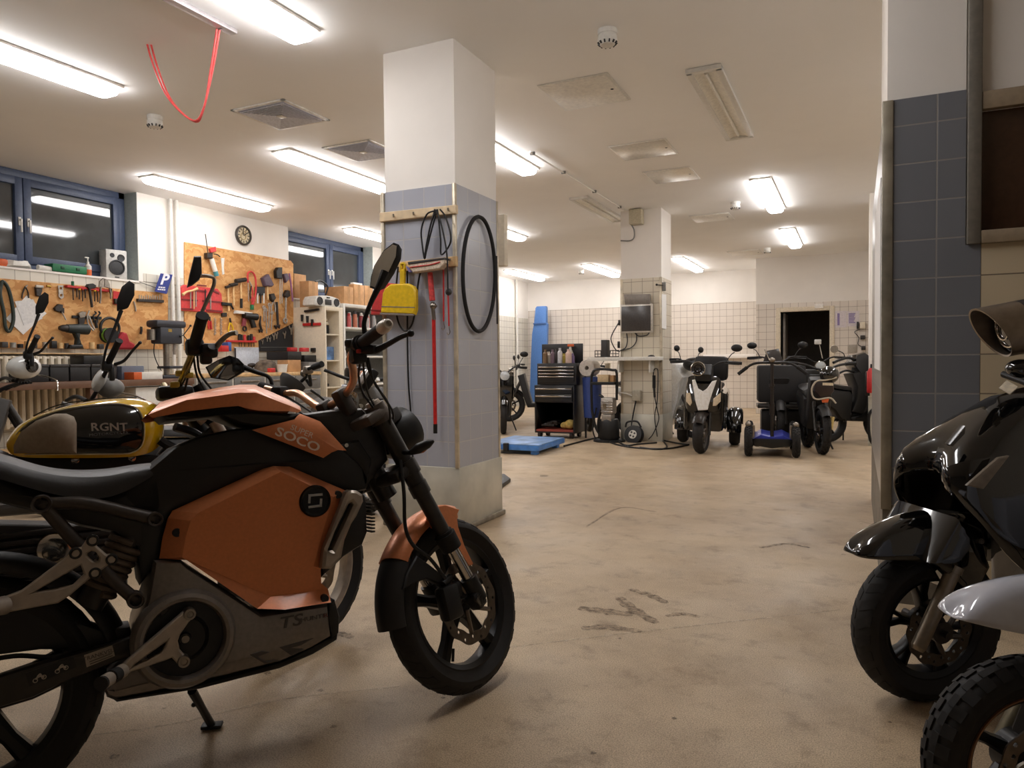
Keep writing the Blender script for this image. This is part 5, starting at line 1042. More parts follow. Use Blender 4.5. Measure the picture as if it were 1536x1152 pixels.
TB().ro([(100, 492.5), (113, 493.5), (131, 494)], [.045, .055, .06], .12, 14, 1).build('body', dgreen, t); TB().ro([(89, 492), (94, 492.3), (100, 492.5)], [.022, .036, .04], .12, 12, 1).build('chuck', dsteel, t); TB().pl([(112, 497), (122, 497), (121, 508), (124, 517), (116, 517), (117, 508)], .15, .06, .012).build('handle', dgreen, t); TB().pl([(107, 517), (125, 517), (127, 523), (105, 523)], .17, .1, .012).build('battery', black, t)
wtool('steel_ring', 'black steel ring hanging behind the second moped mirror stem', 'ring', [('r', B().torus(W(165, 492, .05), X_, .115, .016, 24, 8, sy=1.), black)], G1)
wtool('strap_reel', 'green and black wire reel at the foot of the long panel', 'reel', [('spool', B().lathe(W(162, 503, .05), X_, [(0, -.04), (.085, -.04), (.085, -.02), (.05, -.01), (.05, .03), (.085, .04), (.085, .06), (0, .06)], 24), black), ('band', B().torus(W(162, 503, .06), X_, .062, .018, 24, 8), mat('lime plastic', (110, 160, 50), .5))])
wtool('red_cloth', 'red cloth bag on the ledge behind the second moped grip', 'bag', [('c', TB().pl([(180, 506), (186, 498), (192, 500), (196, 512), (204, 516), (203, 524), (178, 524)], .12, .09, .02), mat('red cloth', (178, 48, 56), .8))])
# ledge under the long board with small parts, radiator below
B().box2(W(-60, 523, 0)+V((0, 0, -.05)), W(168, 530, .16), .004).one('ledge', wood, 'pine ledge along the foot of the long chipboard panel', 'shelf')
lz = max(W(-60, 523, 0).z-.05, W(168, 530, .16).z); lz = W(168, 523.5, .16).z
rr_ = random.Random(11)
for i in range(13):
    px = 4+i*12+rr_.random()*4; k = rr_.random()
    if 105 < px < 128: continue
    bb = TB(); y0 = 524 if px < 170 else 525
    p = W(px, 523, .1); h_ = .03+.05*k; zb = lz
    bb.cyl((p.x, p.y, zb), (p.x, p.y, zb+h_), .022+.012*rr_.random(), n=12) if i % 3 else bb.box((p.x, p.y, zb+h_/2), (.05, .06, h_), .006)
    bb.one('small_part', (darkgrey, toolsteel, black, hwood)[i % 4], 'small tool part, '+('first second third fourth fifth sixth seventh eighth ninth tenth eleventh twelfth thirteenth'.split()[i])+' along the pine ledge from the left', 'part', 'small parts on the pine ledge')
rt = thing('radiator', 'cream ribbed radiator under the pine ledge', 'radiator', W(60, 560, .1)); bb = B(); y0, y1 = W(-40, 540, .1).y, W(168, 540, .1).y; n_ = int((y1-y0)/.075)
for i in range(n_): bb.box((WX+.12, y0+(i+.5)*(y1-y0)/n_, .85), (.1, .045, .74), .02)
bb.build('ribs', cream, rt); bb = B(); bb.box((WX+.12, (y0+y1)/2, 1.2), (.06, y1-y0, .03), .01); bb.box((WX+.12, (y0+y1)/2, .52), (.06, y1-y0, .03), .01); bb.build('header', cream, rt)
# --- first bench
bz = .955; bX = WX+.68; ya, yb = ox(-60, 570, bX).y, ox(292, 575, bX).y; brown = mat('brown bench wood', (104, 74, 54), .5, var=.1, scale=9)
t = thing('workbench', 'brown wooden workbench under the long chipboard panel', 'workbench', (WX+.3, (ya+yb)/2, 0)); bb = B(); bb.box2((WX+.19, ya, bz-.07), (bX, yb, bz), .006); bb.build('worktop', brown, t)
for yy in (ya+.05, (ya+yb)/2, yb-.05): B().box2((bX-.1, yy-.04, 0), (bX-.02, yy+.04, bz-.07), .004).build('leg', brown, t)
B().box2((WX+.19, ya, .25), (bX-.05, yb, .3), .004).build('lower_shelf', hwood, t)
B().box2((WX+.3, ox(193, 600, WX+.5).y, .303), (bX-.06, ox(262, 600, WX+.5).y, .87), .004).one('storage_box', white, 'white storage box under the brown workbench', 'box')
binm = mat('black storage bin', (30, 29, 29), .5)
for i, (x0, x1) in enumerate(((36, 74), (75, 104), (105, 136), (137, 158), (159, 176))):
    y0, y1 = ox(x0, 560, bX-.2).y, ox(x1, 560, bX-.2).y; h_ = ox(x0, 546.5, bX-.2).z-bz
    t = thing('storage_bin', 'black open storage bin on the brown workbench, '+('first', 'second', 'third', 'fourth', 'fifth')[i]+' from the left', 'storage bin', (bX-.35, (y0+y1)/2, bz), group='black bins on the brown workbench'); bb = B(); bb.box2((bX-.46, y0+.004, bz+.001), (bX-.2, y1-.004, bz+h_-.02), .006); bb.build('body', binm, t); bb = B(); bb.box2((bX-.47, y0, bz+h_-.03), (bX-.19, y1, bz+h_), .008); bb.build('rim', darkgrey, t)
y0, y1 = ox(112, 545, bX-.4).y, ox(142, 545, bX-.4).y; zb = bz+ox(105, 546.5, bX-.2).z-bz; bb = B(); bb.box2((bX-.48, y0, zb), (bX-.25, y1, zb+.09), .006); bb.one('black_box', black, 'flat black box lying on top of the storage bins', 'box')
y0, y1 = ox(178, 558, bX-.25).y, ox(212, 558, bX-.25).y; bb = B(); bb.box2((bX-.5, y0, bz), (bX-.2, y1, ox(180, 549, bX-.2).z), .01); bb.one('parts_tray', mat('blue grey tray', (92, 98, 112), .5), 'blue grey plastic tray on the brown workbench', 'tray')
y0, y1, ym = ox(200, 560, bX-.05).y, ox(243, 560, bX-.05).y, ox(212, 560, bX-.05).y; zt = ox(220, 558, bX-.05).z
t = thing('carton', 'orange and white carton at the front of the brown workbench', 'box', (bX-.1, ym, bz)); B().box2((bX-.2, y0, bz+.001), (bX-.04, ym, zt), .003).build('orange_end', orange_p, t); B().box2((bX-.2, ym, bz+.001), (bX-.04, y1, zt), .003).build('white_side', white, t)
# drill press
dX = bX-.28; D = lambda x, y: ox(x, y, dX)
pc = D(250, 560); t = thing('drill_press', 'dark blue bench drill press on the brown workbench', 'drill press', (dX, pc.y, bz)); dpm = mat('drill press paint', (52, 54, 62), .45)
zt_, zb_ = D(250, 481).z, D(250, 516).z; B().cyl((dX, pc.y, bz+.02), (dX, pc.y, zt_-.03), .034, n=20).build('column', steel, t); B().box2((dX-.12, pc.y-.14, bz), (dX+.12, pc.y+.2, bz+.04), .012).build('base', dpm, t)
B().box2((dX-.1, D(227, 500).y, D(250, 492).z), (dX+.1, D(272, 500).y, zt_), .03).build('belt_cover', dpm, t); B().box2((dX-.09, D(233, 500).y, zb_), (dX+.09, D(266, 500).y, D(250, 491).z), .02).build('head', dpm, t); B().cyl((dX, D(227, 500).y, D(227, 510).z), (dX, D(227, 500).y, D(227, 494).z), .05, n=20).build('motor', steel, t)
bb = B(); q = D(260, 516); bb.cyl((dX+.02, q.y, q.z+.02), (dX+.02, q.y, D(260, 524).z), .022, .02, 14); bb.cyl((dX+.02, q.y, D(260, 524).z), (dX+.02, q.y, D(260, 532).z), .026, .014, 14); bb.build('chuck', toolsteel, t)
bb = B(); bb.box2((dX-.1, D(244, 552).y, D(250, 553).z), (dX+.12, D(277, 552).y, D(250, 549).z), .008); bb.build('work_table', dpm, t); bb = B()
for dx, dy in ((277, 489), (277, 517), (262, 505)): bb.cyl(D(268, 503)+X_*.08, D(dx, dy)+X_*.1, .006); bb.sph(D(dx, dy)+X_*.1, .014)
bb.build('feed_handle', black, t); bb = B(); q = D(247, 496); bb.box((dX+.09, q.y, q.z), (.006, .05, .035)); bb.build('badge', mat('gold badge', (170, 140, 70), .4, .5), t)
B().tube([D(230, 512)+X_*.02, D(231, 530), D(236, 545), D(242, 556)], .006, 6).one('power_cord', black, 'black cord hanging from the drill press to the worktop', 'cord')
# --- tools on the tall board
wtool('caulking_gun', 'caulking gun with white cartridge at the top of the tall panel', 'caulking gun', [('frame', TB().pl([(312, 379), (320, 379), (320, 388), (312, 387)], .1, .07, .01), dsteel), ('rod', TB().ro([(308, 351), (312, 380)], .006, .07, 6, 1), dsteel), ('cartridge', TB().ro([(317, 388), (323, 407)], .032, .07, 14, 1), white), ('cap', TB().ro([(323, 407), (325, 414)], .032, .07, 14, 1), mat('teal cap', (70, 140, 150), .5)), ('trigger', TB().ro([(321, 381), (326, 382), (330, 385)], .008, .07), dsteel)])
wtool('red_tag', 'small red holder behind the caulking gun top', 'holder', [('t', TB().pl([(315, 373), (324, 370), (325, 377), (317, 379)], .05, .03, .004), redpaint)])
wtool('spatula', 'white plastic spatula hanging beside the caulking gun', 'spatula', [('s', TB().pl([(332, 387), (337, 387), (336, 400), (337, 411), (334, 412), (333, 400)], .03, .01, .003), white)], G2)
t = wroot('tool_holder', 'red moulded tool holder panel on the left of the tall board', 'tool holder', 302, 450); TB().pl([(271, 431), (276, 427), (327, 433), (333, 441), (335, 470), (272, 466)], .04, .022, .008).build('panel', redpaint, t); bb = TB()
dred = mat('dark red slot', (120, 34, 36), .5)
for pts in ([(273, 448), (297, 450), (297, 452), (273, 450)], [(304, 450), (331, 452), (331, 454.5), (304, 452.5)], [(296, 426.5), (310, 428), (310, 430), (296, 428.5)], [(318, 433), (329, 439), (329, 442), (318, 436)], [(273, 462), (290, 463), (290, 465), (273, 464)], [(310, 464), (333, 466), (333, 468.5), (310, 466.5)], [(293, 434), (310, 436), (310, 439), (293, 437)]): bb.pl(pts, .047, .008)
bb.build('slots', dred, t)
wtool('adjustable_wrench', 'short adjustable wrench lying across the red holder', 'wrench', [('w', TB().ro([(274, 442), (280, 438), (288, 436), (296, 433)], [.02, .014, .012, .02], .07), hwood)], 'tools in the red holder')
for i, (x0, y0, y1, m) in enumerate(((286, 437, 462, toolsteel), (291, 437, 463, hwood), (294, 437, 460, toolsteel), (308, 434, 464, dsteel), (316, 441, 464, toolsteel))): wtool('hex_driver', 'slim driver hanging in the red holder, '+('first', 'second', 'third', 'fourth', 'fifth')[i]+' from the left', 'driver', [('d', TB().ro([(x0, y0), (x0, y1)], .008, .065, 6, 1), m)], 'tools in the red holder')
for i, (hx, hy, w0, h2, ym, grip) in enumerate(((342, 430, 4, .03, 466, None), (350, 427, 6, .035, 458, None), (361, 420.5, 8, .045, 448, 462))):
    P = [('head', TB().ro([(hx-w0*.9, hy+1.2), (hx+w0*.9, hy-1.2)], [.02+i*.006, .026+i*.006, .018+i*.006], .06, 10, 1), dsteel), ('handle', TB().ro([(hx, hy+2), (hx+1, ym)], .013, .05, 8, 1), hwood)]
    if grip: P.append(('grip', TB().ro([(hx+1, ym), (hx+1, grip)], .019, .05, 8, 1), black))
    wtool('hammer', ('smallest hammer with pale handle, left of the trio on the tall panel', 'middle hammer with pale handle on the tall panel', 'largest hammer with black grip on the tall panel')[i], 'hammer', P, 'hammers on the tall panel')
wtool('rubber_mallet', 'short black mallet hanging right beside the red holder', 'mallet', [('head', TB().pl([(334, 453), (349, 454.5), (349, 459), (334, 458)], .07, .04, .01), black), ('handle', TB().ro([(347, 458), (350, 464)], .013, .05), black), ('handle_end', TB().pl([(334, 469), (341, 469), (341, 475), (334, 475)], .05, .03, .006), dsteel)])
wtool('hacksaw', 'hacksaw with red frame hanging in the middle of the tall panel', 'saw', [('frame', TB().ro([(372, 424), (372, 410), (378, 408), (383, 416), (384, 434), (382, 448), (380, 456)], .013, .05), redpaint), ('blade', TB().ro([(372, 424), (373, 452)], .006, .05, 6, 1), toolsteel), ('grip', TB().ro([(380, 446), (379, 457)], .02, .05, 8, 1), redpaint)])
wtool('combination_pliers', 'small pliers hanging inside the hacksaw frame', 'pliers', [('jaw', TB().ro([(374, 422), (378, 430)], .01, .06), toolsteel), ('handle', TB().ro([(377, 429), (375, 440), (376, 448)], .009, .06), dsteel), ('handle', TB().ro([(377, 429), (379, 440), (377, 452)], .009, .06), redpaint)], G2)
wtool('green_level', 'small green bubble level below the hacksaw', 'level', [('l', TB().bx(378, 461, (.03, .05, .07), .05, .006), green)], G2)
wtool('socket_set', 'black and white rack of socket keys in the centre of the tall panel', 'socket set', [('rack', TB().pl([(385, 430), (398, 430), (398, 443), (385, 442)], .06, .04, .005), black)]+[('key', TB().ro([(386.5+i*4.6, 440), (386.5+i*4.6, 455)], .011, .055, 8, 1), (white, black, white)[i]) for i in range(3)])
wtool('wooden_mallet', 'purple black mallet tilted on the tall panel', 'mallet', [('head', TB().pl([(395, 417), (404, 411), (412, 427), (409, 430), (399, 429)], .09, .06, .012), purple), ('handle', TB().ro([(401, 428), (402, 450)], .013, .06, 8, 1), hwood)])
wtool('bar_clamp', 'bar clamp with black head at the top right of the tall panel', 'clamp', [('head', TB().pl([(415, 406), (418, 401), (424, 401), (424, 418), (416, 417)], .1, .06, .008), black), ('bar', TB().ro([(420, 417), (420, 456)], .008, .06, 6, 1), toolsteel), ('bar', TB().ro([(423, 417), (423, 455)], .008, .06, 6, 1), toolsteel)])
wtool('pipe_cutter', 'purple handled cutter at the right edge of the tall panel', 'cutter', [('head', TB().pl([(426, 411), (432, 410), (435, 418), (430, 424)], .08, .05, .008), purple), ('handle', TB().ro([(434, 410), (436, 424), (438, 440), (439, 452)], .014, .07), mat('pink purple grip', (150, 96, 130), .5))], G2)
wtool('pipe_wrench', 'pipe wrench hanging under the purple handled cutter', 'wrench', [('jaw', TB().pl([(427, 443), (431, 435), (435, 436), (436, 444), (431, 447)], .08, .05, .006), dsteel), ('handle', TB().ro([(429, 446), (428.5, 478)], .014, .06, 8, 1), toolsteel), ('ring', B().torus(W(428, 481, .06), X_, .034, .013, 16, 8), toolsteel)], G2)
wtool('open_spanner', 'large dark spanner hanging beside the pipe wrench', 'spanner', [('shaft', TB().ro([(415, 453), (417, 488)], .018, .05, 8, 1), dsteel), ('jaw', TB().pl([(412, 488), (421, 487), (420, 493), (417, 490), (415, 494)], .06, .02, .003), dsteel)], G2)
wtool('nut_cracker', 'knobbly dark wrench head left of the large spanner', 'wrench', [('head', TB().pl([(406, 441), (412, 440), (415, 447), (411, 453), (407, 448)], .08, .05, .01), dsteel), ('legs', TB().ro([(410, 452), (407, 460), (408, 470)], .009, .05), toolsteel), ('leg', TB().ro([(411, 452), (413, 460), (413, 468)], .009, .05), toolsteel)], G2)
for i, (x0, y0, x1, y1) in enumerate(((396, 462, 396, 482), (399, 466, 400, 500), (404, 458, 403, 492), (408, 470, 407, 495))): wtool('spanner', 'slim silver spanner, '+('first', 'second', 'third', 'fourth')[i]+' from the left below the purple mallet', 'spanner', [('shaft', TB().ro([(x0, y0), (x1, y1)], .009, .04, 6, 1), toolsteel), ('ring', B().torus(W(x0, y0-1, .04), X_, .02, .009, 12, 6), toolsteel)], 'slim spanners on the tall panel')
wtool('sanding_board', 'white flat float resting above the hot air gun', 'float', [('plate', TB().pl([(356, 465.5), (379, 469), (379, 472), (355, 470)], .09, .06, .003), white)])
t = wroot('heat_gun', 'black and red heat gun hanging in the tall panel', 'heat gun', 375, 475); TB().ro([(366, 473), (372, 474.5), (385, 475.5)], [.04, .048, .05], .08, 12, 1).build('body', black, t); TB().pl([(376, 478), (382, 478), (386, 491), (380, 492)], .1, .04, .01).build('handle', black, t); TB().pl([(366, 477), (371, 478), (369, 490), (364, 489)], .08, .03, .008).build('red_handle', mat('dark red grip', (128, 44, 54), .5), t); B().torus(W(367, 493, .06), X_, .03, .012, 16, 8).build('ring', dsteel, t)
wtool('side_cutters', 'black handled side cutters to the right of the heat gun', 'pliers', [('body', TB().ro([(391, 474), (390, 486), (392, 494)], [.008, .018, .016], .05), dsteel), ('jaw', TB().pl([(389, 494), (395, 494), (394, 499), (392, 496), (390, 499)], .05, .02), dsteel)], G2)
wtool('tool_rail', 'red rail with screwdrivers at the foot of the tall panel', 'tool rail', [('r', TB().pl([(343, 510), (386, 511), (386, 514), (343, 513)], .08, .05, .004), red)])
for i, (px, m, h_) in enumerate(((359, black, 10), (362, black, 9), (367, redpaint, 9), (373, black, 8), (377, dsteel, 10), (381, redpaint, 6))): wtool('screwdriver', 'screwdriver in the lower red rail, '+('first', 'second', 'third', 'fourth', 'fifth', 'sixth')[i]+' from its left end', 'screwdriver', [('handle', TB().ro([(px, 511-h_), (px, 511)], .02, .055, 8, 1), m), ('blade', TB().ro([(px, 513), (px, 520)], .006, .055, 6, 1), dsteel)], 'screwdrivers in the lower red rail')
wtool('yellow_pliers', 'yellow handled pliers left of the heat gun', 'pliers', [('jaw', TB().ro([(345, 477), (346, 484)], .012, .04, 8, 1), dsteel), ('handle', TB().ro([(345, 484), (343, 492), (343, 498)], .01, .04), yellow), ('handle', TB().ro([(346, 484), (349, 491), (350, 497)], .01, .04), yellow)])
wtool('red_pliers', 'red handled pliers below the red holder', 'pliers', [('handle', TB().ro([(313, 481), (313, 494)], .013, .04, 8, 1), red), ('handle', TB().ro([(316, 481), (317, 494)], .013, .04, 8, 1), red), ('jaw', TB().ro([(314.5, 475), (314.5, 482)], .012, .04, 8, 1), dsteel)])
for i, px in enumerate((322, 331)): wtool('chain', 'hanging bundle of steel chain, '+('left' if i == 0 else 'right')+' one below the red holder', 'chain', [('c', (lambda q: [q.torus(W(px+(k % 2)*1.2, 478+k*2.3, .035), X_ if k % 2 else Y_, .012, .004, 10, 5) for k in range(11)] and q)(B()), toolsteel)], 'chains on the tall panel')
t = wroot('tool_roll', 'black canvas wrench roll hung at the lower right of the tall panel', 'tool roll', 415, 510); TB().pl([(389, 511), (440, 485), (440, 527), (390, 527)], .04, .02, .006).build('canvas', mat('black canvas', (36, 34, 34), .85, scale=200, bump=.2), t); TB().ro([(391, 521), (415, 521), (439, 521)], .003, .043, 5, 1).build('stitching', grey, t)
for i, (px, py, s) in enumerate(((394, 512, .6), (401, 507, .8), (405, 508, .7), (411, 504, .9), (415, 502, .9), (427, 501, 1.), (437, 493, 1.3))):
    wtool('spanner', 'open ended spanner sticking out of the black roll, '+('first', 'second', 'third', 'fourth', 'fifth', 'sixth', 'last')[i]+' from the left', 'spanner', [('s', TB().pl([(px-2.2*s, py-4*s), (px-1*s, py-1*s), (px+1*s, py-1.2*s), (px+1.6*s, py-5*s), (px+2.6*s, py-3*s), (px+1.6*s, py+1.5*s), (px+.9*s, py+7*s), (px-.7*s, py+7*s), (px-1*s, py+1.5*s), (px-2.8*s, py-1*s)], .055, .01, .001), steel)], 'spanners in the black roll')
B().box(W(332, 523, .12), (.15, .12, .08), .006).one('parts_box', red, 'small red box on the wall below the chains of the tall panel', 'box', 'small boxes below the chains'); B().box(W(340, 520, .12), (.12, .06, .12), .006).one('parts_box', blue, 'small blue box on the wall right beside the red one below the chains', 'box', 'small boxes below the chains')
# --- second bench with drawers
b2 = 1.0; b2X = WX+.66; ya, yb = ox(296, 560, b2X).y, ox(482, 557, b2X).y
t = thing('workbench', 'workbench with wooden top and grey drawers under the tall chipboard panel', 'workbench', (WX+.3, (ya+yb)/2, 0)); B().box2((WX+.01, ya, b2-.045), (b2X, yb, b2), .005).build('worktop', wood, t); B().box2((WX+.01, ya, .06), (b2X-.02, yb, b2-.046), .004).build('carcass', mat('grey cabinet', (186, 180, 168), .5), t)
n_ = 4
for i in range(n_):
    q0, q1 = ya+(yb-ya)*i/n_+.02, ya+(yb-ya)*(i+1)/n_-.02
    for k in range(4): d_ = B().box2((b2X-.02, q0, b2-.24-k*.2), (b2X-.002, q1, b2-.06-k*.2), .004).build('drawer', mat('drawer front', (108, 106, 102), .45), t); B().box2((b2X-.002, (q0+q1)/2-.16, b2-.12-k*.2), (b2X+.014, (q0+q1)/2+.16, b2-.095-k*.2), .004).build('handle', steel, d_)
def onb(px, X=WX+.35): return V((X, ox(px, 556, X).y, b2))
YM = ox(487, 459, WX+.62).y-.03
p = onb(399, WX+.36); bb = B(); bb.lathe(p, Z_, [(0, 0), (.16, 0), (.16, .05), (.13, .13), (.07, .17), (0, .18)], 24); bb.one('cap', mat('camouflage cloth', (96, 84, 72), .9, var=.3, scale=14), 'round camouflage cap lying on the second bench', 'cap')
p = onb(407, WX+.61); B().box(p+Z_*.03, (.06, .1, .06), .008).one('red_tub', red, 'small red tub on the second bench, in front of the cap', 'tub')
p = onb(423, WX+.6); bb = B(); bb.lathe(p, Z_, [(0, 0), (.06, 0), (.075, .1), (.08, .1), (.08, .11), (.07, .11), (.06, .02), (0, .02)], 24); bb.one('plastic_tub', white, 'white plastic tub on the second bench', 'tub')
p = onb(434, WX+.42); B().box(p+Z_*.085, (.2, .26, .17), .004).one('carton', card, 'brown cardboard carton on the second bench under the wire basket', 'box')
y0, y1 = onb(416, WX+.3).y, YM-.35; t = thing('tool_basket', 'black tool crate with red tools, stacked on the brown carton of the second bench', 'crate', (WX+.3, (y0+y1)/2, b2+.17)); B().box2((WX+.1, y0, b2+.172), (WX+.5, y1, b2+.29), .008).build('crate', binm, t)
for i in range(3): B().box((WX+.4, y0+.2+i*.25, b2+.322), (.08, .14, .06), .01).one('hand_tool', (red, redpaint, dsteel)[i], ('left red', 'middle light red', 'dark steel')[i]+' tool lying on top of the black tool crate', 'tool', 'tools on the black crate')
p = onb(462, WX+.45); p.y = YM-.16; B().box(p+Z_*.07, (.25, .25, .14), .01).one('grey_box', grey, 'grey box at the right end of the second bench', 'box')
p = onb(464, WX+.4); p.y = YM-.16; B().box(p+Z_*.192, (.2, .26, .1), .01).one('black_case', black, 'black case stacked on top of the grey box on the second bench', 'case')
p = onb(378, WX+.2); bb = B(); bb.sph(p+Z_*.1, (.05, .07, .03)); bb.tube([p, p+Z_*.08], .02); bb.one('bench_tool', dsteel, 'small dark tool on the second bench behind the hexagonal mirror', 'tool')
p = W(368, 540, .02); B().box2(p+V((0, -.2, -.12)), p+V((.01, .25, .18)), .002).one('notice_sheet', mat('bluish paper', (206, 212, 222), .8), 'pale bluish sheet on the wall behind the hexagonal mirror', 'paper')
p = W(353, 533, .04); B().cyl(p-Z_*.1, p+Z_*.1, .01).one('peg_rod', black, 'thin black rod standing by the pale bluish sheet', 'rod')
# --- tall cream cabinet, open shelf, boxes and boombox
def wbox(l, m, r, yt, zb, Xf): 
    c = ox(m, yt, Xf); Y1 = ox(r, yt, Xf).y; Xb = max(WX+.005, oy(l, yt, c.y).x); return V((Xb, c.y, zb)), V((Xf, Y1, c.z))
Xf = WX+.62; c = ox(487, 459, Xf); CY_, CZ_ = c.y, c.z; CY2 = ox(514, 459, Xf).y
t = thing('cabinet', 'tall cream open cabinet carrying the portable stereo', 'cabinet', (Xf-.3, (CY_+CY2)/2, 0)); th_ = .03
B().box2((WX+.006, CY_, 0), (Xf, CY_+th_, CZ_), .003).build('side', cream, t); B().box2((WX+.006, CY2-.09, 0), (Xf, CY2, CZ_), .003).build('side', cream, t); B().box2((WX+.006, CY_+th_, CZ_-.06), (Xf, CY2-.09, CZ_), .003).build('top', cream, t); B().box2((WX+.006, CY_+th_, .05), (WX+.02, CY2-.09, CZ_-.06)).build('back', cream, t)
sh = [ox(500, y, Xf-.02).z for y in (501, 540, 580)]
for z in sh: B().box2((WX+.02, CY_+th_, z-.02), (Xf-.01, CY2-.09, z)).build('shelf', cream, t)
for i, (px, h_, r, m) in enumerate(((491, .17, .03, dsteel), (495, .2, .035, black), (502, .21, .033, mat('golden bottle', (190, 160, 90), .4)), (507.5, .24, .03, cream))):
    p = ox(px, 500, Xf-.2); bb = B(); bb.lathe((Xf-.2, min(p.y, CY2-.14), sh[0]+.001), Z_, [(0, 0), (r, 0), (r, h_*.7), (r*.4, h_*.82), (r*.4, h_), (0, h_)], 16); bb.one('bottle', m, ('squat dark bottle', 'black bottle', 'golden bottle', 'cream bottle')[i]+' on the upper shelf of the cream cabinet', 'bottle', 'bottles in the cream cabinet')
p = ox(500, 539, Xf-.25); B().box((Xf-.2, (CY_+CY2)/2-.03, sh[1]+.102), (.25, .22, .2), .01).one('blue_bundle', mat('blue wrapped bundle', (96, 132, 180), .5, var=.3, scale=12), 'blue wrapped bundle in the middle of the cream cabinet', 'bundle')
p = ox(497, 579, Xf-.25); bb = B(); bb.torus((Xf-.2, (CY_+CY2)/2-.04, sh[2]+.014), Z_, .08, .012); bb.torus((Xf-.2, (CY_+CY2)/2-.02, sh[2]+.034), Z_, .07, .01); bb.one('wire_coil', dsteel, 'coil of wire on the lowest visible shelf of the cream cabinet', 'wire coil')
S = lambda x, y, o=.01: oy(x, y, CY_-o)
t = thing('tool_rail', 'short red rail with black tools on the side of the cream cabinet', 'tool rail', S(467, 486)); B().box2(S(455, 485)+V((0, -.02, 0)), S(481, 488)+V((0, .01, 0)), .002).build('rail', red, t)
for i, (px, y0, y1) in enumerate(((453, 472, 500), (461, 474, 496), (468, 479, 486))): B().cyl(S(px, y0, .03), S(px, y0+10, .03), .022, .016, 10).one('screwdriver', black, ('first', 'second', 'third')[i]+' black handle from the left on the cream cabinet side', 'screwdriver', 'tools on the cabinet side'); 
B().tube([S(457, 467, .03), S(466, 466, .03), S(478, 464, .03)], .018, 8).one('dark_bar', dsteel, 'dark bar held on the upper side of the cream cabinet', 'bar')
p0, p1 = W(451, 0, .01), V((0, 0, 0))
# neighbour shelf
s0 = ox(518, 455, Xf); SY2 = CY2+2.1; SZ = s0.z
t = thing('shelving', 'white open shelving with spray cans, half hidden by the tiled pillar', 'shelving', (Xf-.3, CY2+1, 0)); y0 = CY2+.02
B().box2((WX+.006, y0, 0), (Xf, y0+.04, SZ), .003).build('side', white, t); B().box2((WX+.006, SY2-.04, 0), (Xf, SY2, SZ), .003).build('side', white, t); B().box2((WX+.006, y0+.04, SZ-.05), (Xf, SY2-.04, SZ), .003).build('top', white, t); B().box2((WX+.006, y0+.04, .03), (WX+.03, SY2-.04, SZ-.05)).build('back', mat('grey back panel', (120, 120, 118), .6), t)
z1 = ox(535, 491, Xf).z
for z in (z1, z1-.45, z1-.9): B().box2((WX+.03, y0+.04, z-.03), (Xf-.01, SY2-.04, z), .002).build('shelf', white, t)
cc_ = [(200, 90, 90), (226, 224, 220), (200, 120, 90), (220, 216, 210), (150, 60, 66), (228, 220, 200), (190, 180, 176), (210, 130, 120), (160, 158, 156), (222, 208, 200)]
for i in range(10):
    px = 523.5+i*4.6; p = ox(px, 490, Xf-.1); h_ = .22+.05*((i*7) % 3)/2; bb = B(); q = V((Xf-.1-.05*(i % 2), p.y, z1+.002)); tt = thing('spray_can', 'spray can, '+'first second third fourth fifth sixth seventh eighth ninth tenth'.split()[i]+' from the left on the white shelving', 'spray can', q, group='spray cans on the white shelving')
    bb.lathe(q, Z_, [(0, 0), (.034, 0), (.034, h_*.74), (.026, h_*.8), (0, h_*.8)], 14); bb.build('can', mat('can paint %d' % i, cc_[i], .35), tt); bb = B(); bb.lathe(q+Z_*h_*.8, Z_, [(.024, -.005), (.024, h_*.17), (.018, h_*.2), (0, h_*.2)], 12); bb.build('cap', mat('can cap %d' % (i % 3), ((196, 60, 60), (236, 232, 226), (60, 60, 64))[i % 3], .4), tt)
# boombox
l, h = wbox(462, 474, 513, 459, CZ_, Xf-.03); ht = ox(474, 441, Xf-.03).z-CZ_
t = thing('portable_stereo', 'white and silver portable stereo with two round speakers on the cream cabinet', 'stereo', ((l.x+h.x)/2, (l.y+h.y)/2, CZ_)); yc = (l.y+h.y)/2; wd = (h.y-l.y)
bb = B(); fx0 = Xf-.05
pr_ = [(-.5, .08), (-.49, .5), (-.42, .84), (-.2, .97), (0, 1), (.2, .97), (.42, .84), (.49, .5), (.5, .08), (.44, 0), (-.44, 0)]
bb.slab([V((fx0, yc+a*wd, CZ_+z*ht)) for a, z in pr_], X_, -.24, .0, .02); bb.build('body', mat('silver grey shell', (206, 204, 198), .4), t)
for sg in (-1, 1): bb = B(); bb.lathe((fx0, yc+sg*wd*.32, CZ_+ht*.45), X_, [(0, .008), (ht*.3, .004), (ht*.34, .014), (ht*.38, .002)], 28); bb.build('speaker', spd, t)
bb = B(); bb.box((fx0, yc, CZ_+ht*.4), (.02, wd*.24, ht*.5), .006); bb.build('cassette_door', darkgrey, t); bb = B(); bb.box((fx0, yc, CZ_+ht*.82), (.02, wd*.12, ht*.1), .003); bb.build('display', black, t)
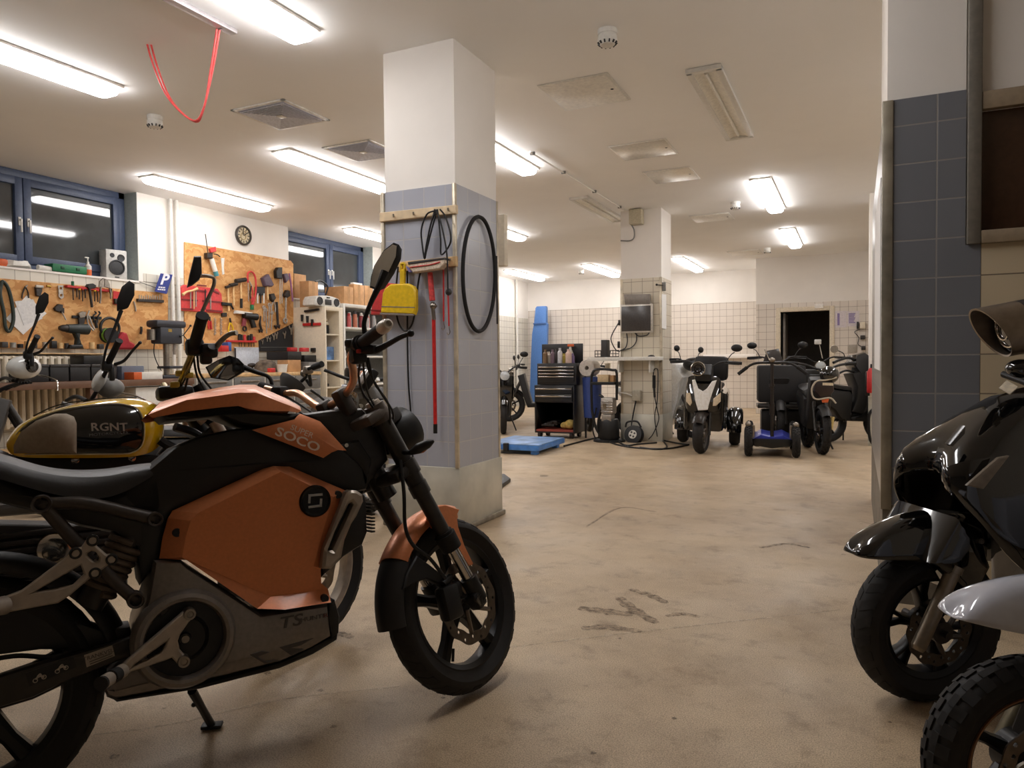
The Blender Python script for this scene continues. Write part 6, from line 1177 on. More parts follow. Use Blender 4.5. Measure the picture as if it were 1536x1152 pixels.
# cartons on cabinet tops and the sill
for nm, (l_, m_, r_, yt, X, zb), lab in (('b', (449, 463, 477, 421, WX+.3, CZ_), 'cardboard carton with a black strap, left on the cream cabinet'), ('c', (487, 516, 530, 429, WX+.52, SZ), 'long cardboard carton with printed side, right of the portable stereo'), ('d', (523, 531, 546, 426, WX+.5, SZ), 'cardboard carton with a white lid on the white shelving'), ('e', (546, 547, 559, 428, WX+.45, SZ), 'cardboard carton beside the black mirror on the white shelving')):
    l, h = wbox(l_, m_, r_, yt, zb, X); t = thing('carton', lab, 'box', ((l.x+h.x)/2, (l.y+h.y)/2, zb), group='cardboard cartons on the cabinets'); bb = B(); bb.box2(l, h, .004); bb.build('carton', card, t); bb = B(); bb.box2((h.x-.001, (l.y+h.y)/2-.03, zb+.002), (h.x+.001, (l.y+h.y)/2+.03, h.z)); bb.box2((l.x, (l.y+h.y)/2-.03, h.z-.001), (h.x+.001, (l.y+h.y)/2+.03, h.z+.001)); bb.build('tape', mat('parcel tape', (170, 128, 84), .4), t)
    if nm == 'b': B().tube([V((h.x, l.y+.15, h.z)), V((h.x-.02, l.y+.3, h.z+.03)), V((h.x+.012, l.y+.42, h.z-.05)), V((h.x+.012, l.y+.36, h.z-.2))], .012, 6).build('strap', black, t)
    if nm == 'd': B().box2((l.x+.02, l.y+.02, h.z+.001), (h.x-.02, h.y-.02, h.z+.03), .003).build('lid', paper, t)
q0, q1 = ox(441, 410, WX-.02), ox(459, 410, WX-.02); B().box2((WX-.17, q0.y, SILL+.003), (WX-.02, q1.y, q0.z), .004).one('carton', card, 'tall cardboard carton standing in the corner of the second window', 'box')
# ================================================================ things on the tiled pillar
def Cf(x, y, off=.02): return oy(x, y, CY0-off)
def Cp(pts, off=.02): return [Cf(p[0], p[1], p[2] if len(p) > 2 else off) for p in pts]
YN = -Y_
t = thing('hook_rail', 'pale wooden hook rail high on the tiled pillar', 'hook rail', Cf(626, 320)); bb = B(); bb.plate(Cp([(569, 319), (684, 307), (684, 320), (569, 333)], .028), YN, .026, .003); bb.build('board', mat('pale rail wood', (216, 192, 156), .6, var=.08, scale=14), t)
for px, py in ((590, 324), (620, 321), (652, 317), (672, 315)): bb = B(); bb.cyl(Cf(px, py, .028), Cf(px, py-2, .08), .006); bb.build('peg', steel, t)
t = thing('hook_rail', 'lower pine hook rail on the tiled pillar carrying broom and dustpans', 'hook rail', Cf(640, 397)); bb = B(); bb.plate(Cp([(596, 393), (684, 384), (684, 399), (596, 408)], .028), YN, .026, .003); bb.build('board', wood, t)
for px, py in ((603, 398), (640, 394), (667, 391), (675, 390)): bb = B(); bb.cyl(Cf(px, py, .028), Cf(px, py-1, .075), .006); bb.build('peg', steel, t)
for i, P in enumerate(([(652, 316), (640, 322), (632, 345), (634, 372), (637, 388), (640, 372), (644, 345), (652, 316)], [(656, 314), (648, 330), (641, 360), (637, 386), (646, 350), (656, 314)], [(660, 314), (668, 325), (676, 352), (674, 368), (662, 382), (661, 360), (658, 330), (656, 314)], [(652, 314), (660, 330), (668, 365), (671, 392), (672, 440)])):
    B().tube(Cp(P, .05+.012*i), .0055, 6).one('cable', black, ('black cable loop hung on the upper pillar rail, leftmost', 'narrow black cable loop between its neighbours on the upper pillar rail', 'black cable loop hung on the upper pillar rail, rightmost', 'single black cable dropping past the broom head')[i], 'cable', 'cables on the pillar')
B().tube(Cp([(597, 400), (594, 440), (596, 478), (606, 496), (616, 490), (622, 470), (628, 420), (634, 398)], .03), .006, 6).one('cable', black, 'black cable loop hanging behind the yellow dustpan', 'cable', 'cables on the pillar')
B().tube(Cp([(611, 404), (611, 470), (611.5, 530), (613, 580), (616, 620), (613, 650), (616, 720)], .022), .006, 6).one('cable', black, 'long black cable running straight down the pillar front', 'cable', 'cables on the pillar')
t = thing('dustpan', 'yellow dustpan hanging on the tiled pillar', 'dustpan', Cf(597, 440, .08)); bb = B(); bb.plate(Cp([(570, 470), (573, 440), (576, 433), (585, 426), (611, 425), (619, 429), (622.5, 435), (623, 464), (620.5, 472)], .1), YN, .035, .01); bb.build('pan', yellow, t); bb = B(); bb.plate(Cp([(599, 395), (604, 393), (607, 396), (606, 426), (599, 427)], .09), YN, .02, .005, [Cp([(602, 397), (604.5, 397), (604, 404), (602, 404)], .09)]); bb.build('handle', yellow, t); bb = B(); bb.plate(Cp([(569.5, 469), (621, 471), (620, 474), (569.5, 472)], .105), YN, .012, .002); bb.plate(Cp([(572, 459), (622, 460.5), (622, 462), (572, 460.5)], .1015), YN, .004); bb.build('lip', mat('grey rubber lip', (130, 120, 110), .6), t)
t = thing('dustpan', 'red dustpan hanging behind the yellow one', 'dustpan', Cf(566, 450, .04)); bb = B(); bb.plate(Cp([(555, 472), (560, 437), (566, 428), (580, 424), (600, 426), (604, 440), (604, 473)], .055), YN, .03, .008); bb.build('pan', redpaint, t); bb = B(); bb.plate(Cp([(556, 464), (572, 465), (572, 467), (556, 466)], .058), YN, .004); bb.build('lip', mat('dark red rim', (140, 40, 40), .5), t)
t = thing('broom', 'broom hung head up on the pillar, cream bristles and long red handle', 'broom', Cf(646, 520, .05)); bb = B(); bb.plate(Cp([(611, 393), (666, 386), (667, 389), (612, 397)], .12), YN, .06, .004); bb.build('head', darkgrey, t)
br_ = mat('cream bristles', (214, 196, 176), .9, scale=160, var=.15, bump=.4); bb = B(); bb.plate(Cp([(613, 396), (667, 388), (667, 394), (660, 403), (640, 406), (619, 409), (616, 404)], .115), YN, .05, .006); bri = bb.build('bristles', br_, t); bb = B(); bb.tube(Cp([(615, 401), (630, 399), (645, 397), (660, 393)], .118), .004, 6); bb.build('bristle_stripe', red, bri)
bb = B(); bb.cyl(Cf(645, 409, .06), Cf(648.6, 451, .06), .017, .019, 14); bb.build('grip', mat('red dotted grip', (204, 66, 64), .5, var=.12, scale=60), t); bb = B(); bb.cyl(Cf(648.8, 453, .06), Cf(651, 480, .06), .012, .013, 12); bb.sph(Cf(650, 459, .06), .022); bb.cyl(Cf(646, 460, .06), Cf(655, 459, .06), .008); bb.build('joint', steel, t); bb = B(); bb.cyl(Cf(650.5, 479, .06), Cf(653, 636, .05), .0125, n=14); bb.build('pole', mat('red lacquered pole', (204, 44, 42), .3), t); bb = B(); bb.cyl(Cf(653, 636, .05), Cf(653, 650, .05), .0135, n=12); bb.build('end_cap', black, t)
bb = B(); bb.plate(Cp([(608, 399), (612, 401), (616, 408), (613, 409)], .1), YN, .02, .003); bb.one('clip', mat('lilac clip', (120, 112, 170), .5), 'small lilac clip at the left end of the broom head', 'clip')
for i, (x0, x1, y1) in enumerate(((665, 665.5, 482), (671.5, 673.5, 489))):
    t = thing('elastic_strap', 'red elastic strap with hook hanging on the pillar, '+('left' if i == 0 else 'right')+' of two', 'strap', Cf(x1, y1, .04), group='red elastic straps'); bb = B(); bb.tube(Cp([(x0, 391), (x0+.4, 430), (x1, y1)], .05), .0055, 8, 3); bb.build('strap', red, t); bb = B(); bb.tube(Cp([(x1, y1), (x1+.5, y1+4), (x1+1.5, y1+9), (x1-1, y1+13), (x1-3, y1+10)], .05), .003, 6); bb.build('hook', steel, t)
B().sph(Cf(673, 438, .05), (.022, .02, .022)).one('round_hook', darkgrey, 'dark round knob on the pillar behind the red straps', 'knob')
P = [ox(718+24.5*sin(a)*(1 if sin(a) > 0 else .97), 411-86*cos(a)+(718+24*sin(a)-718)*.06, CX1+.025) for a in [2*pi*i/28 for i in range(29)]]
B().tube(P, .0135, 8, 2).one('bicycle_tyre', rubber, 'black bicycle tyre hanging on the right side of the tiled pillar', 'tyre')
B().box2(oy(746, 322, 4.74)-V((.02, .0, 0)), V((oy(760, 360, 4.78).x, 4.80, oy(746, 399, 4.74).z)), .004).one('wall_box', cream, 'cream box fixed to the rear of the tiled pillar', 'box')
B().cyl(ox(745, 384, CX1+.02), ox(746, 486, CX1+.02), .006).one('steel_rod', dsteel, 'thin dark rod at the rear edge of the tiled pillar', 'rod')
bb = B(); q = [gz(746, 716), gz(757, 716), gz(766, 723), gz(752, 733), gz(744, 733)]; bb.slab([p+Z_*.0 for p in q], Z_, .002, .035, .006); bb.one('floor_tray', black, 'flat black tray on the floor behind the tiled pillar', 'tray')
# ================================================================ middle of the room
lb = mat('lift blue paint', (72, 128, 200), .4, var=.12, scale=10)
FRc = gz(808, 667.5, .125); BRc = gz(845.5, 656, .125); FLc = gz(728, 664, .125); BLc = FLc+BRc-FRc
t = thing('lift_platform', 'low blue lift platform on the floor right of the tiled pillar', 'lift platform', V((FRc.x-.4, FRc.y, 0))); B().slab([FLc, FRc, BRc, BLc], Z_, -.012, 0, .003).build('deck', mat('worn blue deck', (124, 156, 200), .4, var=.2, scale=6), t)
ex = (FRc-FLc).normalized(); ey = (BRc-FRc).normalized()
for nm, a_, b_ in (('front_beam', FLc, FRc), ('side_beam', FRc, BRc), ('rear_beam', BLc, BRc)): bb = B(); n_ = Z_.cross((b_-a_).normalized()); w2 = n_*.03; bb.slab([a_, b_, b_+w2, a_+w2], Z_, -.075, -.013, .003); bb.build(nm, lb, t)
for p in (FRc-ex*.08+ey*.08, FLc+ex*.1+ey*.08, BRc-ex*.08-ey*.1): B().box2(p+V((-.04, -.04, -.125)), p+V((.04, .04, -.07)), .004).build('foot', lb, t)
p = FRc-ex*.42; B().box(p+V((0, -.02, -.04)), (.06, .06, .1), .01).build('latch', black, t)
# tool trolley
tbm = mat('tool chest black', (26, 25, 26), .35); q = gz(861, 659); TX1, TY0 = q.x, q.y; TX0 = oy(801, 600, TY0).x; TY1 = ox(877, 600, TX1).y; U = lambda y: oy(830, y, TY0).z
t = thing('tool_trolley', 'black tool trolley with silver drawer handles and open lid', 'tool trolley', ((TX0+TX1)/2, (TY0+TY1)/2, 0)); zb, zm, zo, zt = U(650), U(578), U(604), U(545)
bb = B(); bb.box2((TX0, TY0+.02, zb), (TX0+.02, TY1, zm), .002); bb.box2((TX1-.02, TY0+.02, zb), (TX1, TY1, zm), .002); bb.box2((TX0+.02, TY1-.02, zb), (TX1-.02, TY1, zm), .002); bb.box2((TX0+.02, TY0+.02, zb), (TX1-.02, TY1-.02, zb+.02), .002); bb.box2((TX0+.02, TY0+.03, zo), (TX1-.02, TY1-.02, zm), .002); bb.build('cabinet', tbm, t); B().box2((TX0+.02, TY0+.025, zb+.02), (TX1-.02, TY1-.03, zb+.05), .004).build('shelf_liner', mat('red liner', (150, 66, 52), .7), t)
U0 = oy(804, 560, TY0).x; U1 = oy(863, 560, TY0).x; B().box2((U0, TY0+.04, zm+.004), (U1, TY1-.03, zt), .008).build('top_chest', tbm, t)
lidb = B(); lidb.box2((oy(815, 530, TY1).x, TY1-.06, zt), (oy(876, 530, TY1).x, TY1-.03, oy(840, 516, TY1).z), .006); lidb.build('lid', tbm, t)
for y0, y1 in ((550, 554), (555, 558.5), (560, 563), (564.5, 573)): d_ = B().box2((U0+.03, TY0+.02, U(y1)), (U1-.03, TY0+.042, U(y0)), .003).build('drawer', tbm, t); B().box2((U0+.03, TY0+.005, U(y0+.3)-.012), (U1-.03, TY0+.022, U(y0+.3)+.004), .003).build('handle', chrome, d_)
for y0, y1 in ((580, 590), (591, 602)): d_ = B().box2((TX0+.025, TY0+.0, U(y1)), (TX1-.025, TY0+.028, U(y0)), .003).build('drawer', tbm, t); B().box2((TX0+.03, TY0-.018, U(y0+3)-.014), (TX1-.03, TY0+.002, U(y0+3)+.006), .003).build('handle', chrome, d_)
for x in (TX0+.06, TX1-.06):
    for y in (TY0+.08, TY1-.08): bb = B(); bb.cyl((x-.02, y, .05), (x+.02, y, .05), .05, n=16); bb.box2((x-.03, y-.03, .05), (x+.03, y+.03, zb), .004); bb.build('caster', dsteel, t)
bb = B(); 
for i in range(5): bb.box((TX0+.17+i*.02, TY0+.15+i*.02, zb+.105+i*.012), (.2, .1, .03), .006, rot=M.Rotation(.4*i, 3, 'Z'))
bb.one('tool_heap', dsteel, 'heap of dark tools in the open bay of the tool trolley', 'tools', kind='stuff')
bb = B(); bb.sph((TX1-.115, TY0+.15, zb+.125), (.075, .085, .07)); bb.sph((TX1-.2, TY0+.17, zb+.105), (.07, .06, .05)); bb.one('work_gloves', mat('yellow glove', (190, 164, 92), .8, var=.2, scale=20), 'yellow work gloves in the open bay of the tool trolley', 'gloves')
for i, (px, h_, r, c) in enumerate(((818, .2, .035, (120, 96, 70)), (823, .17, .04, (212, 200, 184)), (829, .2, .032, (110, 90, 100)), (834, .21, .028, (66, 60, 60)), (840, .22, .035, (206, 206, 210)), (846, .14, .04, (190, 170, 80)), (853, .2, .045, (220, 190, 176)), (859, .14, .03, (130, 110, 150)))):
    p = oy(px, 545, TY0+.15+.08*(i % 2)); bb = B(); bb.lathe((p.x, TY0+.15+.08*(i % 2), zt+.002), Z_, [(0, 0), (r, 0), (r, h_*.72), (r*.5, h_*.84), (r*.5, h_), (0, h_)], 14); bb.one('bottle', mat('trolley bottle %d' % i, c, .4), 'small container on the tool trolley top, '+'first second third fourth fifth sixth seventh eighth'.split()[i]+' from the left', 'bottle', 'containers on the tool trolley')
p = oy(855, 545, TY0+.3); t = thing('spray_bottle', 'large white spray bottle with orange trigger in front of the open trolley lid', 'bottle', (p.x, TY0+.32, zt+.002)); bb = B(); bb.lathe((p.x, TY0+.32, zt+.002), Z_, [(0, 0), (.05, 0), (.05, .13), (.02, .2), (.015, .24), (0, .24)], 16); bb.build('bottle', white, t); bb = B(); bb.box((p.x+.01, TY0+.31, zt+.26), (.1, .03, .035), .008); bb.build('trigger', orange_p, t)
# paper roll on its blue bin
p = oy(880, 552, TY0+.1); p.x = max(p.x, TX1+.135); bb = B(); bb.lathe((p.x, TY0+.1, p.z), Y_, [(.03, 0), (.115, 0), (.12, .01), (.12, .26), (.03, .26), (.03, 0)], 32); rl = bb.one('paper_roll', mat('tissue paper', (206, 198, 188), .9), 'thick white paper roll beside the tool trolley', 'paper roll')
p2 = gz(884, 656); t = thing('waste_bin', 'blue bin stand under the thick paper roll', 'bin', (p.x+.03, TY0+.24, 0)); bb = B(); bb.lathe((p.x+.03, TY0+.24, .3), Z_, [(0, 0), (.12, 0), (.14, p.z-.44), (.13, p.z-.43), (.0, p.z-.43)], 24); bb.build('bin', mat('blue bin', (56, 76, 140), .5), t); bb = B()
for sx in (-.1, .1): bb.cyl((p.x+.03+sx, TY0+.24, 0), (p.x+.03+sx, TY0+.24, p.z-.1), .014)
bb.build('stand', black, t)
# compressor on a trolley frame
q = gz(914, 662); KX, KY = q.x, q.y; K = lambda x, y: oy(x, y, KY)
t = thing('compressor', 'black upright compressor with silver motor and tubular frame beside the monitor pillar', 'compressor', q); bb = B(); bb.lathe((KX, KY, .03), Z_, [(0, 0), (.13, 0), (.14, .03), (.14, .24), (.12, .28), (0, .29)], 24); bb.build('tank', black, t); bb = B(); bb.lathe((KX, KY, 0), Z_, [(0, 0), (.22, 0), (.22, .02), (.2, .03), (0, .03)], 28); bb.build('base', black, t)
bb = B(); z0, z1 = K(915, 631).z, K(915, 596).z; bb.box2((KX-.09, KY-.1, z0+.09), (KX+.09, KY+.08, z1), .03); bb.box2((KX-.075, KY-.12, z0), (KX+.065, KY+.05, z0+.09), .008); bb.build('motor', mat('silver motor', (168, 160, 150), .4, .7), t)
bb = B()
for i in range(5): bb.box((KX, KY-.105, z0+.13+i*.035), (.17, .012, .01), .003)
bb.box((KX-.03, KY-.108, z0+.2), (.05, .01, .08)); bb.build('motor_fins', chrome, t)
bb = B(); bb.tube([K(888, 615), K(887, 575), K(889, 559), K(897, 554), K(918, 555), K(925, 560), K(925, 600)], .018, 10, 4); bb.tube([K(888, 615), K(893, 640), K(900, 652)], .018, 10, 2); bb.build('frame', black, t); bb = B(); bb.box2(K(890, 577)-V((0, .1, 0)), K(924, 574)+V((0, .15, .01)), .004); bb.build('tray', black, t); zt2 = K(907, 574.5).z+.012
bb = B(); bb.tube([K(893, 612)+Y_*.05, K(889, 640), K(893, 657), K(900, 660)], .011, 8); bb.tube([K(899, 592), K(905, 600), K(898, 630), K(897, 648)], .02, 8); bb.build('hose', black, t)
B().box2(V((K(898, 570).x, KY-.05, zt2)), V((K(914, 570).x, KY+.06, K(900, 562).z)), .004).one('carton', mat('beige carton', (206, 180, 140), .7), 'small beige carton on the compressor tray', 'box')
B().box2(V((K(915, 570).x, KY-.02, zt2)), V((K(921, 570).x, KY+.08, K(900, 563).z)), .004).one('carton', card, 'narrow brown carton on the compressor tray, right of the beige one', 'box')
for i, (x0, y0, x1, y1) in enumerate(((897, 545, 904, 553), (917, 543, 925, 548), (916, 550, 926, 553))): a_, b_ = K(x0, y0), K(x1, y1); B().box2((a_.x, KY+.3, b_.z), (b_.x, KY+.36, a_.z), .004).one('wall_switch', (cream, white, white)[i], ('beige socket under the white shelf', 'upper white switch beside the monitor pillar', 'lower white switch beside the monitor pillar')[i], 'switch')
# monitor pillar
Pf = lambda x, y, off=.02: oy(x, y, PY0-off)
t = thing('monitor', 'flat grey computer monitor with silver frame on the far white tiled pillar', 'monitor', Pf(954, 478)); a_, b_ = Pf(930, 457, .12), Pf(978.5, 498.5, .12); bb = B(); bb.box2(a_, b_+V((0, .05, 0)), .008); bb.build('frame', mat('monitor frame', (200, 194, 184), .35, .3), t); a_, b_ = Pf(932, 460, .124), Pf(976, 496, .124); B().box2(a_, b_+V((0, .01, 0)), .002).build('screen', mat('switched off screen', (72, 68, 66), .25), t); B().box2(Pf(948, 470, .075), Pf(960, 485, -.0), .004).build('wall_mount', black, t)
a_, b_ = Pf(936, 442, .1), Pf(975, 458, .1); bb = B(); bb.slab([Pf(935.5, 441.5, .12), Pf(974, 441, .12), Pf(975.5, 457, .1), Pf(938, 458, .1)], YN, -.08, 0, .006); bb.one('mini_computer', mat('grey box metal', (132, 124, 116), .4, .3), 'grey computer box mounted above the monitor', 'computer')
t = thing('wall_shelf', 'white shelf board across the monitor pillar', 'shelf', Pf(940, 540)); zs = Pf(940, 541, .3).z; bb = B(); bb.box2((Pf(891, 540, .0).x, PY0-.3, zs), (Pf(987, 540, .3).x, PY0+.0, zs+.05), .004); bb.build('board', white, t)
for px in (934, 980): B().box2((Pf(px, 545).x-.012, PY0-.22, zs-.16), (Pf(px, 545).x+.012, PY0-.001, zs-.001), .003).build('bracket', white, t)
z2 = zs+.05; a_ = Pf(903, 510, .15); b_ = Pf(912, 533, .15); B().box2((a_.x, PY0-.2, z2), (b_.x, PY0-.06, a_.z), .006).one('speaker_tower', darkgrey, 'tall dark computer speaker on the left end of the white shelf', 'speaker')
bb = B(); a_, b_ = Pf(892, 526, .05), Pf(928, 534, .05)
for k in range(9): x = a_.x+(b_.x-a_.x)*k/8; bb.cyl((x, PY0-.04, z2), (x, PY0-.04, a_.z), .005, n=6)
for z in (z2+.01, (z2+a_.z)/2, a_.z): bb.cyl((a_.x, PY0-.04, z), (b_.x, PY0-.04, z), .006, n=6)
bb.one('wire_rack', dsteel, 'dark wire rack at the rear of the white shelf', 'rack')
B().sph(Pf(977, 535, .2), (.05, .03, .025)).one('mouse', dsteel, 'small dark computer mouse on the right end of the white shelf', 'mouse')
for i, P in enumerate(([(940, 500), (941, 512), (938, 522), (930, 526)], [(955, 500), (954, 513), (946, 522), (932, 526)], [(952, 499), (958, 504), (970, 503), (974, 499)], [(928, 484), (918, 502), (917, 512), (924, 525), (930, 527)])): B().tube([Pf(x, y, .03) for x, y in P], .008, 6).one('cable', darkgrey, ('short cable straight below the monitor', 'long curved cable below the monitor', 'slack cable loop along the monitor underside', 'cable arc left of the monitor pillar')[i], 'cable', 'cables around the monitor')
for i, (px, y0, y1) in enumerate(((928, 480, 488), (927, 512, 522))): a_ = Pf(px-1, y0, .02); b_ = Pf(px+2, y1, .02); B().box2(a_, b_+V((0, .04, 0)), .004).one('plug', black, ('upper', 'lower')[i]+' black plug on the left edge of the monitor pillar', 'plug', 'plugs by the monitor')
t = thing('junction_box', 'beige junction box at the top of the monitor pillar', 'junction box', Pf(954, 325)); B().box2(Pf(943, 314, .14), Pf(966, 337, .0), .008).build('box', mat('aged plastic', (186, 176, 150), .5), t); bb = B(); bb.tube([Pf(947, 337, .03), Pf(951, 345, .03), Pf(951, 356, .03), Pf(945, 361, .03), Pf(931, 361, .03)], .009, 8); bb.build('cable', grey, t)
t = thing('junction_box', 'grey junction box low on the monitor pillar above the cable reel', 'junction box', Pf(955, 594)); B().box2(Pf(948, 586, .09), Pf(963, 601, .0), .008).build('box', mat('grey box plastic', (176, 168, 150), .5), t); bb = B(); bb.tube([Pf(948, 594, .05), Pf(938, 590, .05), Pf(926, 589, .05)], .01, 8); bb.build('conduit', white, t)
B().tube([Pf(928, 545, .04), Pf(926, 560, .04), Pf(924, 575, .05), Pf(925, 589, .05)], .013, 8).one('cable', white, 'white cable bending down left of the monitor pillar', 'cable')
t = thing('cable_reel', 'black cable reel with round white socket plate leaning on the monitor pillar', 'cable reel', gz(951, 668)); c = oy(950, 652, PY0-.2); ax = V((-.15, -1, .25)).normalized(); bb = B(); bb.lathe(c-ax*.08, ax, [(0, 0), (.12, 0), (.125, .02), (.09, .03), (.09, .07), (.125, .08), (.125, .1), (.07, .105), (0, .105)], 32); bb.build('drum', black, t); bb = B(); bb.lathe(c+ax*.026, ax, [(0, .004), (.055, .004), (.06, -.002)], 24); sp_ = bb.build('socket_plate', white, t)
fx, fy, _ = frame(ax)
for k in range(4): a = k*pi/2+.5; bb = B(); bb.cyl(c+ax*.03+(fx*cos(a)+fy*sin(a))*.033, c+ax*.033+(fx*cos(a)+fy*sin(a))*.033, .014, n=14); bb.build('socket', darkgrey, sp_)
bb = B(); bb.torus(c-ax*.05, ax, .12, .014, 28, 8); bb.tube([c+V((-.11, 0, .1)), c+V((-.08, .0, .17)), c+V((.05, 0, .18)), c+V((.11, 0, .1))], .013, 8); bb.build('carry_frame', black, t)
B().tube([Pf(954, 601, .06), Pf(951, 615, .06), Pf(948, 632, .08), Pf(947, 640, .12)], .01, 8).one('cable', black, 'black cable dropping from the low junction box to the cable reel', 'cable')
t = thing('charger', 'black charger block hanging by its cable on the right of the monitor pillar', 'charger', Pf(982, 575)); bb = B(); bb.cyl(Pf(981, 563, .05), Pf(981, 582, .05), .022, n=12); bb.build('block', black, t); bb = B(); bb.cyl(Pf(981, 582, .05), Pf(982, 596, .05), .016, n=12); bb.build('plug', dsteel, t); bb = B(); bb.tube([Pf(980, 563, .05), Pf(981, 555, .05), Pf(985, 553, .05), Pf(987, 560, .05), Pf(986, 600, .05), Pf(982, 625, .05), Pf(986, 655, .06)], .007, 6); bb.tube([Pf(982, 596, .05), Pf(986, 615, .05), Pf(988, 630, .05), Pf(980, 650, .06), Pf(973, 659, .06)], .007, 6); bb.build('cord', black, t)
for i, P in enumerate(([(846, 669), (880, 660), (905, 655), (930, 656)], [(905, 660), (930, 668), (960, 672), (1000, 673), (1033, 667)], [(985, 655), (995, 662), (1000, 671), (985, 674), (960, 671)], [(992, 660), (1012, 664), (1030, 667)], [(926, 662), (940, 668), (958, 666), (985, 664)])): B().tube([gz(x, y, .012) for x, y in P], .011, 6).one('floor_cable', black, ('black cable on the floor from lift platform to compressor', 'longest black cable on the floor in front of the monitor pillar', 'black cable curl on the floor at the monitor pillar corner', 'black cable on the floor running to the white scooter', 'black cable on the floor under the cable reel')[i], 'cable', 'cables on the floor')
B().plate([ox(x, y, PX1+.008) for x, y in ((993, 441), (999.5, 442), (999.5, 494), (993, 492))], X_, .004).one('notice_sheet', paper, 'white notice sheet on the side of the monitor pillar', 'paper')
t = thing('wall_hook', 'small dark hook arm at the tile top of the monitor pillar', 'hook', Pf(987, 427)); bb = B(); bb.cyl(Pf(985, 427, .06), Pf(995, 428, .01), .006); bb.sph(Pf(985, 427, .06), .016); bb.build('arm', dsteel, t); bb = B(); bb.box(Pf(996, 430, .0), (.05, .03, .12), .006); bb.build('mount', grey, t)
# standing blue ramp by the far wall
bb = B(); Yb = BY-.45; rp_ = mat('blue ramp paint', (78, 122, 186), .45, var=.06)
t = thing('ramp', 'tall blue ramp standing upright in the far left corner', 'ramp', oy(806, 613, Yb)); P = [oy(x, y, Yb) for x, y in ((803, 462), (805, 459.5), (818, 459), (819, 461), (819, 484), (820.5, 486), (819.5, 520), (818, 560), (816, 611), (794, 611), (796, 540), (798, 500), (801, 484))]; bb.slab(P, YN, -.12, 0, .01); bb.build('deck', rp_, t); bb = B(); bb.box2(oy(800, 485, Yb-.01), oy(819, 486, Yb)+V((0, -.03, 0))); bb.build('hinge', mat('dark blue steel', (50, 84, 140), .5), t)
# posters, sign and sockets by the far doorway
Jf = lambda x, y, off=.01: oy(x, y, JY-off)
for i, (x0, y0, x1, y1) in enumerate(((1250, 467, 1270, 491), (1271, 467, 1289, 489))):
    t = thing('poster', ('pale poster with a lilac stripe nearest the doorway', 'pale poster with lilac lines, right of its neighbour')[i], 'poster', Jf((x0+x1)/2, y1), group='posters by the doorway'); B().box2(Jf(x0, y0), Jf(x1, y1)+V((0, .008, 0))).build('sheet', mat('poster paper', (214, 204, 206), .7), t); bb = B(); lil = mat('lilac print', (138, 122, 168), .7)
    if i == 0: bb.box2(Jf(1256, 470, .012), Jf(1259.5, 488, .012)+V((0, .001, 0)))
    else:
        for k in range(7): bb.box2(Jf(1273, 470+k*2.2, .012), Jf(1283-(k % 3), 471.2+k*2.2, .012)+V((0, .001, 0)))
    bb.build('print', lil, t)
B().box2(Jf(1222, 456, .04), Jf(1235, 462, .0), .003).one('door_sign', mat('white door sign', (238, 232, 224), .5), 'small white sign above the far doorway', 'sign')
B().box2(Jf(1271.5, 517, .012), Jf(1286, 530, .0), .003).one('metal_plate', mat('grey plate', (166, 156, 142), .5), 'square grey plate on the tiles right of the far doorway', 'plate')
for i, (px, py, w, h_, m) in enumerate(((1294, 488, 8, 10, cream), (1286.5, 488, 3, 11, black), (1294, 506, 7, 6, dsteel), (1295, 522, 6, 6, dsteel))): B().box2(Jf(px-w/2, py-h_/2, .1), Jf(px+w/2, py+h_/2, .0), .004).one('socket', m, ('cream socket box', 'slim black adapter left of the cream socket', 'upper dark plug below the cream socket', 'lower dark plug below the cream socket')[i]+' on the tiles beside the far right pillar', 'socket', 'sockets by the far right pillar')
B().tube([Jf(1290, 494, .06), Jf(1282, 498, .06), Jf(1288, 506, .06), Jf(1287, 516, .06), Jf(1292, 520, .06)], .008, 6).one('cable', darkgrey, 'looped thin cable among the sockets beside the far right pillar', 'cable')
a_, b_ = oy(1056, 532, BY-.1), oy(1134, 537, BY-.1); B().box2((a_.x, BY-.22, b_.z), (b_.x, BY-.001, a_.z), .006).struct('trim_sill_far_wall', paint)
# papers and extinguisher on the near pillar flank
ye = min(ox(1308, 420, RP0-.012).y, RPY+1.2); z0, z1 = oy(1318, 556, RPY+.1).z, oy(1322, 266, RPY+.05).z
B().plate([V((RP0-.012, y, z)) for y, z in ((RPY+.06, z0), (RPY+.06, z1), (ye, z1), (ye, z0))], -X_, .006).one('notice_sheet', paper, 'long white paper sheet hanging down the flank of the slate tiled pillar', 'paper')
q = oy(1308, 570, FPp.y-.05); t = thing('fire_extinguisher', 'small red fire extinguisher on the far right pillar', 'fire extinguisher', q); bb = B(); bb.lathe((q.x, FPp.y-.07, q.z-.16), Z_, [(0, 0), (.055, 0), (.06, .02), (.06, .26), (.03, .31), (0, .31)], 20); bb.build('cylinder', red, t); bb = B(); bb.box((q.x-.05, FPp.y-.04, q.z-.05), (.05, .03, .3), .006); bb.cyl((q.x, FPp.y-.07, q.z+.15), (q.x, FPp.y-.07, q.z+.2), .02); bb.build('bracket', black, t)
P = [oy(1311, 612, FPp.y-.06), oy(1304, 622, FPp.y-.06), oy(1303, 640, FPp.y-.06), oy(1305, 658, FPp.y-.06), oy(1310, 667, FPp.y-.06)]; B().tube(P, .018, 8).one('hose_end', black, 'black hose curving out at the foot of the far right pillar', 'hose')
